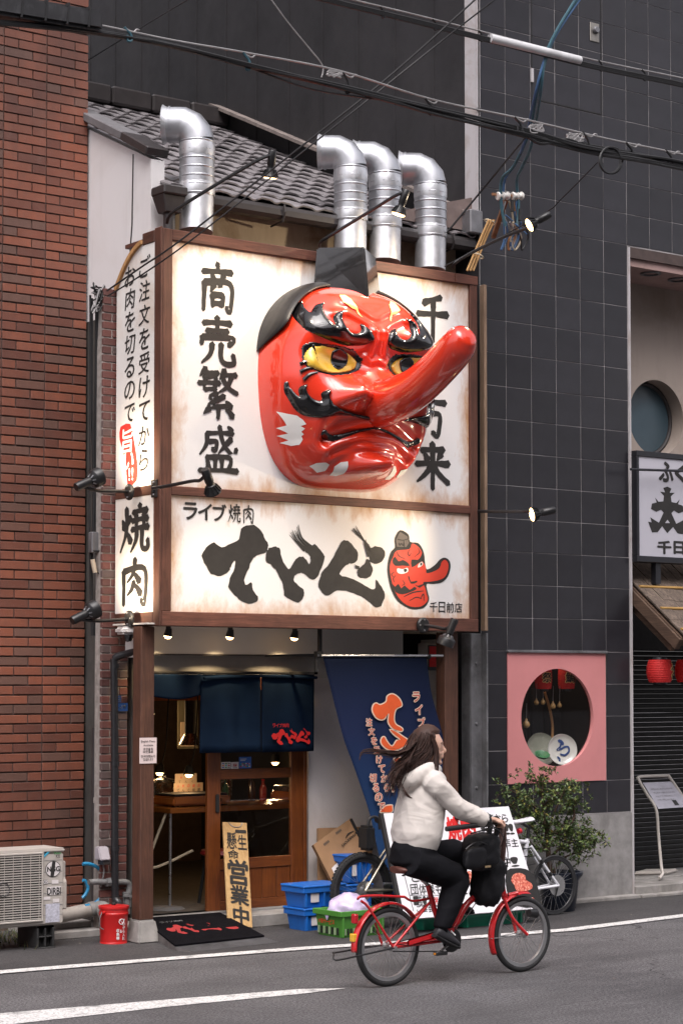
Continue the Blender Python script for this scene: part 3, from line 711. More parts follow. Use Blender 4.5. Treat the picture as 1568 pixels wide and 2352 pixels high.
# lettering on the front
ink = mat('black_ink', (.02, .018, .017), .7, var=.2)
def front(x, z, dz=0.0): return V((x, YP-.003-dz, z))
def pxbox(x0, y0, x1, y1, Y=YP):
    a, b = at(x0, y0, Y), at(x1, y1, Y); return (a.x, b.z, b.x, a.z)
def skewed(x0, y0, x1, y1, Y=YP):
    """Box whose height is taken at its middle column."""
    xm = (x0+x1)/2; a = at(x0, y0, Y); b = at(x1, y1, Y); t = at(xm, y0, Y).z; u = at(xm, y1, Y).z; return (a.x, u, b.x, t)
def letter(ch, box, w=9.5, seed=1, name='brush_character', place=front, m=ink, parent=None):
    mb = MB(); kanji(mb, ch, box, place, w, seed); return mb.build(name, m, parent or sg)
for ch, b, sd_ in (('商', (455, 603, 542, 718), 1), ('売', (452, 728, 544, 842), 2), ('繁', (448, 848, 548, 962), 3), ('盛', (453, 976, 548, 1090), 4),
                   ('千', (953, 676, 1031, 786), 5), ('客', (950, 795, 1030, 900), 6), ('万', (948, 910, 1026, 1008), 7), ('来', (950, 1018, 1034, 1124), 8)):
    letter(ch, skewed(*b), 15 if ch in '千万来' else (13.5 if ch not in '繁盛客' else 11.5), sd_)
row = MB()
b0, b1 = at(420, 1172, YP), at(586, 1180, YP)
zc_ = (at(500, 1157, YP).z+at(500, 1198, YP).z)/2; wd = (b1.x-b0.x)/5
text_row(row, 'ライブ', b0.x, b0.x+3*wd, zc_, .135, front, .03)
for i, ch in enumerate('焼肉'): kanji(row, ch, (b0.x+(3+i)*wd+.008, zc_-.07, b0.x+(4+i)*wd-.008, zc_+.07), front, 11, i)
row.build('lettering', ink, sg)
row = MB(); b0, b1 = at(985, 1390, YP), at(1061, 1397, YP)
text_row(row, '千日前店', b0.x, b1.x, at(1023, 1395, YP).z, .085, front, .012); row.build('lettering', ink, sg)
# the big brushed shop name: outlines in a flat unit frame (u along, v up), kept for the curtains and the mat too
def A(cx, cy): return (172.2+cx*.3904, 1062.2+cy*.3904)      # two reading frames of the same lettering
def B(cx, cy): return (689.0+cx*.3904, 1090.9+cy*.3904)
TE = [(1050,368),(1092,400),(1112,440),(1135,490),(1120,528),(1080,545),(1048,560),(1022,620),(995,695),(1010,722),(1035,705),(1046,750),(1075,790),(1066,820),(1020,830),(975,815),(938,780),(905,740),(905,700),(930,640),(942,578),(915,610),(905,640),(860,665),(800,655),(772,612),(745,550),(765,510),(780,488),(820,472),(860,500),(920,475),(962,452),(970,415),(988,380)]
N_ = [(1140,505),(1180,495),(1205,510),(1215,562),(1256,628),(1290,580),(1317,554),(1350,562),(1375,600),(1384,572),(1378,545),(1350,520),(1378,500),(1408,482),(1440,515),(1465,550),(1455,600),(1432,660),(1402,690),(1368,672),(1330,650),(1300,658),(1286,690),(1312,722),(1345,750),(1340,800),(1310,825),(1270,808),(1230,780),(1222,720),(1190,650),(1150,602),(1122,580),(1126,530)]
GU = [(255,385),(290,395),(320,430),(340,470),(330,510),(300,520),(268,532),(230,585),(290,606),(360,640),(412,670),(440,663),(443,615),(478,660),(495,700),(490,740),(465,778),(430,770),(400,740),(335,702),(270,682),(215,680),(170,706),(143,704),(120,680),(108,650),(115,610),(130,570),(172,520),(200,470),(222,430)]
D1 = [(400,440),(440,420),(480,430),(498,460),(485,500),(450,525),(415,512),(404,480)]
D2 = [(346,548),(375,525),(392,492),(412,520),(425,560),(410,596),(380,608),(345,600),(335,572)]
def flick(F, pts, w0, w1, seed): return [F(*p) for p in brush_poly(pts, [w0, (w0+w1)/2, w1] if len(pts) > 2 else [w0, w1], 5, seed, .12)]
LOGO = [('t', [A(*p) for p in TE], 3), ('n', [A(*p) for p in N_], 3), ('g', [B(*p) for p in GU], 3), ('g', [B(*p) for p in D1], 3), ('g', [B(*p) for p in D2], 3)]
rr = random.Random(11)
for i in range(9):
    t = i/8
    LOGO.append(('n', flick(A, [(1345+50*t, 520-24*t), (1300+34*t, 470-22*t+rr.uniform(-8, 8)), (1258+58*t+rr.uniform(-5, 5), 415-38*t+rr.uniform(-12, 12))], 11, 2.0, i), 0))
for i in range(7):
    t = i/6
    LOGO.append(('g', flick(B, [(400+14*t, 440+30*t-25), (372+8*t, 385+10*t), (300+22*t+rr.uniform(-6, 6), 325-24*t+rr.uniform(-6, 6))], 11, 2.0, i+20), 0))
for i in range(5):
    t = i/4; LOGO.append(('g', flick(B, [(404-8*t, 470+10*t), (392-6*t, 430+14*t), (384-14*t, 380+14*t)], 9, 2, i+40), 0)); LOGO.append(('g', flick(B, [(345, 540+10*t), (332, 535+14*t), (320+rr.uniform(-4, 4), 528+20*t)], 6, 2, i+60), 0))
# in panel metres
LOGO_M = [(k_, [(at(x, y, YP).x, at(x, y, YP).z) for x, y in P], s_) for k_, P, s_ in LOGO]
for key in 'tng':
    mb = MB()
    for i, (k_, P, s_) in enumerate(LOGO_M):
        if k_ == key: shape(mb, P, front, i*.00012, s_, .004 if s_ else 0, i)
    mb.build('brush_character', ink, sg)
LX = [p[0] for _, P, _ in LOGO_M for p in P]; LZ = [p[1] for _, P, _ in LOGO_M for p in P]
LB = (min(LX), min(LZ), max(LX), max(LZ))
def logo_into(mb, place, x0, z0, x1, z1, keys='tng', dz=0.0, grow=0.0):
    for i, (k_, P, s_) in enumerate(LOGO_M):
        if k_ not in keys: continue
        PP = [(x0+(p[0]-LB[0])/(LB[2]-LB[0])*(x1-x0), z0+(p[1]-LB[1])/(LB[3]-LB[1])*(z1-z0)) for p in P]
        shape(mb, PP, place, dz+i*.00008, min(s_, 2))
# emblem: red long-nosed face
def epoly(pts): return [(at(*B(*p), YP).x, at(*B(*p), YP).z) for p in pts]
em_red = mat('emblem_red', (.62, .045, .02), .6, var=.05); em_grey = mat('emblem_grey', (.13, .11, .1), .7); em_white = mat('emblem_white', (.75, .74, .72), .6)
e = MB(); shape(e, epoly([(585,325),(635,350),(645,393),(690,400),(715,430),(728,470),(733,520),(745,556),(790,530),(820,497),(850,487),(876,505),(882,545),(865,600),(830,632),(780,641),(742,642),(748,690),(757,730),(735,775),(700,788),(660,790),(620,775),(570,740),(537,680),(520,620),(512,560),(518,500),(535,450),(557,425),(555,375)]), front, .0005, 3)
emb = e.build('emblem', ink, sg)
e = MB(); shape(e, epoly([(545,482),(565,446),(640,436),(655,404),(690,420),(714,458),(700,496),(722,515),(738,548),(742,578),(790,565),(818,545),(830,512),(850,500),(868,520),(867,560),(850,598),(818,617),(760,628),(722,632),(732,662),(742,700),(748,735),(725,764),(690,777),(640,772),(592,740),(558,690),(538,630),(525,560),(530,515)]), front, .0012, 3); e.build('emblem_face', em_red, emb)
e = MB(); shape(e, epoly([(577,350),(587,336),(630,362),(638,400),(622,424),(566,422),(562,382)]), front, .0012, 0); e.build('emblem_hat', em_grey, emb)
e = MB()
for pts in ([(540,505),(556,480),(576,508),(602,500),(632,518),(640,536),(600,533),(556,534)], [(652,498),(688,500),(714,478),(722,502),(692,520),(655,544)],
            [(540,640),(556,658),(576,640),(592,668),(612,650),(642,676),(668,658),(682,672),(640,692),(600,702),(560,690)], [(632,596),(640,600),(650,628),(682,622),(684,632),(648,640)],
            [(668,640),(690,652),(735,636),(700,664)]):
    shape(e, epoly(pts), front, .0018, 2)
for st, w in (([(608,716),(660,692),(722,682)], 8), ([(640,740),(680,720),(712,728)], 6), ([(552,570),(535,585),(546,600)], 5), ([(560,590),(545,610),(552,630)], 5), ([(640,440),(632,460),(640,476),(650,460)], 5), ([(705,730),(722,700),(726,740)], 6), ([(565,450),(580,478),(612,492)], 5), ([(690,430),(700,455),(672,480)], 5), ([(600,620),(612,640),(596,650)], 5)):
    e.poly([epoly([p])[0] for p in brush_poly(st, [w*.5, w, w*.5], 5, 3, .0)], *_flat(front, .0022))
e.build('emblem_lines', ink, emb)
e = MB(); shape(e, epoly([(568,550),(600,554),(628,546),(630,570),(600,582),(572,576)]), front, .0026, 3); e.build('emblem_eye', em_white, emb); e = MB(); shape(e, epoly([(694,524),(714,510),(718,530),(690,546)]), front, .0026, 2); e.build('emblem_eye', em_white, emb)
e = MB(); shape(e, epoly([(606,556),(620,552),(626,564),(612,572)]), front, .0032, 3); shape(e, epoly([(704,520),(712,516),(714,528),(704,534)]), front, .0032, 2)
for st in ([(578,400),(584,416),(592,402),(602,416),(606,400)], [(570,378),(600,384),(632,376)], [(606,384),(610,424)]): e.poly([epoly([p])[0] for p in brush_poly(st, [4, 4, 4], 4, 3, 0)], *_flat(front, .0032))
e.build('emblem_lines', ink, emb)
# lettering on the left return (reads from the left: u runs towards the street)
def left(u, z, dz=0.0): return V((7.704-dz, 13.28-u, z))
c = MB()
def lbox(xc, y0, y1): a, b = atx(xc, y0, 7.706), atx(xc, y1, 7.706); return 13.28-a.y, a.z, b.z
u, z1_, z0_ = lbox(331, 585, 1084); text_col(c, 'ご注文を受けてから', 13.28-atx(332, 850, 7.706).y, .15, z1_, z0_, left, .012, .12)
u, z1_, z0_ = lbox(300, 608, 975); text_col(c, 'お肉を切るので', 13.28-atx(299, 800, 7.706).y, .15, z1_, z0_, left, .012, .12)
c.build('lettering', ink, sg)
stamp = mat('red_stamp', (.6, .03, .02), .7, var=.2, scale=20)
def lp(x, y): p = atx(x, y, 7.706); return (13.28-p.y, p.z)
c = MB(); shape(c, [lp(*p) for p in ((282,978),(300,974),(308,1010),(316,1060),(315,1104),(294,1112),(290,1060),(276,1010),(277,985))], left, .001, 2); st = c.build('stamp', stamp, sg)
c = MB(); a, b = lp(281, 985), lp(306, 1040); put_glyph(c, '旨', (a[0]+.01, b[1], b[0], a[1]), left, .02, .1, .002); a, b = lp(287, 1042), lp(308, 1075); put_glyph(c, 'い', (a[0], b[1], b[0], a[1]), left, .02, .1, .002)
a, b = lp(296, 1076), lp(310, 1102); put_glyph(c, '!', (a[0], b[1], a[0]+.035, a[1]), left, .02, 0, .002); put_glyph(c, '!', (a[0]+.045, b[1], a[0]+.08, a[1]), left, .02, 0, .002); c.build('lettering', em_white, st)
for ch, y0, y1 in (('焼', 1160, 1272), ('肉', 1282, 1392)):
    a, b = lp(275, (y0+y1)/2), lp(343, (y0+y1)/2); letter(ch, (a[0]-.0, lp(309, y1)[1], b[0], lp(309, y0)[1]), 14, 9, place=left)
# timber posts under the sign
for (X0, X1, nm) in ((7.637, 7.752, 'left'), (10.505, 10.645, 'right')):
    p = thing('timber_post', 'brown timber post on a pale concrete foot left of the doorway' if nm == 'left' else 'brown timber post between the banner and the black tiled wall', 'post', ((X0+X1)/2, 12.84, 0), group='timber posts carrying the sign')
    MB().box(X0, X1, 12.78, 12.90, .165, 2.304).build('shaft', m_post, p, bevel=.006)
    f = MB(); a, b = .04, .012; xm = (X0+X1)/2; hx = (X1-X0)/2
    f.add([(xm-hx-a, 12.73, 0), (xm+hx+a, 12.73, 0), (xm+hx+a, 12.95, 0), (xm-hx-a, 12.95, 0), (xm-hx-b, 12.768, .165), (xm+hx+b, 12.768, .165), (xm+hx+b, 12.912, .165), (xm-hx-b, 12.912, .165)], [(0, 1, 5, 4), (1, 2, 6, 5), (2, 3, 7, 6), (3, 0, 4, 7), (0, 3, 2, 1), (4, 5, 6, 7)])
    f.build('foot', m_conc, p, bevel=.012, seg=2)

# ================================================================== THE RED MASK
MXC, MZC = 9.33, 4.17
mk = thing('tengu_mask', 'huge glossy red long-nosed goblin mask with black brows and moustache mounted on the sign', 'mask', (MXC, YP, MZC))
HB = .79
def MA(v):
    t = (v+HB)/(2*HB); t = min(1, max(0, t))
    return .60+.155*(1-(1-min(1, t/.55))**2.0) - (.08*((t-.62)/.38)**2 if t > .62 else 0)
def gs(u, v, cu, cv, su, sv, a, rot=0.0):
    x, y = u-cu, v-cv
    if rot: x, y = x*cos(rot)+y*sin(rot), -x*sin(rot)+y*cos(rot)
    return a*math.exp(-(x/su)**2-(y/sv)**2)
def segd(u, v, P):
    best = 9
    for (a, b), (c_, d) in zip(P, P[1:]):
        dx, dy = c_-a, d-b; L = dx*dx+dy*dy; t = max(0, min(1, ((u-a)*dx+(v-b)*dy)/L)); q = (u-a-t*dx)**2+(v-b-t*dy)**2
        if q < best: best = q
    return best
RIDGE = [([(.03,.40),(.12,.46),(.26,.52),(.40,.50)], .035, .030), ([(.02,.50),(.12,.555),(.25,.60)], .03, .020), ([(.06,.22),(.045,.32),(.06,.38)], .03, .030), ([(.0,.17),(.07,.15),(.11,.19)], .028, .030),
         ([(.24,-.02),(.34,.0),(.46,.03),(.56,.10)], .08, .03), ([(.30,-.10),(.42,-.20),(.50,-.34),(.50,-.48),(.42,-.58)], .07, .055),
         ([(.0,-.415),(.15,-.425),(.30,-.475),(.42,-.54)], .04, .04), ([(.0,-.495),(.14,-.505),(.28,-.55),(.38,-.62)], .034, .026), ([(.10,-.30),(.24,-.36),(.38,-.42)], .045, .03)]
GROOVE = [([(.0,-.355),(.13,-.36),(.26,-.39),(.42,-.45)], .035, .03), ([(.0,-.455),(.2,-.475),(.36,-.56)], .022, .012)]
def surf(u, v):
    """How far the face stands out from the board at (u, v)."""
    a = MA(v); e = 2.8 if v > 0 else 4.2; r = ((abs(u)/a)**e+(abs(v)/HB)**e)**(1/e)
    if r >= 1: return 0.0
    lo = min(1, max(0, -v/.45)); w = .46*(1-r**(8-4.3*lo))**(.52+.12*lo)
    k_ = min(1, (1-r)*8); U = abs(u)
    x = gs(U, v, .30, .36, .30, .11, .07) + gs(U, v, .0, .30, .14, .14, .05)
    x += gs(U, v, .37, .14, .24, .13, -.055)
    x += gs(U, v, .40, -.10, .16, .12, .06) + gs(U, v, .0, -.08, .20, .17, .20) + gs(U, v, .25, -.14, .15, .12, .17)
    x += gs(U, v, .0, -.33, .22, .06, .05) + gs(U, v, 0, -.645, .17, .10, .36) + gs(U, v, 0, -.50, .26, .09, .07) + gs(U, v, .30, -.70, .16, .09, .06)
    x += gs(U, v, .0, -.53, .22, .03, -.05)
    for P, s_, h_ in RIDGE:
        q = segd(U, v, P)
        if q < 9*s_*s_: x += h_*math.exp(-q/(s_*s_))
    for P, s_, h_ in GROOVE:
        q = segd(U, v, P)
        if q < 9*s_*s_: x -= h_*math.exp(-q/(s_*s_))
    return w + x*k_
def M3(u, v, lift=0.0): return V((MXC+u, YP-surf(u, v)-lift, MZC+v))
def hit(x, y):
    """Where a sight line meets the face, as (u, v)."""
    w = 1.1; prev = None
    while w > -.001:
        p = at(x, y, YP-w); u, v = p.x-MXC, p.z-MZC
        if surf(u, v) >= w: return (u, v)
        w -= .006
    return (u, v)
red = NT('mask_red_lacquer'); n = red.noise(3, detail=4)
m_red = red.set(Base_Color=red.mix(n, (.60, .026, .010), (.70, .040, .014)), Roughness=.24, Coat_Weight=1.0, Coat_Roughness=.06, Specular_IOR_Level=.5)
m_lac = mat('black_lacquer', (.005, .005, .006), .16, var=.1, coat=.6, spec=.4); m_hood = mat('black_hood', (.014, .013, .014), .42, var=.15, spec=.35)
NTH, NR = 200, 84
f = MB(); f.v.append(M3(0, 0))
def disc(th, r):
    c_, s_ = cos(th), sin(th); e_ = 2/(2.8 if s_ > 0 else 4.2); v = math.copysign(abs(s_)**e_, s_)*HB*r; u = math.copysign(abs(c_)**e_, c_)*r*MA(v); return u, v
for j in range(1, NR+1):
    r = 1-(1-j/NR)**1.35 if j < NR else 1.0
    for i in range(NTH):
        u, v = disc(2*pi*i/NTH, r); p = M3(u, v) if j < NR else V((MXC+u, YP+.002, MZC+v)); f.v.append(p)
for i in range(NTH): f.f.append((0, 1+(i+1) % NTH, 1+i))
for j in range(NR-1):
    for i in range(NTH):
        a, b = 1+j*NTH+i, 1+j*NTH+(i+1) % NTH; f.f.append((a, b, b+NTH, a+NTH))
f.build('face', m_red, mk, smooth=True, angle=180)
# nose
def tubeface(pts, rad, name, m, par=mk, n=20, smooth=7, flat=None):
    return MB().tube(pts, rad, n, smooth, flat=flat).build(name, m, par, smooth=True, angle=80)
def nz(w, v): return V((MXC, YP-w, MZC+v))
tubeface([nz(.34, -.15), nz(.55, -.16), nz(.78, -.14), nz(1.0, -.085), nz(1.22, .015), nz(1.40, .115), nz(1.50, .185), nz(1.56, .215), nz(1.582, .226)], [.17, .185, .17, .15, .14, .135, .122, .085, .03], 'nose', m_red, n=32)
# brows, moustache, mouth and eyes: raised lacquered plates lying on the face
def CF(cx, cy): return (528.8+cx/2.623, 505.8+cy/2.623)
def plate_on(uv, name, m, par, high, edge, base=.0, cell=.016, sink=.012, sm_=3):
    P = [V((p[0], p[1], 0)) for p in uv]; P = catmull(P, sm_, True) if sm_ else P
    bm = bmesh.new(); vs_ = [bm.verts.new(p) for p in P]
    for t in geometry.tessellate_polygon([P]):
        try: bm.faces.new([vs_[i] for i in t])
        except ValueError: pass
    for _ in range(5):
        ed = [e_ for e_ in bm.edges if e_.calc_length() > cell]
        if not ed: break
        bmesh.ops.subdivide_edges(bm, edges=ed, cuts=1); bmesh.ops.triangulate(bm, faces=bm.faces)
        bmesh.ops.beautify_fill(bm, faces=bm.faces, edges=[e_ for e_ in bm.edges if not e_.is_boundary])
    L = [(p.x, p.y) for p in P]; L.append(L[0]); mb = MB(); bm.verts.index_update()
    for v_ in bm.verts:
        d = sqrt(segd(v_.co.x, v_.co.y, L)); t = min(1, d/edge); h = base+high*sqrt(max(0, 1-(1-t)**2))-(sink if d < 1e-5 else 0)
        mb.v.append(M3(v_.co.x, v_.co.y, h))
    mb.f = [tuple(v_.index for v_ in f_.verts) for f_ in bm.faces]; bm.free()
    return mb.build(name, m, par, smooth=True, angle=180)
def both(pix, name, m, high, edge, base=.0, par=None):
    uv = [hit(*CF(*p)) for p in pix]; o = []
    for sg_ in (1, -1): o.append(plate_on([(sg_*u, v) for u, v in uv], name, m, (par[len(o)] if par else mk), high, edge, base))
    return o
both([(362,545),(375,515),(405,495),(440,478),(436,503),(448,530),(478,552),(500,515),(530,500),(572,494),(554,518),(558,552),(582,592),(628,632),(615,592),(630,560),(655,545),(687,541),(672,562),(669,592),(684,632),(712,665),(745,680),(780,672),(783,650),(775,625),(805,635),(835,660),(858,695),(860,720),(845,740),(800,757),(740,760),(680,755),(600,730),(520,695),(450,660),(400,620),(368,580)], 'eyebrow', m_lac, .045, .045)
both([(318,1000),(322,965),(340,948),(346,982),(365,1020),(405,1060),(406,1022),(425,997),(466,988),(456,1012),(463,1042),(490,1070),(520,1085),(545,1080),(540,1050),(560,1028),(605,1018),(599,1050),(606,1085),(640,1120),(720,1155),(800,1175),(855,1190),(858,1204),(820,1205),(760,1190),(700,1180),(640,1181),(580,1190),(510,1192),(440,1180),(390,1150),(350,1100),(325,1050)], 'moustache', m_lac, .05, .05)
left_ = [hit(*CF(*p)) for p in [(885,1266),(850,1264),(770,1282),(690,1312),(620,1332),(570,1327),(546,1312),(541,1292),(550,1270),(572,1262),(590,1283),(620,1292),(680,1280),(760,1261),(860,1247),(885,1247)]]
left_ = [(min(u, 0), v) for u, v in left_]; left_[0] = (0, left_[0][1]); left_[-1] = (0, left_[-1][1])
plate_on(left_+[(-u, v) for u, v in left_[::-1]][1:-1], 'mouth', m_lac, mk, .014, .016, .004)
m_gold = NT('eye_gold'); m_gold.set(Base_Color=m_gold.mix(m_gold.noise(4), (.60, .36, .035), (.78, .52, .07)), Roughness=.25, Metallic=.15, Coat_Weight=.9); m_gold = m_gold.m
ex_ = both([(420,790),(440,748),(490,732),(560,742),(660,753),(740,775),(785,820),(795,860),(775,905),(720,932),(650,938),(580,932),(510,912),(455,885),(428,850)], 'eye_rim', m_lac, .006, .02)
ey_ = both([(438,820),(470,772),(520,756),(600,764),(680,785),(738,830),(755,865),(740,900),(690,919),(600,924),(520,906),(460,876)], 'eye', m_gold, .030, .09, .006, ex_)
both([(638+57*cos(2*pi*i/18), 840+63*sin(2*pi*i/18)) for i in range(18)], 'pupil', m_lac, .008, .012, .034, ey_)
both([(483,752),(497,756),(505,800),(519,866),(496,830),(486,790)], 'slit', m_lac, .006, .008, .030, ey_)
for sgn in (-1, 1):
    for pts in ([(-.555,.10),(-.60,.115),(-.64,.10)], [(-.55,.07),(-.60,.065),(-.64,.04)], [(-.53,.04),(-.585,.02),(-.62,-.02)]):
        MB().tube([M3(-sgn*u, v, .003) for u, v in pts], [.006, .013, .016], 8, 4).build('eye_crease', m_lac, mk, smooth=True)
# painted flashes
def decal(uv, m, name='painted_flash', par=mk, lift=.004, cuts=3):
    bm = bmesh.new(); vs_ = [bm.verts.new((p[0], p[1], 0)) for p in uv]
    for t in geometry.tessellate_polygon([[V((p[0], p[1], 0)) for p in uv]]):
        try: bm.faces.new([vs_[i] for i in t])
        except ValueError: pass
    for _ in range(cuts): bmesh.ops.subdivide_edges(bm, edges=[e_ for e_ in bm.edges if e_.calc_length() > .015], cuts=1, use_grid_fill=True)
    bmesh.ops.triangulate(bm, faces=bm.faces)
    mb = MB(); mb.v = [M3(v_.co.x, v_.co.y, lift) for v_ in bm.verts]; bm.verts.index_update(); mb.f = [tuple(v_.index for v_ in f_.verts) for f_ in bm.faces]; bm.free()
    return mb.build(name, m, par, smooth=True, angle=180)
m_flashw = mat('flash_white', (.8, .78, .75), .35, var=.03, coat=.6); m_flashy = mat('flash_cream', (.86, .66, .22), .5, var=.05)
for pix, m in (([(632,946),(655,951),(680,955),(694,965),(700,975),(688,979),(697,985),(690,992),(695,998),(690,1002),(692,1010),(684,1022),(665,1025),(640,1018),(660,1012),(632,1002),(660,996),(630,984),(655,978)], m_flashw),
               ([(708,1071),(725,1064),(745,1063),(754,1068),(744,1082),(726,1086)], m_flashw), ([(755,1092),(766,1072),(780,1062),(797,1060),(797,1075),(785,1089),(768,1094)], m_flashw),
               ([(777,678),(790,678),(805,688),(818,705),(832,730),(822,722),(816,712),(806,708),(786,694)], m_flashy)):
    uv = [hit(*p) for p in pix]; decal(uv, m, lift=.007)
    if True: decal([(-u, v) for u, v in uv][::-1], m, lift=.007)
# hood behind the face and the little hat
hd = MB()
def hoodfn(a, b):
    th = pi*.055+a*pi*.89; prof = [(1.045, -.001), (1.05, .10), (1.045, .20), (1.025, .27), (1.005, .300), (.992, .308), (.982, .295), (.976, .26)]
    q = b*(len(prof)-1); i = min(int(q), len(prof)-2); t = q-i; r = prof[i][0]+(prof[i+1][0]-prof[i][0])*t; w = prof[i][1]+(prof[i+1][1]-prof[i][1])*t
    k_ = sin(min(1, max(0, min(a, 1-a)*9))*pi/2); u, v = disc(th, 1.0)
    re_ = 1.03+(r-1.03)*k_; uu, vv = u*re_, v*re_
    if r < 1.01: w = max(w*(1-.38*max(0, sin(th))**3), surf(u*min(re_, 1), v*min(re_, 1))+.010)*k_
    else: w = w*k_*(1-.38*max(0, sin(th))**3)
    return (MXC+uu, YP-w-.001, MZC+vv)
hd.grid(hoodfn, 90, 24); hd.build('hood', m_hood, mk, smooth=True, angle=70)
hp = [(0, .40), (-.33, .12), (-.24, .0), (.24, .0), (.34, .13)]
hat = MB(); zb, zt = 4.82-MZC, 5.245-MZC
bot = [V((MXC+u, YP-w, MZC+zb)) for u, w in hp]; top = [V((MXC+u*.84, YP-w*.86, MZC+zt+(w*.0))) for u, w in hp]
hat.v = bot+top; n_ = len(hp); hat.f = [tuple(range(n_)), tuple(range(n_, 2*n_))[::-1]]+[(i, (i+1) % n_, n_+(i+1) % n_, n_+i) for i in range(n_)]
hat.build('hat', m_lac, mk, bevel=.012, seg=2)
# ================================================================== DUCTS
m_galv = NT('galvanised_metal'); n = m_galv.noise(5, m_galv.coord((1, 1, .25)), 4); n2 = m_galv.noise(30, detail=5)
m_galv.set(Base_Color=m_galv.mix(n, (.44, .45, .475), (.58, .59, .615)), Metallic=.9, Roughness=m_galv.ramp(n2, [(.3, .34), (.7, .50)])); m_galv.bump(m_galv.noise(3, m_galv.coord((1, 1, .4))),   .06, .02); m_galv = m_galv.m
m_galv2 = mat('galvanised_collar', (.66, .67, .69), .42, .85, var=.15, scale=12)
def duct(base, top, mouth, r, label, nm='left'):
    """Round exhaust duct: a canted foot, a ribbed riser, a segmented bend and a flared mouth turned to the street side."""
    d = thing('exhaust_duct', label, 'duct', base, group='shiny exhaust ducts rising from the sign top')
    x, y, z0 = base; z1 = top
    foot = MB().tube([(x-.02, y-.02, z0-.03), (x-.01, y-.01, z0+.10), (x, y, z0+.26)], [r*.96]*3, 28); foot.build('foot', m_galv2, d, smooth=True, angle=35)
    prof = []; n_ = 6; h = (z1-z0-.26)
    MB().lathe([(r, z0+.26), (r, z1)], (x, y, 0), (0, 0, 1), 32).build('riser', m_galv, d, smooth=True, angle=35)
    for i in range(n_+1):
        z = z0+.26+h*i/n_; big = i in (0, n_)
        MB().lathe([(r, z-.008), (r+.004, z-.004), (r+.004, z+.004), (r, z+.008)], (x, y, 0), (0, 0, 1), 32).build('seam', m_galv, d, smooth=True, angle=60)
    for zz in (z1-.06, z0+.30):
        c = MB(); rr_ = random.Random(int(zz*100)); N = 40
        for i in range(N):
            a = 2*pi*i/N; ca, sa = cos(a), sin(a)
            for k_, (q, w) in enumerate(((-.05, .001), (-.03, .0035), (.0, .0045), (.03, .0035), (.05, .001))): c.v.append(V((x+ca*(r+w+rr_.uniform(-.0015, .0015)), y+sa*(r+w+rr_.uniform(-.0015, .0015)), zz+q+rr_.uniform(-.006, .006))))
        for i in range(N):
            j = (i+1) % N
            for k_ in range(4): c.f.append((i*5+k_, j*5+k_, j*5+k_+1, i*5+k_+1))
        c.build('tape_band', m_galv2, d, smooth=True, angle=25)
    # bend: four mitred gores
    m = V(mouth); ctr = V((x, y, z1)); dirh = V((m.x-x, m.y-y, 0)); R_ = r*1.08; dh = dirh.normalized()
    pts = [ctr]
    for i in range(1, 5):
        a = radians(102)*i/4; pts.append(ctr+dh*R_*(1-cos(a))+V((0, 0, R_*sin(a))))
    MB().tube(pts, r*1.005, 32).build('bend', m_galv, d, smooth=True, angle=20)
    t = (pts[-1]-pts[-2]).normalized(); e0 = pts[-1]; e1 = e0+t*.05; e2 = e1+t*.035
    mo = MB().tube([e0, e1], r*1.0, 32, caps=False).build('mouth', m_galv, d, smooth=True, angle=35)
    MB().tube([e0+t*.025, e0+t*.04], r*1.05, 32, caps=False).build('seam', m_galv, d, smooth=True)
    MB().tube([e1, e1+t*.018, e2], [r, r*1.05, r*1.14], 32, caps=False).build('flange', m_galv2, d, smooth=True, angle=60)
    MB().tube([e1-t*.02, e1-t*.019], r*.97, 24).build('screen', m_black, d)
    return d
DY = 12.93
for (xb, xt, yb, ytop, ymouth, lab) in ((452, 448, 520, 327, 0, 'shiny exhaust duct standing alone near the white side wall'), (805, 803, 575, 388, 0, 'shiny exhaust duct nearest the mask of the three together'),
                                 (884, 885, 590, 402, 0, 'shiny exhaust duct in the middle of the three together'), (988, 986, 610, 426, 0, 'shiny exhaust duct of the three together nearest the tiled wall')):
    p = at(xb, yb, DY); q = at(xt, ytop, DY)
    duct((p.x, DY, p.z-.02), q.z, (p.x-.72, DY+.62, 0), .134, lab)

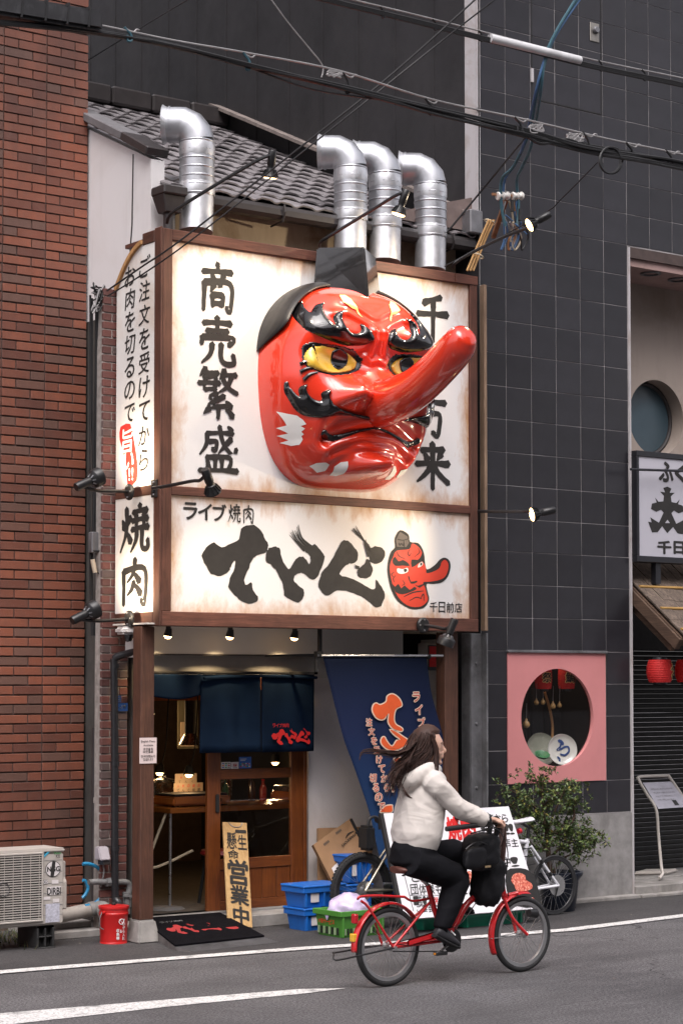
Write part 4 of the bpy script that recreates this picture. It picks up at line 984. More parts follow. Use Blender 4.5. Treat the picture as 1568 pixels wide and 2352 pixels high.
# ================================================================== SIGN LAMPS
m_lampb = mat('lamp_black', (.014, .014, .015), .4, var=.2); m_bulb = emit('lamp_glow', (1, .60, .26), 7); m_bulb_dim = mat('lamp_glass_unlit', (.5, .5, .48), .3)
def spot(loc, aim, e, ang=70, blend=.9, col=(1, .80, .56), rad=.035):
    L = bpy.data.lights.new('lamp_light', 'SPOT'); L.energy = e; L.spot_size = radians(ang); L.spot_blend = blend; L.color = col; L.shadow_soft_size = rad
    o = bpy.data.objects.new('lamp_light', L); COL.objects.link(o); o.location = loc; o.rotation_euler = (V(aim)-V(loc)).to_track_quat('-Z', 'Y').to_euler(); return o
def arm_lamp(label, base, arm, head, face, e=60, r=.055, L=.20, lit=True, plate=None, style=0, ang=75):
    """A lamp on a long arm: base point, arm points, head centre, face = direction it shines."""
    t = thing('sign_lamp', label, 'lamp', base, group='spot lamps on arms lighting the sign')
    fd = V(face).normalized(); h = V(head)
    MB().tube([base]+list(arm)+[h-fd*L*.45], .013, 8, 4).build('arm', m_lampb, t, smooth=True)
    if plate:
        MB().lathe([(0, .022), (.05, .022), (.062, .012), (.062, 0), (0, 0)], base, plate, 20).build('base_plate', m_lampb, t, smooth=True, angle=40)
        for k_ in range(4):
            a = pi/4+pi/2*k_; u = V(plate).orthogonal().normalized(); w = V(plate).cross(u)
            MB().lathe([(0, .008), (.007, .006), (.008, 0)], V(base)+V(plate)*.022+(u*cos(a)+w*sin(a))*.042, plate, 8).build('screw', m_steel, t, smooth=True)
    rb_ = r*.55
    if style == 0:
        pr = [(0, -L*.62), (rb_*.85, -L*.62), (rb_, -L*.58), (rb_, -L*.1), (rb_*.88, -L*.08), (rb_*.88, L*.02), (rb_*1.05, L*.04), (rb_*1.1, L*.12), (r*.95, L*.30), (r, L*.33), (r, L*.37)]
    else:
        pr = [(0, -L*.62), (rb_*.9, -L*.62), (rb_, -L*.56), (rb_*.95, L*.0), (rb_*.8, L*.02), (rb_*.8, L*.06), (r*1.05, L*.18), (r*1.15, L*.22), (r*1.15, L*.50), (r*1.08, L*.50), (r*1.02, L*.26), (rb_*.7, L*.2)]
    MB().lathe(pr, h, fd, 24).build('head', m_lampb, t, smooth=True, angle=45)
    for k_ in range(14 if style == 0 else 8):
        a = 2*pi*k_/(14 if style == 0 else 8); u = fd.orthogonal().normalized(); w = fd.cross(u); q = u*cos(a)+w*sin(a)
        if style == 0: MB().add([], []).bar(h+fd*L*.08+q*rb_*1.15, h+fd*L*.31+q*r*1.0, .004, .014, upv=q).build('fin', m_lampb, t)
        else: MB().bar(h+fd*L*.05+q*rb_*.9, h+fd*L*.2+q*r*.95, .01, .006, upv=q).build('fin', m_steel, t)
    MB().lathe([(0, L*.40), (r*.5, L*.395), (r*.85, L*.375), (r*.97, L*.34)], h, fd, 24).build('bulb', m_bulb if lit else m_bulb_dim, t, smooth=True)
    if lit:
        sp = spot(h+fd*(L*.42+.01), h+fd*2, e, ang); sp.parent = t; sp.location = h+fd*(L*.42+.01)-V(base)
    return t
def toward(h, x, y, Y=YP): return V(at(x, y, Y))-V(h)
Yl = 11.95
h = at(622, 385, Yl); arm_lamp('black lamp on a long arm beside the lone duct, shining on the sign', at(384, 512, 12.68), [at(392, 492, 12.6), at(430, 465, 12.45), at(540, 398, 12.1), at(600, 364, 11.95)], h, V((.03, .22, -1)), 46, ang=125)
h = at(921, 472, Yl); arm_lamp('black lamp on a long arm above the hat of the mask', at(733, 566, 12.7), [at(736, 556, 12.62), at(760, 540, 12.5), at(850, 485, 12.2), at(912, 447, 11.97)], h, V((-.25, .22, -1)), 44, ang=125)
h = at(1232, 508, 11.75); arm_lamp('black lit lamp reaching out past the top corner over the tiled wall', at(1040, 614, 12.66), [at(1045, 604, 12.6), at(1080, 582, 12.45), at(1150, 547, 12.1), at(1218, 520, 11.8)], h, V((-.82, .34, -.5)), 72, ang=115)
h = at(1240, 1178, 11.8); arm_lamp('black lit lamp on a level arm in front of the tiled wall', at(1098, 1174, 12.62), [at(1150, 1175, 12.3), at(1216, 1174, 11.85)], h, V((-.93, .36, -.22)), 50, ang=110)
h = at(483, 1112, 12.0); arm_lamp('black lamp on a short arm at the sign corner below the big lettering', at(350, 1121, 12.58), [at(380, 1117, 12.45), at(440, 1105, 12.15), at(460, 1103, 12.05)], h, V((.5, .25, -.75)), 20, r=.06, ang=120)
h = at(206, 1105, 12.9); arm_lamp('black shaded lamp facing the narrow side of the sign, upper of two', at(299, 1130, 12.95), [at(280, 1128, 12.95), at(225, 1127, 12.93)], h, V((.75, .02, .35)), 22, r=.06, plate=(-1, 0, 0), style=1, ang=100)
h = at(197, 1410, 12.9); arm_lamp('black shaded lamp facing the narrow side of the sign, lower of two', at(299, 1421, 12.95), [at(280, 1423, 12.95), at(222, 1426, 12.93)], h, V((.75, .02, .35)), 22, r=.06, plate=(-1, 0, 0), style=1, ang=100)
h = at(1031, 1455, 12.35); arm_lamp('black shaded lamp turned down under the sign edge above the banner', at(970, 1436, 12.62), [at(1000, 1440, 12.5), at(1022, 1444, 12.4)], h, V((-.25, .3, -1)), 20, r=.06, lit=False, plate=(0, -1, 0), style=1)
b = thing('arm_bracket', 'small black bracket clamping a lamp arm at the sign corner', 'bracket', at(350, 1121, 12.6))
p = at(364, 1120, 12.62); q = at(352, 1121, 12.62)
MB().box(7.688, 7.70, 12.66, 12.74, p.z-.065, p.z+.065).build('plate', m_lampb, b, bevel=.003)
MB().box(7.672, 7.688, 12.69, 12.71, p.z-.03, p.z+.03).build('clamp', m_lampb, b, bevel=.003)
for z in (-.045, .045): MB().lathe([(0, .012), (.008, .009), (.01, 0)], (7.688, 12.70, p.z+z), (-1, 0, 0), 8).build('bolt', m_steel, b, smooth=True)
# three small spots under the soffit
for i, (x, y) in enumerate(((387, 1446), (529, 1446), (677, 1448))):
    p = at(x, y, 12.98); nm = ('nearest the timber post', 'in the middle', 'nearest the banner')[i]
    t = thing('soffit_spot', 'small lit spot lamp under the sign, '+nm, 'spot lamp', (p.x, p.y, 2.318), group='three small spots under the sign')
    MB().lathe([(0, 0), (.02, 0), (.02, -.02), (.0, -.02)], (p.x, p.y, 2.318), (0, 0, 1), 12).build('mount', m_lampb, t, smooth=True, angle=40)
    c = V((p.x, p.y, 2.27)); ax = V((-.1, .12, -1)).normalized()
    MB().lathe([(0, -.035), (.022, -.03), (.034, .03), (.031, .03), (.02, .0)], c, ax, 18).build('shade', m_lampb, t, smooth=True, angle=50)
    MB().lathe([(0, .052), (.018, .048), (.030, .034), (.031, .026)], c, ax, 16).build('bulb', m_bulb, t, smooth=True)
    s_ = spot(c+ax*.065, c+ax*.065+V((.02, .36, -.62)), 7.5, 85, .75, (1, .74, .42), .02); s_.parent = t; s_.location = c+ax*.065-V((p.x, p.y, 2.318))

# ================================================================== OVERHEAD CABLES
m_cab = mat('black_cable', (.012, .012, .013), .55, var=.2); m_wire = mat('grey_strand', (.30, .29, .29), .5, .3, var=.2); m_blue = mat('blue_green_cable', (.035, .10, .13), .5, var=.2); m_bluew = mat('blue_cable', (.05, .12, .25), .5)
CY_ = 11.0
def P(x, y, Y=CY_): return at(x, y, Y)
def wire(name, label, cat, pts, r, m, Y=CY_, group=None, n=6):
    w = [at(p[0], p[1], p[2] if len(p) > 2 else Y) for p in pts]
    o = MB().tube(w, r, n, 6).build(name, m, smooth=True); tag(o, label, cat, group); return o
cb = thing('cable_bundle', 'thick bundle of black overhead cables under a grey strand, tied at intervals', 'cable', P(784, 200))
main = [(-150, 42), (0, 52), (230, 74), (400, 106), (570, 150), (780, 197), (990, 252), (1195, 300), (1330, 335), (1450, 358), (1568, 380), (1800, 430)]
rr = random.Random(2)
for k_ in range(9):
    j = rr.uniform(-6, 6); ph = rr.uniform(0, 6)
    MB().tube([P(x, y+j*(.4+1.0*(x > 800))+3.2*sin(x*.012+ph)*(1 if x > 700 else .5), CY_+rr.uniform(-.02, .02)) for x, y in main], (.010, .008, .012)[k_ % 3] if k_ else .014, 6, 6).build('cable', m_cab, cb, smooth=True)
strand = [(-150, -8), (0, 14), (240, 60), (400, 93), (570, 122), (780, 163), (990, 228), (1195, 272), (1390, 318), (1568, 355), (1800, 410)]
MB().tube([P(*p) for p in strand], .007, 6, 6).build('strand', m_wire, cb, smooth=True)
for x, y0, y1 in ((300, 66, 90), (572, 124, 156), (800, 170, 208), (990, 230, 258), (1195, 272, 300), (1350, 306, 342), (1450, 330, 360), (1540, 346, 376)):
    MB().tube([P(x-14, y0-4), P(x-8, y0+4), P(x, (y0+y1)/2), P(x+3, y1+2), P(x-6, y1+4), P(x-7, (y0+y1)/2+3)], .009, 6, 4).build('hanger', m_blue if x < 700 else m_cab, cb, smooth=True)
    MB().tube([P(x-10, y0), P(x+6, y0+8), P(x+14, y0+2), P(x+20, y0+3)], .006, 6, 3).build('clip', m_wire, cb, smooth=True)
for seed_ in (4, 5, 6):
    q = random.Random(seed_); cx0 = (1230, 1320, 770)[seed_-4]; cy0 = (292, 312, 165)[seed_-4]
    for a in range(4): MB().tube([P(cx0+q.uniform(-20, 20), cy0+q.uniform(-8, 14)) for _ in range(6)], .006, 6, 5).build('tie_wire', m_wire, cb, smooth=True)
for k_ in range(3): MB().tube([P(1400+24*cos(a*.55+k_*.2)+k_*2, 368+30*sin(a*.55+k_*.2), CY_-.02+.015*k_) for a in range(12)], .010, 6, 4).build('coil', m_cab, cb, smooth=True)
MB().tube([P(1195, 300), P(1240, 330), P(1300, 320), P(1360, 342), P(1440, 352), P(1568, 372)], .012, 6, 5).build('cable', m_cab, cb, smooth=True)
MB().tube([P(560, 150), P(700, 200), P(820, 222), P(960, 240), P(1060, 278), P(1180, 300)], .007, 6, 5).build('cable', m_cab, cb, smooth=True)
ub = thing('upper_cable', 'thin overhead cable run with a pale plastic guard sleeve high above', 'cable', P(1200, 100))
up = [(650, -30), (780, 4), (950, 45), (1120, 88), (1330, 142), (1450, 168), (1568, 192), (1800, 245)]
for dy, r in ((0, .012), (4, .010), (7, .009)): MB().tube([P(x, y+dy) for x, y in up], r, 6, 5).build('cable', m_cab, ub, smooth=True)
MB().tube([P(x, y-12) for x, y in up], .006, 6, 5).build('strand', m_wire, ub, smooth=True)
MB().tube([P(1124, 88), P(1225, 113), P(1330, 139)], .034, 12).build('guard_sleeve', mat('pale_sleeve', (.55, .55, .56), .5, var=.08, dirt=6.0, dirtcol=(.3, .3, .3)), ub, smooth=True, angle=50)
for x, y in ((880, 28), (1000, 56), (1105, 82), (1380, 150), (1480, 172)): MB().tube([P(x-8, y-12), P(x, y-4), P(x+2, y+12), P(x-4, y+10)], .008, 6, 3).build('hanger', m_cab, ub, smooth=True)
gs_ = thing('cable_cover', 'long dark square cable cover slung in front of the brick wall', 'cable cover', P(100, 30))
a, b = P(-200, -10), P(228, 52)
MB().bar(a+V((0, 0, .02)), b, .12, .13).build('cover', mat('cover_plastic', (.022, .022, .024), .45, var=.2, dirt=8.0, dirtcol=(.08, .08, .085)), gs_, bevel=.02, seg=2)
for t_ in (.55, .68, .8, .92): q = a.lerp(b, t_); d_ = (b-a).normalized(); MB().bar(q-d_*.006+V((0, 0, .012)), q+d_*.006+V((0, 0, .010)), .128, .136).build('rib', m_cab, gs_)
wire('drop_wire', 'black service wire slanting from the sign corner up past the lone duct', 'wire', [(246, 668, 13.0), (330, 610, 12.6), (420, 548, 12.2), (700, 330, 11.4), (900, 170, 11.0), (1095, -5, 10.6)], .007, m_cab, group='wires slanting to the sign corner')
wire('drop_wire', 'second thin service wire slanting from the sign corner over the middle duct', 'wire', [(248, 680, 13.0), (340, 622, 12.6), (470, 528, 12.1), (800, 265, 11.3), (1000, 105, 11.0), (1150, -12, 10.6)], .006, m_cab, group='wires slanting to the sign corner')
wire('thin_wire', 'fine pale wire hanging down from above the bundle', 'wire', [(620, -5), (660, 50), (705, 105), (740, 150), (738, 178)], .005, m_wire)
wire('slanting_wire', 'thin wire crossing the dark wall towards the insulators', 'wire', [(1025, 535, 12.8), (1120, 420, 12.4), (1210, 310, 11.4)], .009, m_cab)
wire('stay_wire', 'thin dark wire running from the cable coil to the far lamp', 'wire', [(1372, 372, 11.2), (1290, 455, 11.6), (1240, 495, 11.9), (1020, 612, 12.7)], .005, m_cab)
wire('stray_wire', 'old wire stretched across the dark upper wall behind the cables', 'wire', [(203, 138, 15), (300, 78, 14), (440, -6, 12.5)], .006, m_cab)
# service drop to the insulators
dr = thing('service_drop', 'twisted blue and green service cables dropping to white insulators', 'cable', at(1165, 450, 12.3))
def tw(pts, r, m): MB().tube([at(x, y, Y) for x, y, Y in pts], r, 7, 6).build('cable', m, dr, smooth=True)
tw([(1330, -10, 10.9), (1270, 90, 11.0), (1235, 200, 11.1), (1215, 300, 11.6), (1180, 380, 12.0), (1152, 412, 12.25), (1150, 470, 12.3), (1160, 520, 12.3)], .013, m_blue)
tw([(1335, -8, 10.9), (1262, 105, 11.0), (1228, 215, 11.1), (1208, 310, 11.6), (1184, 375, 12.0), (1160, 410, 12.25), (1154, 450, 12.3)], .010, m_bluew)
tw([(1326, -10, 10.9), (1258, 110, 11.0), (1240, 215, 11.1), (1220, 330, 11.6), (1200, 380, 12.0), (1186, 415, 12.25), (1190, 470, 12.3), (1186, 520, 12.3)], .012, m_blue)
for i, x in enumerate((1148, 1160, 1182, 1192)):
    p = at(x, 450, 12.3); MB().lathe([(0, -.03), (.03, -.03), (.035, -.02), (.022, -.012), (.022, .012), (.035, .02), (.03, .03), (0, .03)], p, (1, -.1, .15), 16).build('insulator', mat('white_porcelain', (.7, .68, .64), .25, coat=.5), dr, smooth=True, angle=50)
MB().bar(at(1130, 446, 12.32), at(1202, 452, 12.3), .02, .02).build('rod', mat('rusty_rod', (.25, .12, .06), .8, var=.3), dr)
MB().bar(at(1165, 448, 12.33), at(1132, 545, 12.7), .035, .03).build('bracket', mat('rusty_rod', (.25, .12, .06), .8), dr)
for x0, x1, m, s_ in ((1160, 1170, m_wire, 1), (1168, 1182, mat('beige_wire', (.5, .42, .3), .6), 2), (1186, 1176, m_bluew, 3), (1192, 1198, m_cab, 4), (1152, 1150, m_bluew, 5), (1178, 1168, mat('brown_wire', (.3, .14, .06), .6), 6)):
    q = random.Random(s_); tw([(x0, 462, 12.3), (x0+q.uniform(-8, 8), 490, 12.32), (x0+q.uniform(-10, 10), 520, 12.34), (x1+q.uniform(-12, 12), 550, 12.36), (x1, 574, 12.38), (x1+14, 545, 12.36), (x0+10, 510, 12.3)], .008, m)
for x, y in ((1176, 472), (1194, 492)): MB().tube([at(x, y-12, 12.28), at(x-1, y+14, 12.28)], .015, 8).build('joint_sleeve', m_cab, dr, smooth=True)
for x, y in ((1168, 500), (1190, 520), (1200, 530)): MB().tube([at(x-8, y-6, 12.27), at(x, y, 12.27), at(x+9, y+8, 12.27)], .006, 5).build('tape_end', m_bluew, dr, smooth=True)
bam = thing('cable_conduit', 'tan bundle of tied conduits leaning on the top corner of the sign', 'conduit', at(1085, 610, 12.7))
for k_ in range(3):
    MB().tube([at(1072+k_*7, 622, 12.72), at(1100+k_*6, 555, 12.7), at(1122+k_*6, 505, 12.66)], .010, 8, 3).build('conduit', mat('tan_conduit', (.42, .24, .09), .6, var=.2), bam, smooth=True)
for x, y in ((1092, 588), (1118, 510)): MB().torus(at(x+6, y, 12.7), (at(1128, 505, 12.66)-at(1079, 622, 12.72)).normalized(), .045, .006, 16, 6).build('tie', mat('pale_tie', (.6, .5, .35), .6), bam, smooth=True)
# meter, brackets and cables down the gap beside the brick pier
m_pp = plaster('grey_pvc', (.34, .31, .28), (.14, .09, .05), .5, 2.5, .5)
dp = thing('drain_pipe', 'weathered grey vertical pipe in the gap between brick building and restaurant', 'pipe', at(235, 2085, 13.5))
MB().tube([(at(236, 700, 13.5).x, 13.5, .1), (at(236, 700, 13.5).x, 13.5, 4.75)], .042, 16).build('pipe', m_pp, dp, smooth=True, angle=60)
for z in (1.0, 2.3, 3.6): MB().lathe([(.042, -.02), (.048, -.02), (.048, .02), (.042, .02)], (at(236, 700, 13.5).x, 13.5, z), (0, 0, 1), 16).build('collar', m_pp, dp, smooth=True, angle=40)
MB().tube([(at(218, 1600, 13.6).x, 13.6, .1), (at(218, 1600, 13.6).x, 13.6, 1.55)], .02, 10).build('thin_pipe', m_gut, dp, smooth=True)
gc = thing('cable_cluster', 'tangle of black service cables clamped at the edge of the white side wall', 'cables', at(225, 700, 13.35))
for k_ in range(6):
    q = random.Random(k_+50); x = 208+k_*5.5
    MB().tube([at(x+q.uniform(-3, 3), 690+q.uniform(-20, 10), 13.38), at(x+q.uniform(-2, 2), 900, 13.42), at(x+q.uniform(-3, 3), 1150, 13.42), at(x+q.uniform(-4, 4), 1300, 13.42), at(x+q.uniform(-4, 4), 1460, 13.42)], .009, 6, 4).build('cable', m_cab, gc, smooth=True)
for k_ in range(9):
    q = random.Random(k_+70); MB().tube([at(222+q.uniform(-14, 26), 685+q.uniform(-35, 35), 13.33+q.uniform(-.03, .03)) for _ in range(5)], .006, 6, 5).build('loop', m_cab if k_ % 3 else m_wire, gc, smooth=True)
MB().box(*sorted((at(206, 1250, 13.4).x, at(222, 1250, 13.4).x)), 13.36, 13.42, at(210, 1270, 13.4).z, at(210, 1222, 13.4).z).build('junction_box', m_steel, gc, bevel=.006)
MB().tube([at(213, 1285, 13.36), at(219, 1315, 13.36)], .018, 10).build('connector', mat('beige_plastic', (.5, .42, .32), .5), gc, smooth=True)
MB().tube([at(215, 1265, 13.36), at(240, 1268, 13.34), at(246, 1290, 13.34), at(232, 1318, 13.35), at(222, 1310, 13.36)], .006, 6, 5).build('loop', m_cab, gc, smooth=True)
# ================================================================== DOORWAY
m_navy = NT('indigo_cloth'); n = m_navy.noise(300, detail=2); n2 = m_navy.noise(3, detail=4)
m_navy.set(Base_Color=m_navy.mix(m_navy.ramp(n2, [(.3, 0.0), (.7, 1.0)]), (.003, .009, .024), (.006, .017, .040)), Roughness=.95, Specular_IOR_Level=.1); m_navy.bump(n, .2, .002); m_navy = m_navy.m
m_redp = mat('red_print', (.55, .012, .012), .8, var=.08)
DYP = 13.33
dr_ = thing('sliding_door', 'brown wooden sliding door with glass panes and a black pull beside the white wall', 'door', (at(588, 2095, DYP).x, DYP, .1))
def dX(x): return at(x, 1850, DYP).x
def dZ(x, y): return at(x, y, DYP).z
zb = .104
xl, xr = dX(477), dX(695)
gz = {y: dZ(588, y) for y in (1765, 1788, 1969, 1993, 2064)}
MB().box(xl, dX(507), DYP, DYP+.035, zb, 1.93).build('stile', m_door, dr_, bevel=.003)
MB().box(dX(669), xr, DYP, DYP+.035, zb, 1.93).build('stile', m_door, dr_, bevel=.003)
for z0, z1 in ((gz[1788], gz[1765]), (gz[1993], gz[1969]), (zb, gz[2064]), (1.83, 1.93)): MB().box(dX(507), dX(669), DYP+.002, DYP+.033, z0, z1).build('rail', m_doorx, dr_, bevel=.003)
for i in range(5):
    a = dX(507)+(dX(669)-dX(507))*i/5; b = dX(507)+(dX(669)-dX(507))*(i+1)/5
    MB().box(a+.002, b-.002, DYP+.012, DYP+.025, gz[2064], gz[1993]).build('board', m_door, dr_, bevel=.004)
for z0, z1 in ((gz[1969], gz[1788]), (gz[1765], 1.83)): MB().quad((dX(507), DYP+.018, z0), (dX(669), DYP+.018, z0), (dX(669), DYP+.018, z1), (dX(507), DYP+.018, z1)).build('pane', m_pane, dr_, fix=False)
a, b = at(494, 1867, DYP), at(503, 1824, DYP); hn = MB().box(a.x, b.x, DYP-.014, DYP, a.z, b.z).build('handle', m_black, dr_, bevel=.006, seg=2)
MB().box(xr, xr+.03, DYP-.02, 13.36, zb, 1.96).build('jamb', m_door, dr_, bevel=.003)
MB().box(7.86, xr+.03, 13.30, 13.42, .104, .118).build('sill', m_conc, dr_)
MB().box(7.9, 9.5, 13.27, 13.30, .10, .112).build('track', mat('steel_track', (.5, .5, .5), .35, .8), dr_)
def stick(name, label, cat, x0, y0, x1, y1, Y, m, extra=None, group=None):
    a, b = at(x0, y1, Y), at(x1, y0, Y); t = thing(name, label, cat, ((a.x+b.x)/2, Y, a.z), group=group)
    MB().box(a.x, b.x, Y-.0015, Y, a.z, b.z).build('sheet', m, t)
    return t, (lambda u, v, dz=0.0: V((a.x+(b.x-a.x)*u, Y-.003-dz, a.z+(b.z-a.z)*v))), (b.x-a.x, b.z-a.z)
m_paper = mat('white_paper', (.62, .58, .58), .8, var=.05); m_bluep = mat('blue_poster', (.03, .12, .42), .6, var=.05); m_pap2 = mat('cream_card', (.42, .33, .24), .8, var=.08)
def blocks(t, pl, items):
    for u0, v0, u1, v1, m in items:
        MB().quad(pl(u0, v0), pl(u1, v0), pl(u1, v1), pl(u0, v1)).build('print', m, t, fix=False)
cols = {k_: mat('print_'+k_, c, .7) for k_, c in dict(red=(.5, .03, .03), blue=(.03, .1, .4), green=(.05, .25, .08), orange=(.55, .2, .03), grey=(.2, .2, .2), white=(.6, .6, .6), cyan=(.05, .35, .5), dark=(.03, .03, .03), lilac=(.3, .3, .5)).items()}
t, pl, _ = stick('door_sticker', 'white sticker with rows of small payment marks on the door glass', 'sticker', 508, 1750, 530, 1766, DYP-.001, m_paper)
blocks(t, pl, [(.08+.3*i, .12+.28*j, .30+.3*i, .28+.28*j, cols[('blue', 'red', 'green', 'orange', 'grey', 'cyan')[(i*2+j*3) % 6]]) for i in range(3) for j in range(3)])
t, pl, _ = stick('door_sticker', 'white sticker with one red mark on the door glass', 'sticker', 531, 1750, 548, 1766, DYP-.001, m_paper)
blocks(t, pl, [(.28, .35, .72, .72, cols['red']), (.2, .1, .8, .22, cols['grey'])])
mb = MB(); put_glyph(mb, 'P', (.38, .42, .62, .66), lambda x, y, dz=0: pl(x, y, .001), .03, keep=False); mb.build('print', cols['white'], t)
t, pl, _ = stick('door_poster', 'small blue poster with coloured squares on the door glass', 'poster', 549, 1738, 577, 1765, DYP-.001, m_bluep)
blocks(t, pl, [(.08+.14*i, .10+.13*j, .19+.14*i, .20+.13*j, cols[('red', 'white', 'green', 'orange', 'cyan', 'lilac')[(i*5+j*2) % 6]]) for i in range(6) for j in range(3)] + [(.1, .78, .6, .84, cols['white']), (.1, .66, .5, .72, cols['white'])])
# curtain over the doorway
def cloth(name, x0, x1, z0, z1, Y, m, parent, waves=3, amp=.012, n=24, k_=10, seed=0, sag=0.0):
    q = random.Random(seed); ph = q.uniform(0, 6)
    g_ = MB().grid(lambda a, b: (x0+(x1-x0)*a, Y+amp*(1-b*.8)*sin(a*waves*2*pi+ph)+amp*.4*(1-b)*sin(a*waves*5+ph*2), z0+(z1-z0)*b-sag*sin(pi*a)*(1-b)), n, k_)
    o = g_.build(name, m, parent, smooth=True, angle=180, fix=False)
    sm = o.modifiers.new('thickness', 'SOLIDIFY'); sm.thickness = .004; return o
NY = 13.15
nr = thing('noren_curtain', 'dark indigo split curtain with red brushed lettering hung over the doorway', 'curtain', at(590, 1548, NY))
def nX(x, y=1640): return at(x, y, NY).x
nz1, nz0 = at(590, 1549, NY).z, at(590, 1727, NY).z
cloth('curtain_panel', nX(462), nX(597.5), nz0, nz1, NY, m_navy, nr, 1.6, .014, seed=1); p2_ = cloth('curtain_panel', nX(600.5), nX(722), nz0-.005, nz1, NY, m_navy, nr, 1.3, .012, seed=2)
cloth('curtain_panel', nX(340), nX(464), at(400, 1597, NY).z, nz1, NY-.012, m_navy, nr, 1.0, .02, seed=3, sag=.03)
MB().tube([(nX(330), NY, nz1+.012), (nX(728), NY, nz1+.012)], .011, 8).build('rod', m_black, nr, smooth=True)
MB().tube([(nX(465), NY-.02, nz1-.03), (nX(600), NY-.012, nz1-.012), (nX(724), NY-.02, nz1-.025)], .012, 6, 3).build('hem', m_navy, nr, smooth=True)
def nplace(x, z, dz=0.0): return V((x, NY-.022-dz, z))
mb = MB(); a, b = at(620, 1711, NY), at(709, 1671, NY); logo_into(mb, nplace, a.x, a.z, b.x, b.z); mb.build('lettering', m_redp, nr)
mb = MB(); a, b = at(622, 1672, NY), at(660, 1660, NY); text_row(mb, 'ライブ焼肉', a.x, b.x, (a.z+b.z)/2, .045, nplace, .01); mb.build('lettering', m_redp, nr)
# brackets holding rod and banner
br = thing('banner_bracket', 'black iron bracket fixed under the sign holding banner and curtain rods', 'bracket', at(734, 1440, 12.8))
a = at(735, 1440, 12.8); z2 = at(735, 1512, 12.8).z
MB().box(a.x-.014, a.x+.014, 12.79, 12.82, z2, 2.318).build('upright', m_black, br, bevel=.003)
MB().box(a.x-.04, a.x+.02, 12.785, 12.83, at(735, 1512, 12.8).z, at(735, 1496, 12.8).z).build('clamp', m_black, br, bevel=.003)
p = at(600, 1506, 13.15); MB().bar((p.x, 13.1, z2+.02), (a.x, 12.81, z2+.03), .012, .014).build('strut', m_black, br)
MB().box(a.x-.05, a.x-.028, 12.79, 13.16, nz1, nz1+.02).build('arm', m_black, br); MB().box(a.x-.05, a.x-.03, 12.79, 12.81, nz1, z2).build('upright', m_black, br)
# banner
BY = 12.80
bn = thing('cloth_banner', 'tall navy cloth banner with orange and cream lettering blown aside on its rod', 'banner', at(860, 1505, BY))
a, b = at(729, 1506, BY-.01), at(1016, 1506, BY-.01)
MB().tube([a, b], .011, 10).build('rod', mat('silver_rod', (.5, .5, .52), .3, .8), bn, smooth=True, angle=60)
for x in (a.x+.02, at(982, 1505, BY).x): MB().lathe([(.011, -.012), (.02, -.012), (.02, .012), (.011, .012)], (x, BY-.01, a.z), (1, 0, 0), 12).build('stopper', m_black, bn, smooth=True, angle=40)
Lp = catmull([(740, 1504, 0), (784, 1680, 0), (812, 1760, 0), (848, 1867, 0), (868, 1958, 0), (882, 2010, 0), (891, 2056, 0)], 6)
Rp = catmull([(978, 1504, 0), (990, 1592, 0), (1013, 1678, 0), (1037, 1785, 0), (1062, 1880, 0), (1075, 1950, 0), (1082, 2050, 0)], 6)
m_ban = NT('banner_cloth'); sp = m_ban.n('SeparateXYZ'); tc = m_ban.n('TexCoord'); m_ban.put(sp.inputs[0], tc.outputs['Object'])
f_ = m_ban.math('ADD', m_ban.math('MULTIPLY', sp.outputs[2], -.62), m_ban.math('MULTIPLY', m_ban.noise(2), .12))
m_ban.set(Base_Color=m_ban.ramp(f_, [(.10, (.004, .008, .024)), (.45, (.012, .020, .062)), (.9, (.014, .044, .12))]), Roughness=.9, Specular_IOR_Level=.15); m_ban = m_ban.m  # shade under the sign painted into the cloth: darker towards its top
g_ = MB()
def banfn(u, v):
    t = v*(len(Lp)-1); i = min(int(t), len(Lp)-2); f = t-i; l = Lp[i].lerp(Lp[i+1], f); r_ = Rp[i].lerp(Rp[i+1], f)
    q = l.lerp(r_, u); return at(q.x, q.y, BY+.010*sin(u*7+v*5)*min(1, v*3)-.012*sin(v*9)*(.3+u))
g_.grid(banfn, 26, 36); o = g_.build('cloth', m_ban, bn, smooth=True, angle=180, fix=False); sm = o.modifiers.new('thickness', 'SOLIDIFY'); sm.thickness = .003
m_or = mat('orange_print', (.72, .10, .02), .8, var=.1); m_cr = mat('cream_print', (.72, .58, .45), .8, var=.05); m_dred = mat('deep_red_print', (.50, .04, .03), .8)
LYB = BY-.030
def bpl(x, z, dz=0.0): return V((x, LYB-dz, z))
def F5(cx, cy): return ((1200+cx*.5316)/1.7417, (2550+cy*.5316)/1.7417)
def bsh(mb, pts, dz, s_=3):
    P_ = [at(*F5(*p), LYB) for p in pts]; shape(mb, [(p.x, p.z) for p in P_], bpl, dz, s_)
BT = [(648,440),(690,418),(735,440),(765,480),(768,520),(725,545),(712,610),(725,650),(760,670),(778,690),(765,712),(720,705),(680,680),(655,635),(660,575),(640,615),(600,625),(560,600),(535,545),(548,500),(575,488),(600,500),(640,480)]
BN = [(668,690),(720,700),(770,735),(822,775),(800,815),(750,845),(700,858),(650,845),(610,810),(600,775),(615,745),(640,745),(660,780),(690,812),(720,770),(745,770),(700,735)]
BG = [(700,905),(770,900),(780,935),(750,955),(715,945)]; BG2 = [(720,960),(745,1000),(725,1060),(705,1130),(712,1160),(690,1165),(682,1120),(695,1040)]
BU = [(610,1290),(640,1262),(690,1255),(700,1275),(690,1320),(605,1322),(598,1305)]
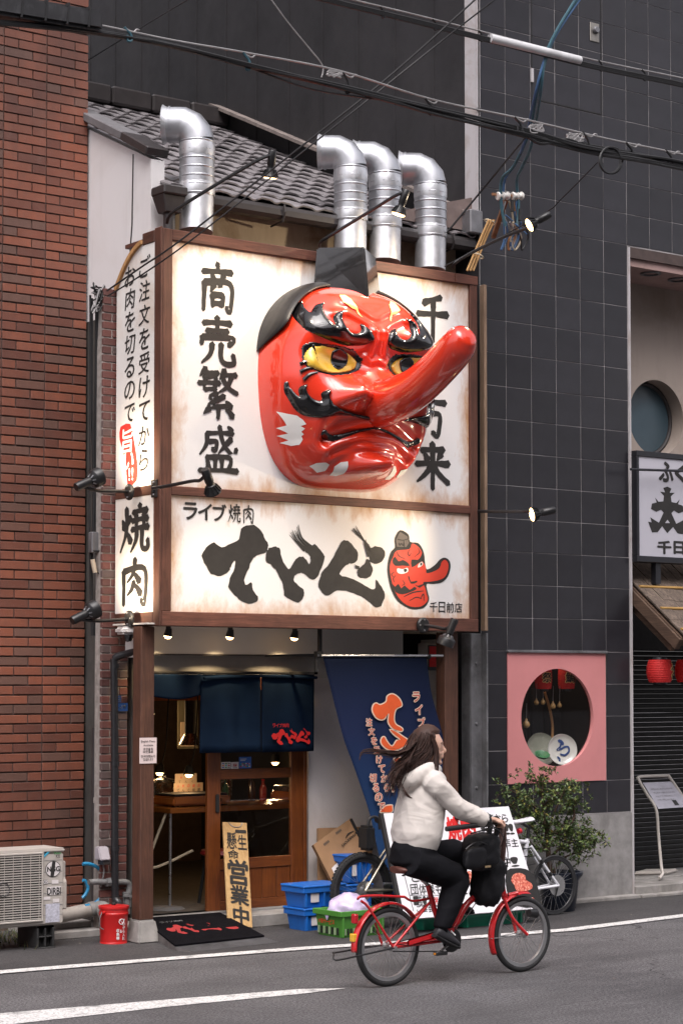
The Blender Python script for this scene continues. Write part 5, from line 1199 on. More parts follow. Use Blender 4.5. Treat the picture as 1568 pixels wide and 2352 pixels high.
def inset(pts, k_):
    c_ = (sum(p[0] for p in pts)/len(pts), sum(p[1] for p in pts)/len(pts)); out = []
    N = len(pts)
    for i in range(N):
        a_, b_, d_ = V((*pts[i-1], 0)), V((*pts[i], 0)), V((*pts[(i+1) % N], 0)); t_ = (d_-a_).normalized(); nn = V((-t_.y, t_.x, 0)); out.append((b_.x+nn.x*k_, b_.y+nn.y*k_))
    return out
for pts in (BT, BN, BG, BG2, BU):
    mb = MB(); bsh(mb, pts, 0); mb.build('lettering_edge', m_cr, bn)
    mb = MB(); bsh(mb, inset(pts, 9), .002); mb.build('lettering', m_or, bn)
def bcol(txt, p0, p1, w, m_in_):
    e_, c_ = MB(), MB(); n_ = len(txt)
    for i, ch in enumerate(txt):
        cx = p0[0]+(p1[0]-p0[0])*i/max(1, n_-1); cy = p0[1]+(p1[1]-p0[1])*i/max(1, n_-1); q = at(*F5(cx, cy), LYB); h = w*.5316/1.7417/300*.5
        bx = (q.x-h*1.1, q.z-h, q.x+h*1.1, q.z+h); put_glyph(e_, ch, bx, bpl, .07, .0, 0.0); put_glyph(c_, ch, bx, bpl, .005, .0, .002)
    e_.build('lettering_edge', m_cr, bn); c_.build('lettering', m_in_, bn)
bcol('ライブ', (872, 448), (912, 640), 74, m_dred); bcol('注文を受けてから', (518, 638), (652, 1130), 58, m_dred); bcol('切るので', (548, 1058), (612, 1275), 62, m_dred)
# notice on the post
t, pl, sz = stick('post_notice', 'white English and Chinese menu notice fixed to the timber post', 'notice', 320.5, 1694, 360, 1754, 12.776, mat('notice_paper', (.66, .55, .54), .8, var=.03))
def npl(x, y, dz=0.0): return pl(x/sz[0], y/sz[1], dz)
for txt, v, h in (('English Menu', .82, .085), ('Available', .67, .085)):
    mb = MB(); vs_, fs_ = glyph(txt, .004); w_ = max(p[0] for p in vs_)-min(p[0] for p in vs_); ww = sz[0]*(.82 if v > .7 else .56); latin(mb, txt, (sz[0]-ww)/2, v*sz[1], h*sz[1], npl, .004, width=ww); mb.build('lettering', ink, t)
for txt, v in (('本店备有', .53), ('中文菜单', .42), ('한국어메뉴가', .25), ('있습니다', .13)):
    mb = MB(); ww = sz[0]*(.6 if len(txt) == 4 else .84); text_row(mb, txt, (sz[0]-ww)/2, (sz[0]+ww)/2, v*sz[1]+.005, .024, npl, .01); mb.build('lettering', ink, t)
# ---- inside: counter, stove, cards, lamps, pots
m_ctr = wood('counter_wood', '#8a4a16', '#b8712c', .8, 'x', .35, .08, .4)
CT = atz(392, 1858, .90)
ct = thing('dining_counter', 'orange wooden counter inside the open doorway on a thin steel leg', 'counter', (CT.x, CT.y, .118))
MB().box(CT.x, CT.x+2.2, CT.y, CT.y+.55, .862, .905).build('counter_top', m_ctr, ct, bevel=.004)
MB().box(8.0, CT.x, CT.y+.35, CT.y+.9, .862, .905).build('counter_top', m_ctr, ct, bevel=.004)
MB().tube([(CT.x+.03, CT.y+.05, .118), (CT.x+.03, CT.y+.05, .862)], .012, 10).build('leg', mat('steel_leg', (.5, .5, .5), .3, .9), ct, smooth=True)
MB().lathe([(0, .02), (.14, .012), (.16, 0)], (CT.x-.02, CT.y+.05, .118), (0, 0, 1), 24).build('foot_plate', m_steel, ct, smooth=True)
MB().tube([(CT.x+.02, CT.y+.1, .86), (CT.x-.12, CT.y+.12, .5), (CT.x-.05, CT.y+.12, .44), (CT.x+.3, CT.y+.15, .55)], .011, 6, 5).build('gas_hose', mat('cream_hose', (.5, .42, .3), .6), ct, smooth=True)
sv = thing('gas_stove', 'small orange and black table gas stove on the counter', 'stove', (CT.x+.32, CT.y+.25, .906))
m_stv = mat('stove_orange', (.45, .14, .03), .35, var=.1, coat=.4)
MB().box(CT.x+.08, CT.x+.62, CT.y+.08, CT.y+.42, .915, .985).build('body', m_stv, sv, bevel=.015, seg=2)
MB().box(CT.x+.10, CT.x+.60, CT.y+.10, CT.y+.40, .985, 1.005).build('grill_plate', m_black, sv, bevel=.006)
for x in (.12, .58): MB().box(CT.x+x-.02, CT.x+x+.02, CT.y+.1, CT.y+.14, .906, .916).build('foot', m_black, sv)
MB().lathe([(0, .02), (.02, .018), (.022, 0)], (CT.x+.5, CT.y+.08, .95), (0, -1, 0), 12).build('knob', m_black, sv, smooth=True)
s2 = thing('gas_stove', 'second table stove seen through the door glass', 'stove', (CT.x+1.5, CT.y+.25, .906))
MB().box(CT.x+1.25, CT.x+1.75, CT.y+.12, CT.y+.45, .915, .985).build('body', m_stv, s2, bevel=.015, seg=2); MB().box(CT.x+1.27, CT.x+1.73, CT.y+.14, CT.y+.43, .985, 1.03).build('grill_plate', mat('grill_steel', (.3, .3, .3), .3, .9), s2, bevel=.006)
for x in (1.27, 1.73): MB().box(CT.x+x-.02, CT.x+x+.02, CT.y+.14, CT.y+.18, .906, .916).build('foot', m_black, s2)
q = at(420, 1800, CT.y+.30); CY2 = CT.y+.46
def card(lab, x0, y0, x1, y1, Y, lines):
    t, pl, sz = stick('menu_card', lab, 'menu card', x0, y0, x1, y1, Y, m_pap2, group='hand-written menu cards on the counter')
    for txt, v, m in lines:
        mb = MB(); text_row(mb, txt, .06*sz[0], .94*sz[0], v*sz[1], .19*sz[1], lambda x, y, dz=0: pl(x/sz[0], y/sz[1], dz), .005, .1); mb.build('lettering', m, t)
card('upper hand-written menu card standing behind the bright lamp', 402, 1776, 452, 1806, CY2+.02, [('焼肉', .7, cols['red']), ('てんぐ', .35, cols['dark'])])
card('larger hand-written menu card with red and dark writing beside the stove', 399, 1797, 466, 1836, CY2, [('人気の盛合', .82, cols['red']), ('てんぐ特選', .55, cols['dark']), ('赤身盛り', .24, cols['dark'])])
def clip(label, x, y, Y, ex, hi):
    p = at(x, y, Y); t = thing('clip_lamp', label, 'lamp', p)
    MB().tube([(p.x+.12, p.y+.05, 1.9), (p.x+.08, p.y+.03, p.z+.25), (p.x+.02, p.y+.01, p.z+.07)], .006, 6, 4).build('stem', m_black, t, smooth=True)
    MB().lathe([(.012, .08), (.03, .07), (.045, .0), (.04, .0), (.02, .06)], p, (.1, .1, 1), 16).build('shade', m_black, t, smooth=True)
    MB().lathe([(0, -.022), (.022, -.016), (.032, .004), (.02, .03)], p, (.1, .1, 1), 14).build('bulb', m_bulb, t, smooth=True)
    L = bpy.data.lights.new('lamp_light', 'POINT'); L.energy = ex; L.color = (1, .62, .3); L.shadow_soft_size = .04; l_ = bpy.data.objects.new('lamp_light', L); COL.objects.link(l_); l_.parent = t; l_.location = (-.02, -.02, -.06); return t
clip('bright clip lamp glaring above the menu cards', 434, 1780, CT.y+.30, 1.3, 1); clip('small lit lamp behind the timber post', 367, 1776, CT.y+.75, 5, 1); clip('lamp shining inside behind the door glass', 632, 1752, CT.y+1.2, 6, 0); clip('lamp hanging at the back of the room behind the post', 345, 1640, CT.y+1.8, 6, 0)
m_pot = mat('pot_steel', (.35, .34, .33), .25, .9)
for i, (x, y, Y, nm) in enumerate(((505, 1790, .62, 'tall steel pot at the door edge'), (322, 1795, .80, 'steel pot on the counter behind the timber post'), (375, 1812, .72, 'wide steel pot with lid reflecting the lamp'))):
    p = at(x, y, CT.y+Y); t = thing('steel_pot', nm, 'pot', (p.x, p.y, .906)); h = max(.12, p.z-.906+.05)
    MB().lathe([(0, 0), (.09, 0), (.1, .02), (.1, h), (.105, h+.01), (.09, h+.012)], (p.x, p.y, .906), (0, 0, 1), 24).build('body', m_pot, t, smooth=True, angle=40)
    MB().lathe([(.1, 0), (.085, .03), (.02, .045), (.02, .06), (0, .06)], (p.x, p.y, .906+h), (0, 0, 1), 24).build('lid', m_pot, t, smooth=True, angle=40)
for i, (dx, dy, h_, m) in enumerate(((.70, .40, .22, mat('soy_bottle', (.03, .012, .006), .15, coat=.8)), (.80, .44, .20, mat('green_bottle', (.02, .07, .03), .15, coat=.8)), (1.05, .42, .24, mat('soy_bottle', (.03, .012, .006), .15)), (1.15, .40, .18, mat('sauce_bottle', (.3, .03, .02), .3)), (2.0, .3, .22, mat('green_bottle', (.02, .07, .03), .15)))):
    t = thing('bottle', ('dark sauce bottle on the counter beside the stove', 'green bottle next to the dark sauce bottle on the counter', 'tall dark bottle behind the door glass', 'short red sauce bottle behind the door glass', 'green bottle at the far end of the counter')[i], 'bottle', (CT.x+dx, CT.y+dy, .906), group='bottles on the dining counter')
    MB().lathe([(0, 0), (.03, 0), (.032, h_*.55), (.026, h_*.66), (.012, h_*.78), (.012, h_*.95), (0, h_*.95)], (CT.x+dx, CT.y+dy, .906), (0, 0, 1), 16).build('body', m, t, smooth=True, angle=50); MB().lathe([(0, h_), (.014, h_), (.014, h_*.93)], (CT.x+dx, CT.y+dy, .906), (0, 0, 1), 12).build('cap', m_redp, t, smooth=True, angle=40)
for i, (x, y, Y_) in enumerate(((437, 1660, 1.3), (330, 1690, 1.5), (560, 1690, 1.1))):
    p = at(x, y, CT.y+Y_); t = thing('smoke_pipe', ('black smoke pipe hanging over the stove in the doorway', 'black smoke pipe seen behind the timber post', 'black smoke pipe hidden mostly by the door curtain')[i], 'pipe', p, group='smoke pipes hanging over the tables')
    MB().tube([(p.x, p.y, 2.5), (p.x, p.y, 1.45)], .05, 16).build('pipe', m_black, t, smooth=True, angle=60); MB().lathe([(.05, 0), (.10, -.09), (.105, -.10), (.09, -.10), (.045, 0)], (p.x, p.y, 1.45), (0, 0, 1), 20).build('hood', m_pot, t, smooth=True, angle=40)
ch = thing('stool', 'dark stool with a red seat under the counter', 'stool', (CT.x+.55, CT.y-.05, .118))
MB().lathe([(0, .44), (.17, .43), (.18, .40), (.16, .385), (0, .385)], (CT.x+.55, CT.y+.1, .118), (0, 0, 1), 24).build('seat', mat('red_vinyl', (.2, .012, .012), .4, coat=.2), ch, smooth=True, angle=50)
for k_ in range(4): a = pi/4+pi/2*k_; MB().tube([(CT.x+.55+.13*cos(a), CT.y+.1+.13*sin(a), .51), (CT.x+.55+.19*cos(a), CT.y+.1+.19*sin(a), .118)], .014, 8).build('leg', m_black, ch, smooth=True)
pb = thing('wall_board', 'dark framed board and papers on the far wall of the room', 'board', at(440, 1680, CT.y+1.9))
a, b = at(410, 1720, CT.y+1.9), at(455, 1590, CT.y+1.9); MB().box(a.x, b.x, a.y, a.y+.02, a.z, b.z).build('board', mat('olive_board', (.09, .08, .05), .8, var=.2), pb); MB().box(a.x+.02, b.x-.02, a.y-.004, a.y, a.z+.02, a.z+.24).build('paper', m_pap2, pb)
# ================================================================== IN FRONT OF THE SHOP
# leaning plank
b0 = atz(548, 2124, .0); b0 = V((b0.x, 13.02, .104)); PL_ = at(543, 2112, 13.04)
pk = thing('plank_sign', 'pale wooden plank sign with black brushed writing leaning on the door', 'sign', (PL_.x, 13.04, .1))
tl_, tr_ = at(509.5, 1888, 13.28), at(564, 1890, 13.28); bl_, br_ = at(521, 2119, 12.99), at(577, 2131, 12.97)
w3 = V((0, -.022, 0)); pm_ = MB(); pm_.v = [bl_, br_, tr_, tl_, bl_+w3, br_+w3, tr_+w3, tl_+w3]; pm_.f = [(0, 1, 2, 3), (7, 6, 5, 4), (0, 4, 5, 1), (1, 5, 6, 2), (2, 6, 7, 3), (3, 7, 4, 0)]
pm_.build('plank', wood('plank_wood', '#b08a57', '#d3b07c', 1.0, 'z', .7, .15), pk, bevel=.004)
def ppl(x, y, dz=0.0):
    u, v = x, y; a_ = (bl_+w3).lerp(br_+w3, u); c_ = (tl_+w3).lerp(tr_+w3, u); return a_.lerp(c_, v)+V((0, -.004-dz, 0))
def PB(x0, y0, x1, y1):      # crop frame of the plank: u by column, v by row
    return (x0, 1-y1, x1, 1-y0)
for ch_, bx in (('一', (.48, .075, .92, .095)), ('生', (.55, .12, .92, .26)), ('懸', (.10, .10, .50, .26)), ('命', (.12, .27, .56, .36)), ('営', (.10, .37, .90, .61)), ('業', (.14, .62, .88, .80)), ('中', (.22, .82, .84, .985))):
    mb = MB(); x0, y0, x1, y1 = PB(*bx); put_glyph(mb, ch_, (x0, y0, x1, y1), ppl, .028 if ch_ in '営業中一' else .014, keep=False); mb.build('lettering', ink, pk)
MB().tube([ppl(.2, 1.0), ppl(.35, .965), ppl(.55, .955), ppl(.72, .97), ppl(.78, 1.0)], .003, 6, 4).build('cord', m_wire, pk, smooth=True)
# ramp and door mat
rp = thing('door_mat', 'black door mat with red brushed lettering sloping down to the street', 'mat', atz(480, 2140, .03))
c = [atz(325, 2112, .108), atz(505, 2099, .108), atz(607, 2152, .035), atz(402, 2174, .035)]
m_mat = mat('mat_pile', (.006, .0056, .007), .95, spec=.05, var=.3, scale=20, bump=.5, bscale=300)
mm = MB(); up_ = V((0, 0, .012)); mm.v = c+[p+up_ for p in c]; mm.f = [(0, 1, 2, 3), (7, 6, 5, 4), (0, 4, 5, 1), (1, 5, 6, 2), (2, 6, 7, 3), (3, 7, 4, 0)]; mm.build('pile', m_mat, rp)
def mpl(x, y, dz=0.0): a_ = c[3].lerp(c[2], x); b_ = c[0].lerp(c[1], x); return a_.lerp(b_, y)+V((0, 0, .015+dz))
mb = MB(); o0, u0, v0 = mpl(0, 0), mpl(1, 0)-mpl(0, 0), mpl(0, 1)-mpl(0, 0)
def mpa(x, y, dz=0.0): return o0+u0*x+v0*y+V((0, 0, dz))
logo_into(mb, mpa, .10, .30, .66, .66); mb.build('lettering', mat('mat_red', (.32, .02, .02), .95), rp)
mb = MB()
ex0, ex1 = at(*B(512, 0), YP).x, at(*B(882, 0), YP).x; ez0, ez1 = at(*B(690, 790), YP).z, at(*B(690, 325), YP).z
for pts in ([(545,482),(640,436),(655,404),(714,458),(738,548),(790,565),(818,545),(850,500),(868,520),(850,598),(760,628),(722,632),(748,735),(690,777),(592,740),(525,560)],):
    P_ = [(.68+(p[0]-512)/370*.27, .28+(790-p[1])/465*.40) for p in pts]; shape(mb, P_, mpa, 0, 2)
mb.build('lettering', mat('mat_red', (.32, .02, .02), .95), rp)
mb = MB(); text_row(mb, 'ライブ焼肉', .12, .38, .76, .12, mpa, .01); mb.build('lettering', cols['grey'], rp)
rm = thing('door_ramp', 'ribbed grey metal ramp under the door mat', 'ramp', atz(500, 2170, 0))
q = [atz(398, 2173, .036), atz(609, 2152, .036), atz(622, 2163, .002), atz(452, 2181, .002), atz(398, 2173, 0)]
mm = MB(); d0 = V((0, 0, .004)); e0, e1, e2, e3 = c[3]-d0, c[2]-d0, V((c[2].x+.06, c[2].y-.12, .003)), V((c[3].x+.06, c[3].y-.12, .003))
mm.v = [e0, e1, e2, e3, c[0]-d0, c[1]-d0, V((c[0].x, c[0].y, .003)), V((c[1].x, c[1].y, .003)), V((e0.x, e0.y, .003)), V((e1.x, e1.y, .003))]; mm.f = [(0, 1, 2, 3), (0, 4, 5, 1), (4, 0, 8, 6), (1, 5, 7, 9), (0, 3, 8), (1, 9, 2)]
mm.build('plate', mat('ramp_metal', (.17, .155, .15), .6, .4, var=.2, dirt=10), rm)
for i in range(7): t_ = (i+.5)/7; MB().bar(e0.lerp(e3, t_)+V((0, 0, .002)), e1.lerp(e2, t_)+V((0, 0, .002)), .006, .004).build('rib', m_steel, rm)
# crates
def crate(name, label, x, y, w, d, h, m, z=0.0, Y=None, rz=0.0, lid=True, group=None, vents=False, hole=False):
    p = atz(x, y, z) if Y is None else at(x, y, Y); t = thing(name, label, 'crate', (p.x, p.y, z), rz, group, local=True)
    b = MB(); k_ = .02
    b.v = [V(q) for q in ((k_, k_, 0), (w-k_, k_, 0), (w-k_, d-k_, 0), (k_, d-k_, 0), (0, 0, h), (w, 0, h), (w, d, h), (0, d, h), (.012, .012, h), (w-.012, .012, h), (w-.012, d-.012, h), (.012, d-.012, h), (.03, .03, .012), (w-.03, .03, .012), (w-.03, d-.03, .012), (.03, d-.03, .012))]
    b.f = [(0, 3, 2, 1), (0, 1, 5, 4), (1, 2, 6, 5), (2, 3, 7, 6), (3, 0, 4, 7), (4, 5, 9, 8), (5, 6, 10, 9), (6, 7, 11, 10), (7, 4, 8, 11), (8, 9, 13, 12), (9, 10, 14, 13), (10, 11, 15, 14), (11, 8, 12, 15), (12, 13, 14, 15)]
    b.build('body', m, t, bevel=.004)
    r_ = MB(); e_ = .014
    r_.box(-e_, w+e_, -e_, .004, h-.035, h+.004); r_.box(-e_, w+e_, d-.004, d+e_, h-.035, h+.004); r_.box(-e_, .004, .004, d-.004, h-.035, h+.004); r_.box(w-.004, w+e_, .004, d-.004, h-.035, h+.004)
    r_.build('rim', m, t, bevel=.003)
    for q in (.0, .5, 1.0):
        for yy in (-.010,): MB().box(w*q*.92+w*.04-.008, w*q*.92+w*.04+.008, yy, .012, .01, h-.035).build('rib', m, t)
    if lid: MB().box(-.02, w+.02, -.02, d+.02, h+.004, h+.022).build('lid', m, t, bevel=.006)
    if hole: MB().box(w*.18, w*.38, .002, .006, h*.28, h*.72).build('label_card', m_paper, t)
    if vents:
        for i in range(12): MB().box(w*(.1+.066*i), w*(.1+.066*i)+w*.03, .004, .01, h*.12, h*.36).build('vent', m_black if i % 3 else mat('vent_gap', (.26, .34, .2), .5), t)
    return t
m_blue_c = mat('blue_plastic', (.010, .12, .46), .45, var=.08, dirt=4, dirtcol=(.02, .07, .2)); m_green_c = mat('green_plastic', (.06, .215, .03), .45, var=.08, dirt=5, dirtcol=(.07, .14, .04)); m_teal = mat('teal_plastic', (.012, .22, .13), .45, var=.1)
gB = 'blue plastic crates stacked by the wall'
pB = atz(700, 2141, 0)
crate('plastic_crate', 'bottom blue plastic crate beside the green crate', 700, 2141, .36, .25, .155, m_blue_c, 0, group=gB, hole=True)
t = crate('plastic_crate', 'lidded blue plastic crate on top of its stack beside the green crate', 700, 2141, .38, .26, .15, m_blue_c, 0, group=gB, hole=True, rz=.03); t.location = (pB.x-.015, pB.y-.01, .178)
t = crate('plastic_crate', 'blue crate behind the fat bicycle tyre, lower of two', 800, 2098, .22, .22, .2, m_blue_c, 0, Y=12.95, group=gB, hole=True); t.location.z = .07
t2 = crate('plastic_crate', 'blue crate behind the fat bicycle tyre, upper of two', 800, 2098, .22, .22, .2, m_blue_c, 0, Y=12.95, group=gB, hole=True); t2.location.z = .30
pG = atz(783, 2157, 0)
gc_ = crate('plastic_crate', 'light green vented crate holding a pale purple bag', 783, 2157, .40, .33, .195, m_green_c, 0, lid=False, vents=True)
mb = MB(); text_row(mb, '大阪サービス', .05, .26, .115, .042, lambda u, z, dz=0: V((-.0165-dz+.02*(1-z/.2), .33-u, z)), .02, .15); o = mb.build('lettering', m_redp, gc_)
for i in range(8): y_ = .045+i*.034; MB().box(.004, .012, y_, y_+.016, .022, .075).build('vent', mat('vent_gap', (.26, .34, .2), .5) if i % 2 else m_black, gc_)
mb = MB(); mb.prism([(.13, .175), (.165, .125), (.20, .175), (.185, .19), (.145, .19)], (-.004, 0, 0), (0, 1, 0), (0, 0, 1), (-.006, 0, 0)); mb.build('handle_hole', mat('lilac_film', (.5, .42, .6), .4), gc_)
bg_ = thing('plastic_bag', 'pale purple plastic bag bulging out of the green crate', 'bag', (pG.x+.19, pG.y+.16, .035), local=True)
bm = bmesh.new(); bmesh.ops.create_icosphere(bm, subdivisions=4, radius=1); q = random.Random(4)
from mathutils import noise as mnoise
for v_ in bm.verts:
    n_ = mnoise.noise(v_.co*2.3)*.16+mnoise.noise(v_.co*6)*.06+abs(mnoise.noise(v_.co*4.5))*.1; v_.co *= 1+n_; v_.co = V((v_.co.x*.17, v_.co.y*.135, .15+v_.co.z*.125))
me = bpy.data.meshes.new('plastic_bag'); bm.to_mesh(me); bm.free(); me.shade_smooth(); me.materials.append(mat('lilac_bag', (.52, .44, .62), .35, var=.15, scale=14, coat=.3)); link('film', me, bg_)
gs2 = 'teal trays under the white notice board'
for i, (x, y, w) in enumerate(((968, 2139, .40), (1066, 2133, .60))):
    p = atz(x, y, 0); t = crate('plastic_tray', ('teal plastic tray under the board next to the rear bicycle wheel', 'teal plastic tray under the board behind the front bicycle wheel')[i], x, y, w, .3, .115, m_teal, 0, lid=False, group=gs2)
# cardboard
m_card = mat('cardboard', (.30, .17, .085), .85, var=.12, scale=4, bump=.15, bscale=40); m_cardd = mat('cardboard_edge', (.22, .12, .06), .9, var=.2)
def slab(name, lab, cat, pts, th, m, grp=None):
    """Flat board from four corner points, thickened away from the street."""
    c_ = sum(pts, V((0, 0, 0)))/4; n_ = (pts[1]-pts[0]).cross(pts[3]-pts[0]).normalized(); n_ = -n_ if n_.y < 0 else n_
    t = thing(name, lab, cat, V((c_.x, c_.y, min(p.z for p in pts))), group=grp)
    b_ = MB(); b_.v = list(pts)+[p+n_*th for p in pts]; b_.f = [(0, 1, 2, 3), (7, 6, 5, 4), (0, 4, 5, 1), (1, 5, 6, 2), (2, 6, 7, 3), (3, 7, 4, 0)]; b_.build('board', m, t)
    def place(u, v, dz=0.0): return pts[0].lerp(pts[1], u).lerp(pts[3].lerp(pts[2], u), v)-n_*(.002+dz)
    return t, place
gcb = 'flattened cardboard boxes against the wall'
slab('cardboard_box', 'plain flattened cardboard box standing against the white wall behind the tilted one', 'cardboard box', [at(734, 2052, 13.22), at(856, 2048, 13.2), at(853, 1898, 13.30), at(732, 1902, 13.32)], .03, m_card, gcb)
t, pl = slab('cardboard_box', 'tilted flattened cardboard box with an upside-down smile logo', 'cardboard box', [at(770, 2040, 13.05), at(842, 1952, 13.05), at(805, 1879, 13.2), at(719.5, 1940, 13.2)], .05, m_card, gcb)
mb = MB(); latin(mb, 'amazon', 0, 0, .72, lambda x, y, dz=0: pl(.99-x*.44, .60-y*.13, 0), .01, width=1.0); mb.build('lettering', ink, t)
mb = MB(); mb.tube([pl(.93, .655), pl(.80, .70), pl(.70, .66)], [.002, .005, .002], 6, 4); mb.build('smile_mark', ink, t)
for u, v in ((.20, .83), (.55, .87)):
    mb = MB()
    for i in range(6): mb.quad(pl(u+.025*i, v), pl(u+.025*i+.014, v), pl(u+.025*i+.014, v+.06), pl(u+.025*i, v+.06))
    mb.build('print', cols['dark'], t, fix=False)
MB().quad(pl(.12, .15), pl(.4, .15), pl(.4, .36), pl(.12, .36)).build('shipping_label', m_paper, t, fix=False)
MB().bar(pl(.985, .02)-V((0, .004, 0)), pl(.985, .98)-V((0, .004, 0)), .014, .02).build('tape', m_black, t)
# white notice board on its trays
BB0, BB1 = atz(925, 2112, .122), atz(1240, 2086, .122); ym_ = (BB0.y+BB1.y)/2; BB0, BB1 = at(925, 2112, ym_), at(1240, 2086, ym_)
t, pl = slab('notice_board', 'large white hand-lettered notice board leaning beside the banner', 'notice board', [BB0, BB1, at(1167.3, 1852, BB1.y+.30), at(875.3, 1869, BB0.y+.30)], .03, mat('board_white', (.72, .71, .74), .6, var=.04, dirt=2, dirtcol=(.55, .54, .56)))
def G6(cx, cy): return (746.4+cx*.4028, 1636.3+cy*.4028)
q0, q1, q2, q3 = [V((925, 2112, 0)), V((1240, 2086, 0)), V((1167.3, 1852, 0)), V((875.3, 1869, 0))]
def uv_of(x, y):
    u, v = .5, .5
    for _ in range(12):
        p = q0.lerp(q1, u).lerp(q3.lerp(q2, u), v); du = (q1-q0).lerp(q2-q3, v); dv = q3.lerp(q2, u)-q0.lerp(q1, u); ex, ey = x-p.x, y-p.y; det = du.x*dv.y-du.y*dv.x
        u += (ex*dv.y-ey*dv.x)/det; v += (du.x*ey-du.y*ex)/det
    return u, v
def btext(txt, cx0, cx1, cy, h, m=None, fat=.014, dz=.0):
    mb = MB(); u0, v0 = uv_of(*G6(cx0, cy)); u1, v1 = uv_of(*G6(cx1, cy)); n_ = len(txt); hh = h*.4028/240
    for i, ch_ in enumerate(txt):
        a_ = u0+(u1-u0)*(i+.06)/n_; b_ = u0+(u1-u0)*(i+.94)/n_; vc = v0+(v1-v0)*(i+.5)/n_; put_glyph(mb, ch_, (a_, vc-hh/2, b_, vc+hh/2), pl, fat, .06, dz, keep=False)
    mb.build('lettering', m or ink, t)
btext('お肉好きなら', 800, 1040, 605, 48); btext('ぜひ当店へ!!', 880, 1072, 668, 62); btext('焼肉', 680, 850, 665, 130, m_redp, .04); btext('てんぐ 店主', 830, 1100, 745, 46); btext('個人でも', 700, 850, 765, 40)
btext('毎日元気に営業中!', 690, 1098, 855, 56); btext('ここい', 485, 620, 945, 50); btext('団体様も大歓迎', 480, 800, 1012, 58); btext('1階・2階', 500, 620, 1075, 48); btext('席', 608, 638, 1075, 40, m_redp); btext('ご宴会に', 515, 640, 1120, 40)
mb = MB()
def bline(a, b): p, q_ = pl(*uv_of(*G6(*a))), pl(*uv_of(*G6(*b))); mb.bar(p, q_, .004, .002)
for a, b in (((448, 930), (500, 1135)), ((480, 1045), (640, 1045)), ((505, 1100), (640, 1100))): bline(a, b)
mb.build('ruled_line', ink, t)
pts = [uv_of(*G6(*p)) for p in ((1010, 905), (1060, 888), (1120, 892), (1170, 925), (1205, 1010), (1222, 1105), (1060, 1100), (1020, 1000))]
mb = MB(); shape(mb, pts, lambda x, y, dz=0: pl(0, 0)+(pl(1, 0)-pl(0, 0))*x+(pl(0, 1)-pl(0, 0))*y+V((0, -.001-dz, 0)), 0, 2); mb.build('photo_print', m_black, t)
m_meat = NT('meat_print'); m_meat.set(Base_Color=m_meat.ramp(m_meat.noise(60, detail=4), [(.35, (.35, .03, .02)), (.55, (.6, .16, .1)), (.7, (.75, .5, .4))]), Roughness=.6); m_meat = m_meat.m
def bblob(pts, dz): mb = MB(); shape(mb, [uv_of(*G6(*p)) for p in pts], lambda x, y, dz_=0: pl(0, 0)+(pl(1, 0)-pl(0, 0))*x+(pl(0, 1)-pl(0, 0))*y+V((0, -.001-dz-dz_, 0)), 0, 2); mb.build('photo_print', m_meat, t)
bblob([(1040, 960), (1050, 925), (1085, 915), (1120, 930), (1125, 955), (1160, 975), (1165, 1005), (1120, 1020), (1075, 1018), (1060, 985)], .003); bblob([(775, 925), (800, 905), (835, 935), (830, 975), (800, 975)], .003); bblob([(1160, 1060), (1175, 1055), (1185, 1068), (1175, 1078)], .003)
MB().bar(at(874, 1869, BB0.y+.31), at(923, 2112, BB0.y+.01), .030, .03).build('frame_edge', m_black, t)
# wall boxes between banner and post
mbx = thing('meter_box', 'pale rounded meter box with a red poster behind the banner', 'meter box', at(1000, 1590, 13.0))
a, b = at(972, 1660, 13.2), at(1010, 1470, 13.2); MB().box(a.x, b.x, 13.0, 13.3, a.z, b.z).build('box', mat('beige_box', (.40, .37, .33), .6, var=.08, dirt=2), mbx, bevel=.03, seg=3)
a, b = at(983, 1540, 12.995), at(1002, 1482, 12.995); pf = MB().box(a.x, b.x, 12.99, 13.0, a.z, b.z).build('poster', cols['dark'], mbx); MB().box(a.x+.008, b.x-.008, 12.986, 12.99, a.z+.03, b.z-.01).build('print', m_redp, pf)
a, b = at(985, 1790, 13.1), at(1012, 1700, 13.1); MB().box(a.x, b.x, 13.05, 13.3, a.z, b.z).build('lower_box', mat('grey_box', (.25, .25, .26), .5), mbx, bevel=.02, seg=2)
for k_ in range(3): MB().tube([at(1010+k_*3, 1560, 12.98), at(1022+k_*3, 1620, 13.0), at(1016+k_*4, 1720, 13.0), at(1020, 1850, 13.0)], .006, 6, 4).build('cable', m_cab if k_ else m_wire, mbx, smooth=True)
# bucket
bp = atz(269, 2168, 0); bR = .105
bk = thing('red_bucket', 'red metal lidded bucket with white writing beside the timber post', 'bucket', (bp.x, bp.y+.05, 0)); bc = V((bp.x, bp.y+.05, 0))
m_rb = mat('bucket_red', (.52, .012, .012), .38, var=.06, coat=.35)
MB().lathe([(0, .004), (bR*.93, .004), (bR*.95, 0), (bR*.95, .012), (bR*.93, .015), (bR, .205), (bR*1.03, .21), (bR*1.03, .222), (bR, .226), (bR*1.02, .258)], bc, (0, 0, 1), 40).build('body', m_rb, bk, smooth=True, angle=35)
lid = MB().lathe([(bR*1.05, .252), (bR*1.07, .258), (bR*1.06, .272), (bR*.8, .275), (0, .277)], bc, (0, 0, 1), 40).build('lid', m_rb, bk, smooth=True, angle=35)
MB().lathe([(.014, .275), (.018, .285), (.014, .295), (0, .297)], bc, (0, 0, 1), 12).build('knob', m_black, lid, smooth=True)
for a in (0,): MB().tube([bc+V((-bR*1.02, -.02, .235)), bc+V((-bR*1.25, -.03, .19)), bc+V((-bR*1.22, -.03, .13)), bc+V((-bR*1.0, -.04, .11))], .004, 6, 4).build('handle', m_steel, bk, smooth=True)
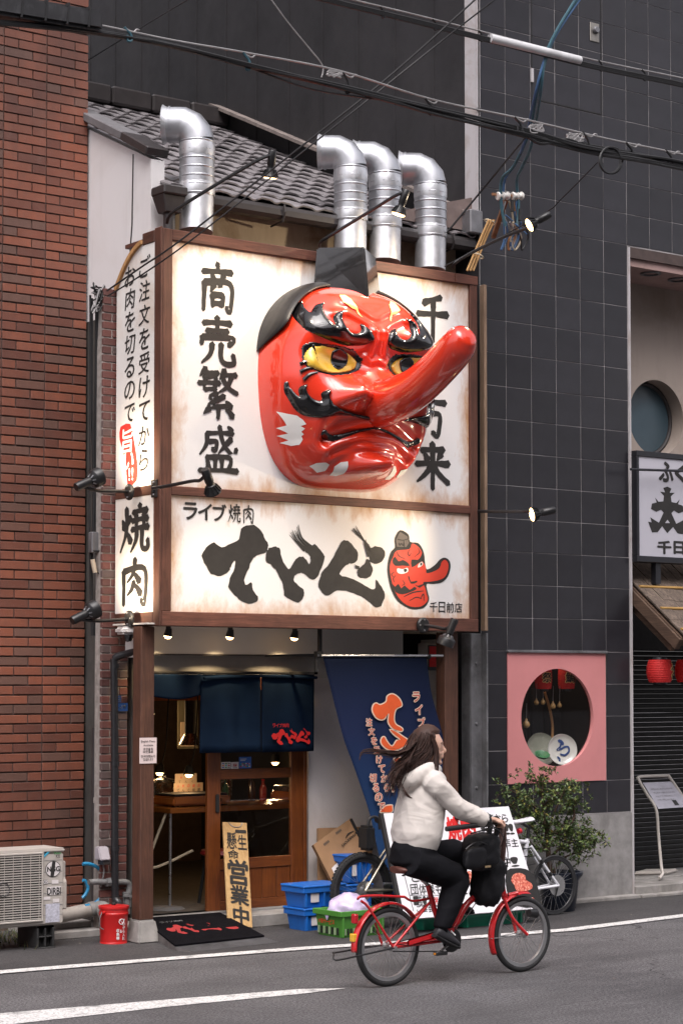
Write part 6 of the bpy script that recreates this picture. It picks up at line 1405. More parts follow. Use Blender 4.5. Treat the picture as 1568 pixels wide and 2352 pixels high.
MB().lathe([(0, .012), (.012, .01), (.014, 0)], bc+V((-bR*.98, -.04, .232)), (-1, -.3, 0), 10).build('ear', m_rb, bk, smooth=True)
def bplace(x, z, dz=0.0):
    a = -pi/2+.10+(x)/bR-.64; r_ = bR*(.93+.07*z/.205)+.0015+dz; return bc+V((r_*cos(a), r_*sin(a), z))
mb = MB(); text_col(mb, 'すいがら入れ', .085, .026, .185, .03, bplace, .02)
text_col(mb, '収集箱', .035, .026, .115, .035, bplace, .03); put_glyph(mb, '&', (.05, .085, .07, .107), bplace, .01); mb.build('lettering', mat('white_print', (.75, .74, .74), .6), bk)
mb = MB(); mb.tube([bplace(.062+.019*cos(2*pi*i/20), .165+.019*sin(2*pi*i/20), .0) for i in range(20)], .0028, 5, closed=True); mb.tube([bplace(.05, .178), bplace(.074, .153)], .0025, 5); mb.build('no_smoking_mark', mat('white_print', (.75, .74, .74), .6), bk)
# air conditioner
m_ac = mat('ac_beige', (.43, .395, .36), .5, var=.06, scale=2, dirt=2.5, dirtcol=(.3, .26, .22))
AY = atz(147, 2176, 0).y; zA0 = at(146, 2122, AY).z; zA1 = at(146, 1947, AY).z; xA1 = at(147, 2030, AY).x; xA0 = xA1-.80
ac = thing('air_conditioner', 'beige air conditioner outdoor unit with stickers standing on black blocks', 'air conditioner', ((xA0+xA1)/2, AY+.15, 0))
MB().box(xA0, xA1, AY, AY+.30, zA0, zA1-.03).build('casing', m_ac, ac, bevel=.012, seg=2)
MB().box(xA0-.008, xA1+.008, AY-.008, AY+.308, zA1-.03, zA1).build('top', m_ac, ac, bevel=.01, seg=2)
gx1 = at(95, 2030, AY).x; gz0, gz1_ = at(85, 2112, AY).z, at(85, 1962, AY).z
MB().box(xA0+.03, gx1, AY-.004, AY-.001, gz0, gz1_).build('fan_recess', m_black, ac)
fan = MB().lathe([(0, .0), (.05, .0), (.05, .02)], ((xA0+gx1)/2, AY-.005, (gz0+gz1_)/2), (0, -1, 0), 16).build('fan_hub', m_steel, ac)
for i in range(27): z = gz0+.008+(gz1_-gz0-.016)*i/26; MB().box(xA0+.03, gx1, AY-.016, AY-.006, z-.0035, z+.0035).build('grille_slat', m_ac, ac)
for i in range(9): x = xA0+.05+(gx1-xA0-.07)*i/8; MB().box(x-.002, x+.002, AY-.012, AY-.008, gz0, gz1_).build('grille_wire', m_ac, ac)
f = MB(); f.box(gx1, gx1+.012, AY-.018, AY, gz0-.015, gz1_+.015); f.box(xA0+.02, gx1, AY-.018, AY, gz1_, gz1_+.015); f.box(xA0+.02, gx1, AY-.018, AY, gz0-.015, gz0); f.build('grille_frame', m_ac, ac, bevel=.004)
for y in (1975, 2001, 2027, 2050, 2077, 2100): z = at(135, y, AY).z; MB().box(gx1+.016, xA1-.012, AY-.002, AY+.001, z-.0015, z+.0015).build('panel_groove', cols['grey'], ac)
MB().prism([(AY+.03, zA0+.1), (AY+.28, zA0+.1), (AY+.28, zA1-.1), (AY+.05, zA1-.1), (AY+.05, zA0+.32), (AY+.03, zA0+.3)], (xA1, 0, 0), (0, 1, 0), (0, 0, 1), (.045, 0, 0)).build('valve_cover', m_ac, ac, bevel=.008)
def apl(x, z, dz=0.0): return V((x, AY-.004-dz, z))
def adot(cx, cy): p = at(cx, cy, AY); return p.x, p.z
def F3(cx, cy): return (cx*.3955*.8636, 1894.7+cy*.3955*.5739) 
def H(cx, cy): return ((0+cx*.3954)/1.7417, (3300+cy*.3954)/1.7417)      # close-up frame of the corner
def apts(*P_): return [(at(*H(*p), AY).x, at(*H(*p), AY).z) for p in P_]
mb = MB(); mb.poly(apts((448, 262), (522, 255), (448, 330)), *_flat(apl, 0)); mb.build('brand_mark', mat('sky_blue_print', (.05, .4, .6), .6), ac)
mb = MB(); mb.poly(apts((450, 272), (478, 270), (450, 305)), *_flat(apl, .001)); mb.build('brand_mark', cols['dark'], ac)
def arow(txt, a, b, h, m, fat=.02, dz=.001):
    mb = MB(); (x0, z0), (x1, z1) = apts(a, b); latin(mb, txt, x0, min(z0, z1), h, apl, fat, dz, width=x1-x0); mb.build('lettering', m, ac)
arow('Zeas', (545, 292), (615, 292), .016, cols['green']); arow('R32', (567, 328), (608, 328), .02, cols['dark'])
(cxA, czA), = apts((537, 445)); (x1_, _), = apts((612, 445)); RA = (x1_-cxA)
def circ(r_, dz, m, nm='sticker'): mb = MB(); mb.poly([(cxA+r_*cos(2*pi*i/40), czA+r_*.93*sin(2*pi*i/40)) for i in range(40)], *_flat(apl, dz)); return mb.build(nm, m, ac)
circ(RA*1.03, 0, ink); circ(RA*.95, .0007, m_paper)
mb = MB(); mb.poly(apts((528, 368), (562, 368), (545, 520), (508, 520)), *_flat(apl, .0014)); mb.build('sticker_bar', ink, ac)
arow('NGG', (478, 466), (602, 466), .036, ink, .04, .002)
for (a, b, m) in (((420, 558), (484, 595), cols['grey']), ((525, 558), (592, 592), m_paper), ((475, 628), (615, 702), m_paper), ((442, 728), (510, 755), m_paper), ((535, 748), (600, 782), m_paper), ((462, 800), (602, 978), mat('pale_label', (.45, .45, .52), .6, var=.3, scale=60))):
    (x0, z0), (x1, z1) = apts(a, b); mb = MB(); mb.quad(apl(x0, z1), apl(x1, z1), apl(x1, z0), apl(x0, z0)); mb.build('sticker', m, ac, fix=False)
arow('SOS', (424, 592), (482, 592), .024, m_paper, .04, .001); arow('DIRBI', (478, 698), (612, 698), .05, ink, .03, .001)
for x in (xA0+.1, xA1-.14):
    b_ = MB(); b_.box(x-.07, x+.07, AY+.01, AY+.03, zA0-.02, zA0-.003); b_.box(x-.07, x+.07, AY+.01, AY+.29, zA0-.02, zA0-.003); b_.box(x-.075, x+.075, AY-.005, AY+.3, 0, .012)
    b_.box(x-.07, x-.055, AY, AY+.3, .012, zA0-.02); b_.box(x+.055, x+.07, AY, AY+.3, .012, zA0-.02); b_.box(x-.006, x+.006, AY+.005, AY+.3, .012, zA0-.02); b_.box(x-.055, x+.055, AY+.008, AY+.3, zA0*.48, zA0*.54); b_.box(x-.055, x+.055, AY+.05, AY+.06, .012, zA0-.02)
    b_.build('support_block', mat('block_black', (.018, .018, .018), .7), ac, bevel=.003)
# pipe, hose, downpipe, boxes by the pier
m_pvc = mat('pvc_grey', (.33, .30, .27), .6, var=.12, dirt=3, dirtcol=(.15, .12, .1))
pv = thing('drain_pipe', 'fat beige pipe lying behind the air conditioner towards the bucket', 'pipe', at(200, 2100, 13.3))
MB().tube([at(100, 2112, 13.35), at(205, 2090, 13.35)], .052, 18).build('pipe', m_pvc, pv, smooth=True, angle=60); MB().tube([at(205, 2090, 13.35), at(222, 2086, 13.34), at(238, 2088, 13.28), at(243, 2100, 13.2)], .058, 18, 3).build('elbow', mat('pvc_elbow', (.22, .21, .20), .6, var=.1), pv, smooth=True, angle=60)
ho = thing('garden_hose', 'bright blue garden hose looping out of the gap by the brick wall', 'hose', at(225, 2090, 13.5))
m_hose = mat('blue_hose', (.02, .22, .42), .4, var=.1, coat=.2)
MB().tube([at(*H(*p), 13.33) for p in ((840, 395), (900, 395), (980, 425), (1045, 490), (1075, 580), (1060, 680), (1010, 750), (940, 805), (860, 820))], .014, 10, 6).build('loop', m_hose, ho, smooth=True)
MB().tube([at(*H(*p), 13.38) for p in ((840, 560), (870, 575), (892, 640), (870, 700), (835, 740))], .013, 10, 6).build('loop', m_hose, ho, smooth=True)
dpp = thing('black_downpipe', 'black downpipe with elbows on the brick pier left of the doorway', 'pipe', at(264, 2080, 13.24))
m_bp = mat('black_pipe', (.016, .016, .018), .35, var=.15)
MB().tube([at(318, 1495, 13.05), at(290, 1502, 13.16), at(270, 1508, 13.22), at(263, 1516, 13.24), at(262.5, 1530, 13.24), at(264, 1700, 13.24), at(264, 1960, 13.24), at(265, 2055, 13.24), at(268, 2068, 13.22), at(274, 2080, 13.2), at(275, 2140, 13.2)], .028, 14, 3).build('pipe', m_bp, dpp, smooth=True, angle=60)
for y in (1530, 1755, 1950, 2070): p = at(264.5 if y < 2060 else 270, y, 13.24); MB().lathe([(.028, -.015), (.033, -.015), (.033, .015), (.028, .015)], p, (0, 0, 1), 16).build('collar', m_bp, dpp, smooth=True, angle=40)
vp = thing('water_pipe', 'old grey water pipe with a valve beside the black downpipe', 'pipe', at(285, 2080, 13.2))
m_old = mat('old_pipe', (.2, .2, .2), .6, .3, var=.3, scale=20, dirt=8)
MB().tube([at(*H(*p), 13.27) for p in ((900, 580), (1000, 575), (1150, 580), (1250, 575), (1300, 590), (1310, 640), (1300, 700), (1290, 830), (1290, 900))], .022, 12, 4).build('pipe', m_old, vp, smooth=True)
for p in ((1110, 580), (1285, 720), (1285, 790)): q = at(*H(*p), 13.27); MB().lathe([(.0, -.03), (.032, -.03), (.034, .03), (0, .03)], q, (1, 0, 0) if p[0] < 1200 else (0, 0, 1), 8).build('coupling', m_old, vp)
MB().bar(at(*H(1250, 715), 13.25), at(*H(1335, 720), 13.22), .018, .018).build('valve_handle', m_old, vp)
ob = thing('outlet_box', 'pale grey outdoor socket box with a sloping cover on the pier', 'socket box', at(240, 1980, 13.28))
a, b = at(226, 1976, 13.24), at(255, 1944, 13.24); o_ = MB(); o_.prism([(13.3, a.z), (13.2, a.z), (13.24, b.z), (13.3, b.z)], (a.x, 0, 0), (0, 1, 0), (0, 0, 1), (b.x-a.x-.02, 0, 0)); o_.build('cover', mat('socket_grey', (.36, .33, .36), .5, var=.05), ob, bevel=.008, seg=2)
MB().box(a.x+.03, b.x-.01, 13.22, 13.3, a.z-.035, a.z).build('body', m_gut, ob, bevel=.004); MB().tube([V((a.x+.05, 13.25, a.z-.03)), V((a.x+.06, 13.26, a.z-.1)), V((a.x+.04, 13.27, a.z-.2))], .006, 6, 3).build('lead', m_old, ob, smooth=True)
ap_ = thing('address_plate', 'blue enamel street number plate on the brick pier', 'sign plate', at(282, 1630, 13.29))
a, b = at(271, 1633.5, 13.292), at(293, 1614.5, 13.292); MB().box(a.x, b.x, 13.286, 13.295, a.z, b.z).build('plate', mat('plate_blue', (.012, .05, .19), .4), ap_)
c2 = at(271, 1613, 13.292); d2 = at(278, 1598, 13.292); MB().box(c2.x, d2.x, 13.286, 13.295, c2.z, d2.z).build('plate', mat('plate_blue', (.012, .05, .19), .4), ap_)
mb = MB(); latin(mb, '-19', a.x+.012, a.z+.018, .030, lambda x, z, dz=0: V((x, 13.2845, z)), .015, width=.05); mb.build('lettering', m_paper, ap_)
mb = MB(); text_col(mb, '千日', (c2.x+d2.x)/2, .018, d2.z-.004, c2.z+.004, lambda x, z, dz=0: V((x, 13.2845, z)), .01); mb.build('lettering', m_paper, ap_)
cmr = thing('dome_camera', 'white security camera with a dark dome under the sign corner', 'camera', at(292, 1450, 13.0))
p = at(291, 1448, 12.98); MB().box(p.x-.065, p.x+.065, 12.93, 13.05, p.z-.03, p.z+.028).build('housing', mat('camera_white', (.6, .58, .57), .4), cmr, bevel=.018, seg=3)
MB().lathe([(0, -.055), (.025, -.05), (.042, -.025), (.048, 0)], V((p.x+.015, 12.985, p.z-.03)), (0, 0, 1), 20).build('dome', mat('smoked_dome', (.01, .01, .012), .1, coat=1), cmr, smooth=True)
a, b = at(303, 1510, 13.1), at(313, 1470, 13.1); MB().box(a.x, b.x, 13.08, 13.2, a.z, b.z).build('mount', mat('camera_white', (.6, .58, .57), .4), cmr, bevel=.004)
# weeds by the kerb
wd = MB(); q = random.Random(8)
for _ in range(330):
    b_ = atz(q.uniform(-30, 95), q.gauss(2158, 10), 0); h_ = q.uniform(.02, .08); a = q.uniform(0, 6.28); l_ = q.uniform(.01, .07); t_ = b_+V((cos(a)*l_, sin(a)*l_, h_)); s_ = V((-sin(a), cos(a), 0))*.004
    wd.add([b_-s_, b_+s_, t_], [(0, 1, 2)])
m_weed = NT('weed_green'); oi = m_weed.n('NewGeometry'); m_weed.set(Base_Color=m_weed.ramp(oi.outputs['Random Per Island'], [(0, (.03, .05, .012)), (.6, (.06, .07, .02)), (1, (.2, .13, .06))]), Roughness=.8)
w_ = wd.build('weeds', m_weed.m, fix=False); w_['kind'] = 'stuff'; w_['label'] = 'small weeds and dry litter growing at the foot of the brick wall'
lf = MB()
for _ in range(160):
    b_ = atz(q.uniform(-10, 330), q.gauss(2150, 9), 0) if _ < 110 else atz(q.uniform(600, 1500), q.gauss(2120, 14), .004); a = q.uniform(0, 6.28); r_ = q.uniform(.004, .012); lf.add([b_+V((cos(a)*r_, sin(a)*r_, .004)), b_+V((cos(a+2)*r_, sin(a+2)*r_, .007)), b_+V((cos(a+4)*r_, sin(a+4)*r_, .005))], [(0, 1, 2)])
l2 = lf.build('litter', mat('dry_litter', (.25, .22, .18), .9, var=.4, scale=30), fix=False); l2['kind'] = 'stuff'
# ================================================================== RIGHT-HAND SHOP FRONT
m_frame = mat('sign_frame_black', (.014, .014, .018), .4, var=.15); m_opal = mat('opal_panel', (.46, .45, .50), .5, var=.03, scale=2)
FSY = 12.82
a, b = at(1463, 1290, FSY), at(1463, 1034, FSY)
fs_ = thing('blowfish_sign', 'black framed white sign box with bold black lettering on the bark roof', 'sign', (a.x+.5, FSY, a.z))
fx1 = a.x+1.35
f = MB(); f.box(a.x, fx1, FSY, FSY+.12, a.z, a.z+.055); f.box(a.x, fx1, FSY, FSY+.12, b.z-.05, b.z); f.box(a.x, a.x+.03, FSY, FSY+.12, a.z+.055, b.z-.05); f.box(fx1-.03, fx1, FSY, FSY+.12, a.z+.055, b.z-.05); f.build('frame', m_frame, fs_, bevel=.004)
MB().box(a.x+.03, fx1-.03, FSY+.012, FSY+.11, a.z+.055, b.z-.05).build('panel', m_opal, fs_)
def fpl(x, z, dz=0.0): return V((x, FSY+.010-dz, z))
def P8(cx, cy): p = at(1062.2+cx*.41494, 516.7+cy*.41494, FSY+.01); return (p.x, p.z)
half = [(1131,1448),(1108,1456),(1118,1480),(1090,1476),(1112,1500),(1108,1530),(1082,1532),(1062,1508),(1072,1536),(1045,1542),(1040,1572),(1070,1588),(1096,1576),(1110,1592),(1084,1648),(1036,1618),(1044,1646),(1024,1642),(1046,1702),(1078,1700),(1102,1668),(1131,1706)]
mid_ = P8(1131, 1500)[0]
hl = [P8(*p) for p in half]; full = hl + [(2*mid_-x, z) for x, z in hl[1:-1][::-1]]
mb = MB(); mb.poly(full, *_flat(fpl, 0)); mb.build('lettering', ink, fs_)
mb = MB(); mb.poly([P8(1131, 1632), P8(1118, 1650), P8(1144, 1650)], *_flat(fpl, .001)); mb.build('lettering_gap', m_opal, fs_)
for ch_, x0, y0, x1, y1 in (('ふ', 1088, 1318, 1162, 1416), ('ぐ', 1176, 1330, 1250, 1425), ('千', 1078, 1752, 1150, 1818), ('日', 1168, 1755, 1222, 1818), ('前', 1240, 1755, 1300, 1820)):
    p, q = P8(x0, y1), P8(x1, y0); mb = MB(); put_glyph(mb, ch_, (p[0], p[1], q[0], q[1]), fpl, .04, .04 if ch_ in 'ふぐ' else 0, keep=False); mb.build('lettering', ink, fs_)
MB().tube([at(1447, 1078, 12.75), at(1700, 1086, 12.75)], .012, 10).build('rod', m_frame, fs_, smooth=True)
p = at(1505, 1300, FSY+.06); MB().box(p.x-.03, p.x+.03, FSY+.03, FSY+.09, p.z-.16, a.z).build('stand', m_frame, fs_)
# lean-to roof of cedar bark with bamboo battens
m_bark = wood('cedar_bark', '#3b322c', '#7b6b5e', .9, 'y', .9, .8); m_bam = wood('bamboo', '#8b6a35', '#c29a58', 1.0, 'x', .5, .1); m_verge = wood('verge_wood', '#3a2a22', '#66503f', 1.2, 'y', .8, .4)
VX = 12.78
r0, r1 = atx(1449, 1345, VX), atx(1562, 1462, VX)
er = thing('bark_roof', 'small lean-to roof of brown cedar bark with bamboo battens over the shutter', 'canopy', (VX+1, r1.y, r1.z-.1))
dirr = (r1-r0).normalized(); nrm = V((1, 0, 0)).cross(dirr); nrm = nrm if nrm.z > 0 else -nrm
back = r0-dirr*.35
q = random.Random(21); x = VX
for row in range(4):
    x = VX+.01; s0 = (r1-back).length*row/4; s1 = (r1-back).length*(row+1)/4+.06
    while x < VX+2.6:
        w = q.uniform(.09, .17); z_ = q.uniform(.004, .016)+row*.0+.006
        A_, B_ = back+dirr*s0+V((x-VX, 0, 0)), back+dirr*(s1+q.uniform(-.02, .02))+V((x-VX, 0, 0))
        MB().obox((A_+B_)/2+V((w/2, 0, 0))+nrm*(z_+.008), V((w/2-.003, 0, 0)), (B_-A_)/2, nrm*.007).build('bark_strip', m_bark, er)
        x += w
MB().obox((back+r1)/2+V((1.3, 0, 0))-nrm*.012, V((1.3, 0, 0)), (r1-back)/2, nrm*.008).build('roof_board', m_verge, er)
MB().obox((back+r1)/2+V((.015, 0, 0))-nrm*.07, V((.03, 0, 0)), (r1-back)/2+dirr*.02, nrm*.055).build('verge_board', m_verge, er, bevel=.006)
MB().obox((back+r1)/2+V((.06, 0, 0))-nrm*.16, V((.025, 0, 0)), (r1-back)/2-dirr*.05, nrm*.04).build('rafter', m_verge, er, bevel=.004)
MB().obox(r1+V((1.3, 0, 0))-nrm*.05-dirr*.02, V((1.3, 0, 0)), dirr*.03, nrm*.045).build('eave_beam', m_verge, er, bevel=.006)
for x_, y_ in ((1458, 1361), (1506, 1405), (1553, 1450)):
    t_ = max(0, (atx(x_, y_, VX).y-back.y)/(r1.y-back.y)); s_ = back.lerp(r1, t_)+nrm*.035
    MB().tube([s_+V((.03, 0, 0)), s_+V((2.6, 0, 0))], .014, 10).build('bamboo_batten', m_bam, er, smooth=True, angle=60)
# red paper lanterns
m_lan = NT('red_paper'); oi = m_lan.n('TexCoord'); m_lan.set(Base_Color=(.42, .010, .010), Roughness=.7, Emission_Color=(.6, .01, .008), Emission_Strength=.03); m_lan = m_lan.m
def lantern(label, c, r, h, grp, txt, ang, cyl=False, ink_=None):
    t = thing('paper_lantern', label, 'lantern', c, group=grp); n_ = 13; pr = []
    for i in range(n_*4+1):
        u = i/(n_*4); z = -h/2+h*u; rr_ = (r*(.55+.45*sin(pi*(.12+.76*u))**.6) if not cyl else r*(.86+.14*sin(pi*u)**.5)); pr.append((rr_+.0025*cos(u*n_*2*pi), z))
    MB().lathe(pr, c, (0, 0, 1), 36).build('shade', m_lan, t, smooth=True, angle=180)
    for s_ in (-1, 1): MB().lathe([(0, s_*(h/2+.02)), (r*.52, s_*(h/2+.02)), (r*.56, s_*h/2), (r*.5, s_*h/2)], c, (0, 0, 1), 24).build('rim', m_frame, t, smooth=True, angle=40)
    MB().tube([V(c)+V((0, 0, h/2)), V(c)+V((0, 0, h/2+.10))], .004, 6).build('cord', m_cab, t)
    def pl(x, z, dz=0.0):
        a_ = ang+x/r; u = (z+h/2)/h; rr_ = (r*(.55+.45*sin(pi*(.12+.76*u))**.6) if not cyl else r*(.86+.14*sin(pi*u)**.5))+.004+dz; return V(c)+V((rr_*cos(a_), rr_*sin(a_), z))
    for m, ft, dz in ((mat('gold_print', (.75, .5, .2), .6), .09, 0), (ink, .02, .003)):
        mb = MB(); text_col(mb, txt, 0, h*.42, h*.40, -h*.40, pl, ft, 0, dz); mb.build('lettering', m, t)
    return t
gL = 'red paper lanterns under the bark roof'
p = at(1514, 1541, 12.72); lantern('round red paper lantern hanging nearest the tiled wall under the bark roof', p, .118, .20, gL, 'ふぐ', radians(-62))
p2 = at(1579, 1541, 12.70); lantern('round red paper lantern cut by the picture edge under the bark roof', p2, .118, .20, gL, 'ふぐ', radians(-62))
# stand sign in the recess
st = thing('stand_sign', 'cream tubular stand with a printed notice on the step before the dark shutter', 'stand sign', at(1518, 2010, 13.25))
m_cream = mat('cream_tube', (.52, .48, .44), .45, var=.06)
SYY = 13.25
def Q4(cx, cy, Y=SYY): return at((2450+cx*.637)/1.7417, (2200+cy*.637)/1.7417, Y)
MB().tube([Q4(290, 2062, 13.10), Q4(312, 2030, 13.14), Q4(303, 1985, 13.2), Q4(285, 1790), Q4(270, 1630, 13.24), Q4(210, 1530, 13.3), Q4(165, 1450, 13.34), Q4(170, 1425, 13.36), Q4(330, 1419, 13.36), Q4(360, 1435, 13.34), Q4(470, 1600, 13.26), Q4(500, 1650, 13.24)], .014, 10, 5).build('tube_frame', m_cream, st, smooth=True)
pa = [Q4(285, 1626, 13.235), Q4(490, 1612, 13.235), Q4(372, 1458, 13.33), Q4(190, 1466, 13.33)]
b_ = MB(); off = V((0, .012, .006)); b_.v = pa+[p+off for p in pa]; b_.f = [(0, 1, 2, 3), (7, 6, 5, 4), (0, 4, 5, 1), (1, 5, 6, 2), (2, 6, 7, 3), (3, 7, 4, 0)]; b_.build('board', mat('notice_lilac', (.42, .41, .47), .5), st)
def spl(u, v, dz=0.0): return pa[0].lerp(pa[1], u).lerp(pa[3].lerp(pa[2], u), v)+V((0, -.004-dz, 0))
for k_, tx in enumerate(('本日は誠に勝手ながら休業', '致します。またのご来店を', 'スタッフ一同お待ちして', 'お願い申し上げます')):
    mb = MB(); text_row(mb, tx, .12, .12+.06*len(tx), .76-.14*k_, .09, spl, .0); mb.build('lettering', cols['grey'], st)
MB().quad(spl(.55, .10), spl(.68, .10), spl(.68, .30), spl(.55, .30)).build('print', cols['dark'], st, fix=False)
bs = atz(1518, 2006, .125); g_ = MB()
g_.prism([(-.30, .0), (0, -.14), (.30, 0), (0, .14)], (bs.x+.03, bs.y+.10, .112), (1, 0, 0), (0, 1, 0), (0, 0, .035)); g_.build('base', m_cream, st, bevel=.015, seg=2)
# things in the round window
def inwin(x, y, d): return at(x, y, FY+d)
gW = 'red lanterns inside the round window'
for x, nm, tx in ((1247, 'left-hand red barrel lantern with gold writing at the top of the round window', '祭'), (1300, 'right-hand red barrel lantern with gold writing at the top of the round window', '鯛')):
    p = inwin(x, 1556, .22); WLAN = lantern(nm, p, .075, .20, gW, tx, radians(-105), True)
m_por = mat('glazed_white', (.50, .50, .46), .2, var=.06, coat=.6); m_cel = mat('celadon_glaze', (.30, .31, .25), .25, var=.1, coat=.5); m_cob = mat('cobalt_brush', (.02, .05, .16), .4, var=.2)
def plate(label, x, y, d, r, m, ax, mark=False):
    c = inwin(x, y, d); t = thing('display_plate', label, 'plate', c, group='large plates standing in the round window'); ax = V(ax).normalized()
    MB().lathe([(0, 0), (r*.7, .0), (r*.78, .012), (r*.93, .022), (r, .03), (r*.99, .036), (r*.9, .028), (r*.7, .014), (0, .014)][::-1] if False else [(0, .012), (r*.72, .012), (r*.9, .026), (r*.985, .036), (r, .030), (r*.9, .010), (r*.6, -.01), (0, -.01)], c, ax, 48).build('dish', m, t, smooth=True, angle=50)
    if mark:
        u = V((1, 0, 0)); u = (u-ax*u.dot(ax)).normalized(); v = ax.cross(u); v = v if v.z > 0 else -v
        mb = MB(); k_ = r/122
        for st_, w in (([(-20,70),(0,60),(10,40)], 26), ([(0,55),(-15,20),(-40,0),(-10,5),(30,20),(55,15),(55,-20),(20,-45),(-15,-35)], 15), ([(-40,-55),(-25,-75),(-30,-95),(0,-105),(30,-108)], 15)):
            mb.poly([(p_[0]*k_, p_[1]*k_) for p_ in brush_poly(st_, [w]*len(st_), 6, 4, .08)], c+ax*.0175, u, v)
        mb.build('brush_mark', m_cob, t)
    return t
plate('round white plate with a blue brushed mark leaning in the round window', 1288, 1722, .13, .135, m_por, (-.42, -1, .12), True)
plate('grey green plate standing behind the white one in the round window', 1240, 1722, .30, .145, m_cel, (-.3, -1, .2))
for i, (x, y, r) in enumerate(((1208, 1664, .032), (1193+38, 1614, .022), (1246, 1613, .022), (1269, 1622, .026), (1284, 1620, .022))):
    c = inwin(x, y, .22); t = thing('gourd', ('large hanging gourd low in the round window', 'small hanging gourd nearest the window edge', 'small hanging gourd second from the window edge', 'small hanging gourd beside the wooden hoop', 'small hanging gourd under the lanterns')[i], 'gourd', c, group='dried gourds hanging in the round window')
    MB().lathe([(0, -r), (r*.7, -r*.75), (r, 0), (r*.7, r*.7), (r*.3, r*1.05), (r*.35, r*1.4), (r*.1, r*1.7), (0, r*1.7)], c, (0, 0, 1), 18).build('body', mat('gourd_skin', (.36, .22, .08), .4, var=.2, coat=.3), t, smooth=True, angle=180)
    MB().tube([c+V((0, 0, r*1.6)), c+V((.005, 0, .15+r))], .002, 5).build('string', m_wire, t)
c = inwin(1243, 1660, .36); t = thing('wooden_hoop', 'curved wooden hoop standing at the back of the round window', 'hoop', c)
MB().tube([inwin(1250+18*sin(a_*.32), 1590+18*a_, .36) for a_ in range(9)], .012, 8, 4).build('hoop', m_palewood, t, smooth=True)
c = inwin(1243, 1740, .12); t = thing('leaf_dish', 'green leaf shaped dish at the foot of the plates in the round window', 'dish', c)
MB().lathe([(0, 0), (.05, .01), (.07, .035), (.06, .03), (0, .012)], c, (-.2, -.5, 1), 9).build('dish', mat('green_glaze', (.05, .16, .07), .3, coat=.6), t, smooth=True)
t = thing('folding_screen', 'tall dark patterned screen at the back of the round window', 'screen', inwin(1230, 1640, .5))
a, b = inwin(1222, 1720, .55), inwin(1246, 1580, .55); MB().box(a.x, b.x, FY+.55, FY+.58, a.z, b.z).build('board', mat('blue_black', (.02, .022, .03), .6), t)
L = bpy.data.lights.new('lamp_light', 'POINT'); L.energy = 1.3; L.color = (1, .62, .36); L.shadow_soft_size = .06; l_ = bpy.data.objects.new('lamp_light', L); COL.objects.link(l_); l_.parent = WLAN; l_.location = V((PX+.02, FY+.28, PZ+.47))-org(WLAN)

# ================================================================== POTTED TREE
pt = thing('potted_tree', 'bushy evergreen in a dark navy pot behind the parked bicycle', 'potted plant', at(1283, 2100, 12.45))
pc = at(1283, 2080, 12.52); pr_ = .17
MB().lathe([(0, .0), (pr_*.72, .0), (pr_*.78, .01), (pr_*.98, .26), (pr_*1.18, .30), (pr_*1.2, .325), (pr_*1.05, .325), (pr_*.98, .29), (0, .285)], (pc.x, 12.52, 0), (0, 0, 1), 40).build('pot', mat('navy_pot', (.012, .018, .035), .3, var=.1, coat=.3), pt, smooth=True, angle=40)
m_bk = wood('tree_bark', '#2e2119', '#5a4736', 3, 'z', .9, .6)
def T7(cx, cy, Y): return at((1950+cx*.5527)/1.7417, (2500+cy*.5527)/1.7417, Y)
limbs = [[(455,1840),(440,1720),(435,1600),(420,1480),(400,1380),(395,1240),(400,1080)], [(440,1650),(380,1560),(330,1480),(250,1400),(160,1300)], [(470,1840),(500,1740),(560,1680),(660,1640),(760,1580)], [(430,1560),(500,1480),(590,1420),(690,1420)], [(425,1500),(470,1380),(520,1270),(560,1180)], [(410,1400),(340,1320),(240,1240),(110,1170)], [(400,1250),(360,1150),(315,1050)], [(400,1320),(480,1240),(640,1170)], [(440,1620),(360,1620),(300,1560)], [(600,1430),(625,1380),(610,1260),(590,1190)], [(470,1500),(600,1540),(800,1560)], [(440,1700),(540,1600),(640,1560),(700,1600)]]
tr = MB(); q = random.Random(33); tips = []
for i, L_ in enumerate(limbs):
    Y0 = 12.52; dy = q.uniform(-.28, .22) if i else 0
    P_ = [T7(x, y, Y0+dy*(k_/(len(L_)-1))) for k_, (x, y) in enumerate(L_)]
    r0_ = .026 if i == 0 else .013; tr.tube(P_, [r0_*(1-.75*k_/(len(P_)-1)) for k_ in range(len(P_))], 7, 4)
    PP = catmull(P_, 5); tips += [(p, k_/(len(PP)-1)) for k_, p in enumerate(PP) if k_/(len(PP)-1) > .35]
tr.build('trunk', m_bk, pt, smooth=True, angle=180)
lv = MB(); tw_ = MB()
def leaf(mb, c, d, up_, l, w):
    d = d.normalized(); s_ = d.cross(up_); s_ = s_.normalized() if s_.length > .01 else d.orthogonal().normalized(); nn = s_.cross(d)
    mb.add([c, c+d*l*.45+s_*w+nn*w*.5, c+d*l, c+d*l*.45-s_*w+nn*w*.5, c+d*l*.5], [(0, 4, 1), (1, 4, 2), (2, 4, 3), (3, 4, 0)])
def inside(p):
    """Keep the crown's outline: broad below, open above, as it grows."""
    return True
clump = []
for p, k_ in tips:
    for _ in range(3):
        clump.append((p+V((q.gauss(0, .05), q.gauss(0, .06), q.gauss(0, .045))), k_))
for x, y, n_ in ((520, 1500, 20), (620, 1480, 18), (700, 1540, 14), (440, 1420, 11), (300, 1330, 11), (200, 1270, 8), (560, 1250, 8), (640, 1200, 5), (480, 1560, 10), (760, 1530, 6), (350, 1400, 8)):
    for _ in range(n_): clump.append((T7(x+q.gauss(0, 45), y+q.gauss(0, 38), 12.50+q.gauss(0, .10)), .7))
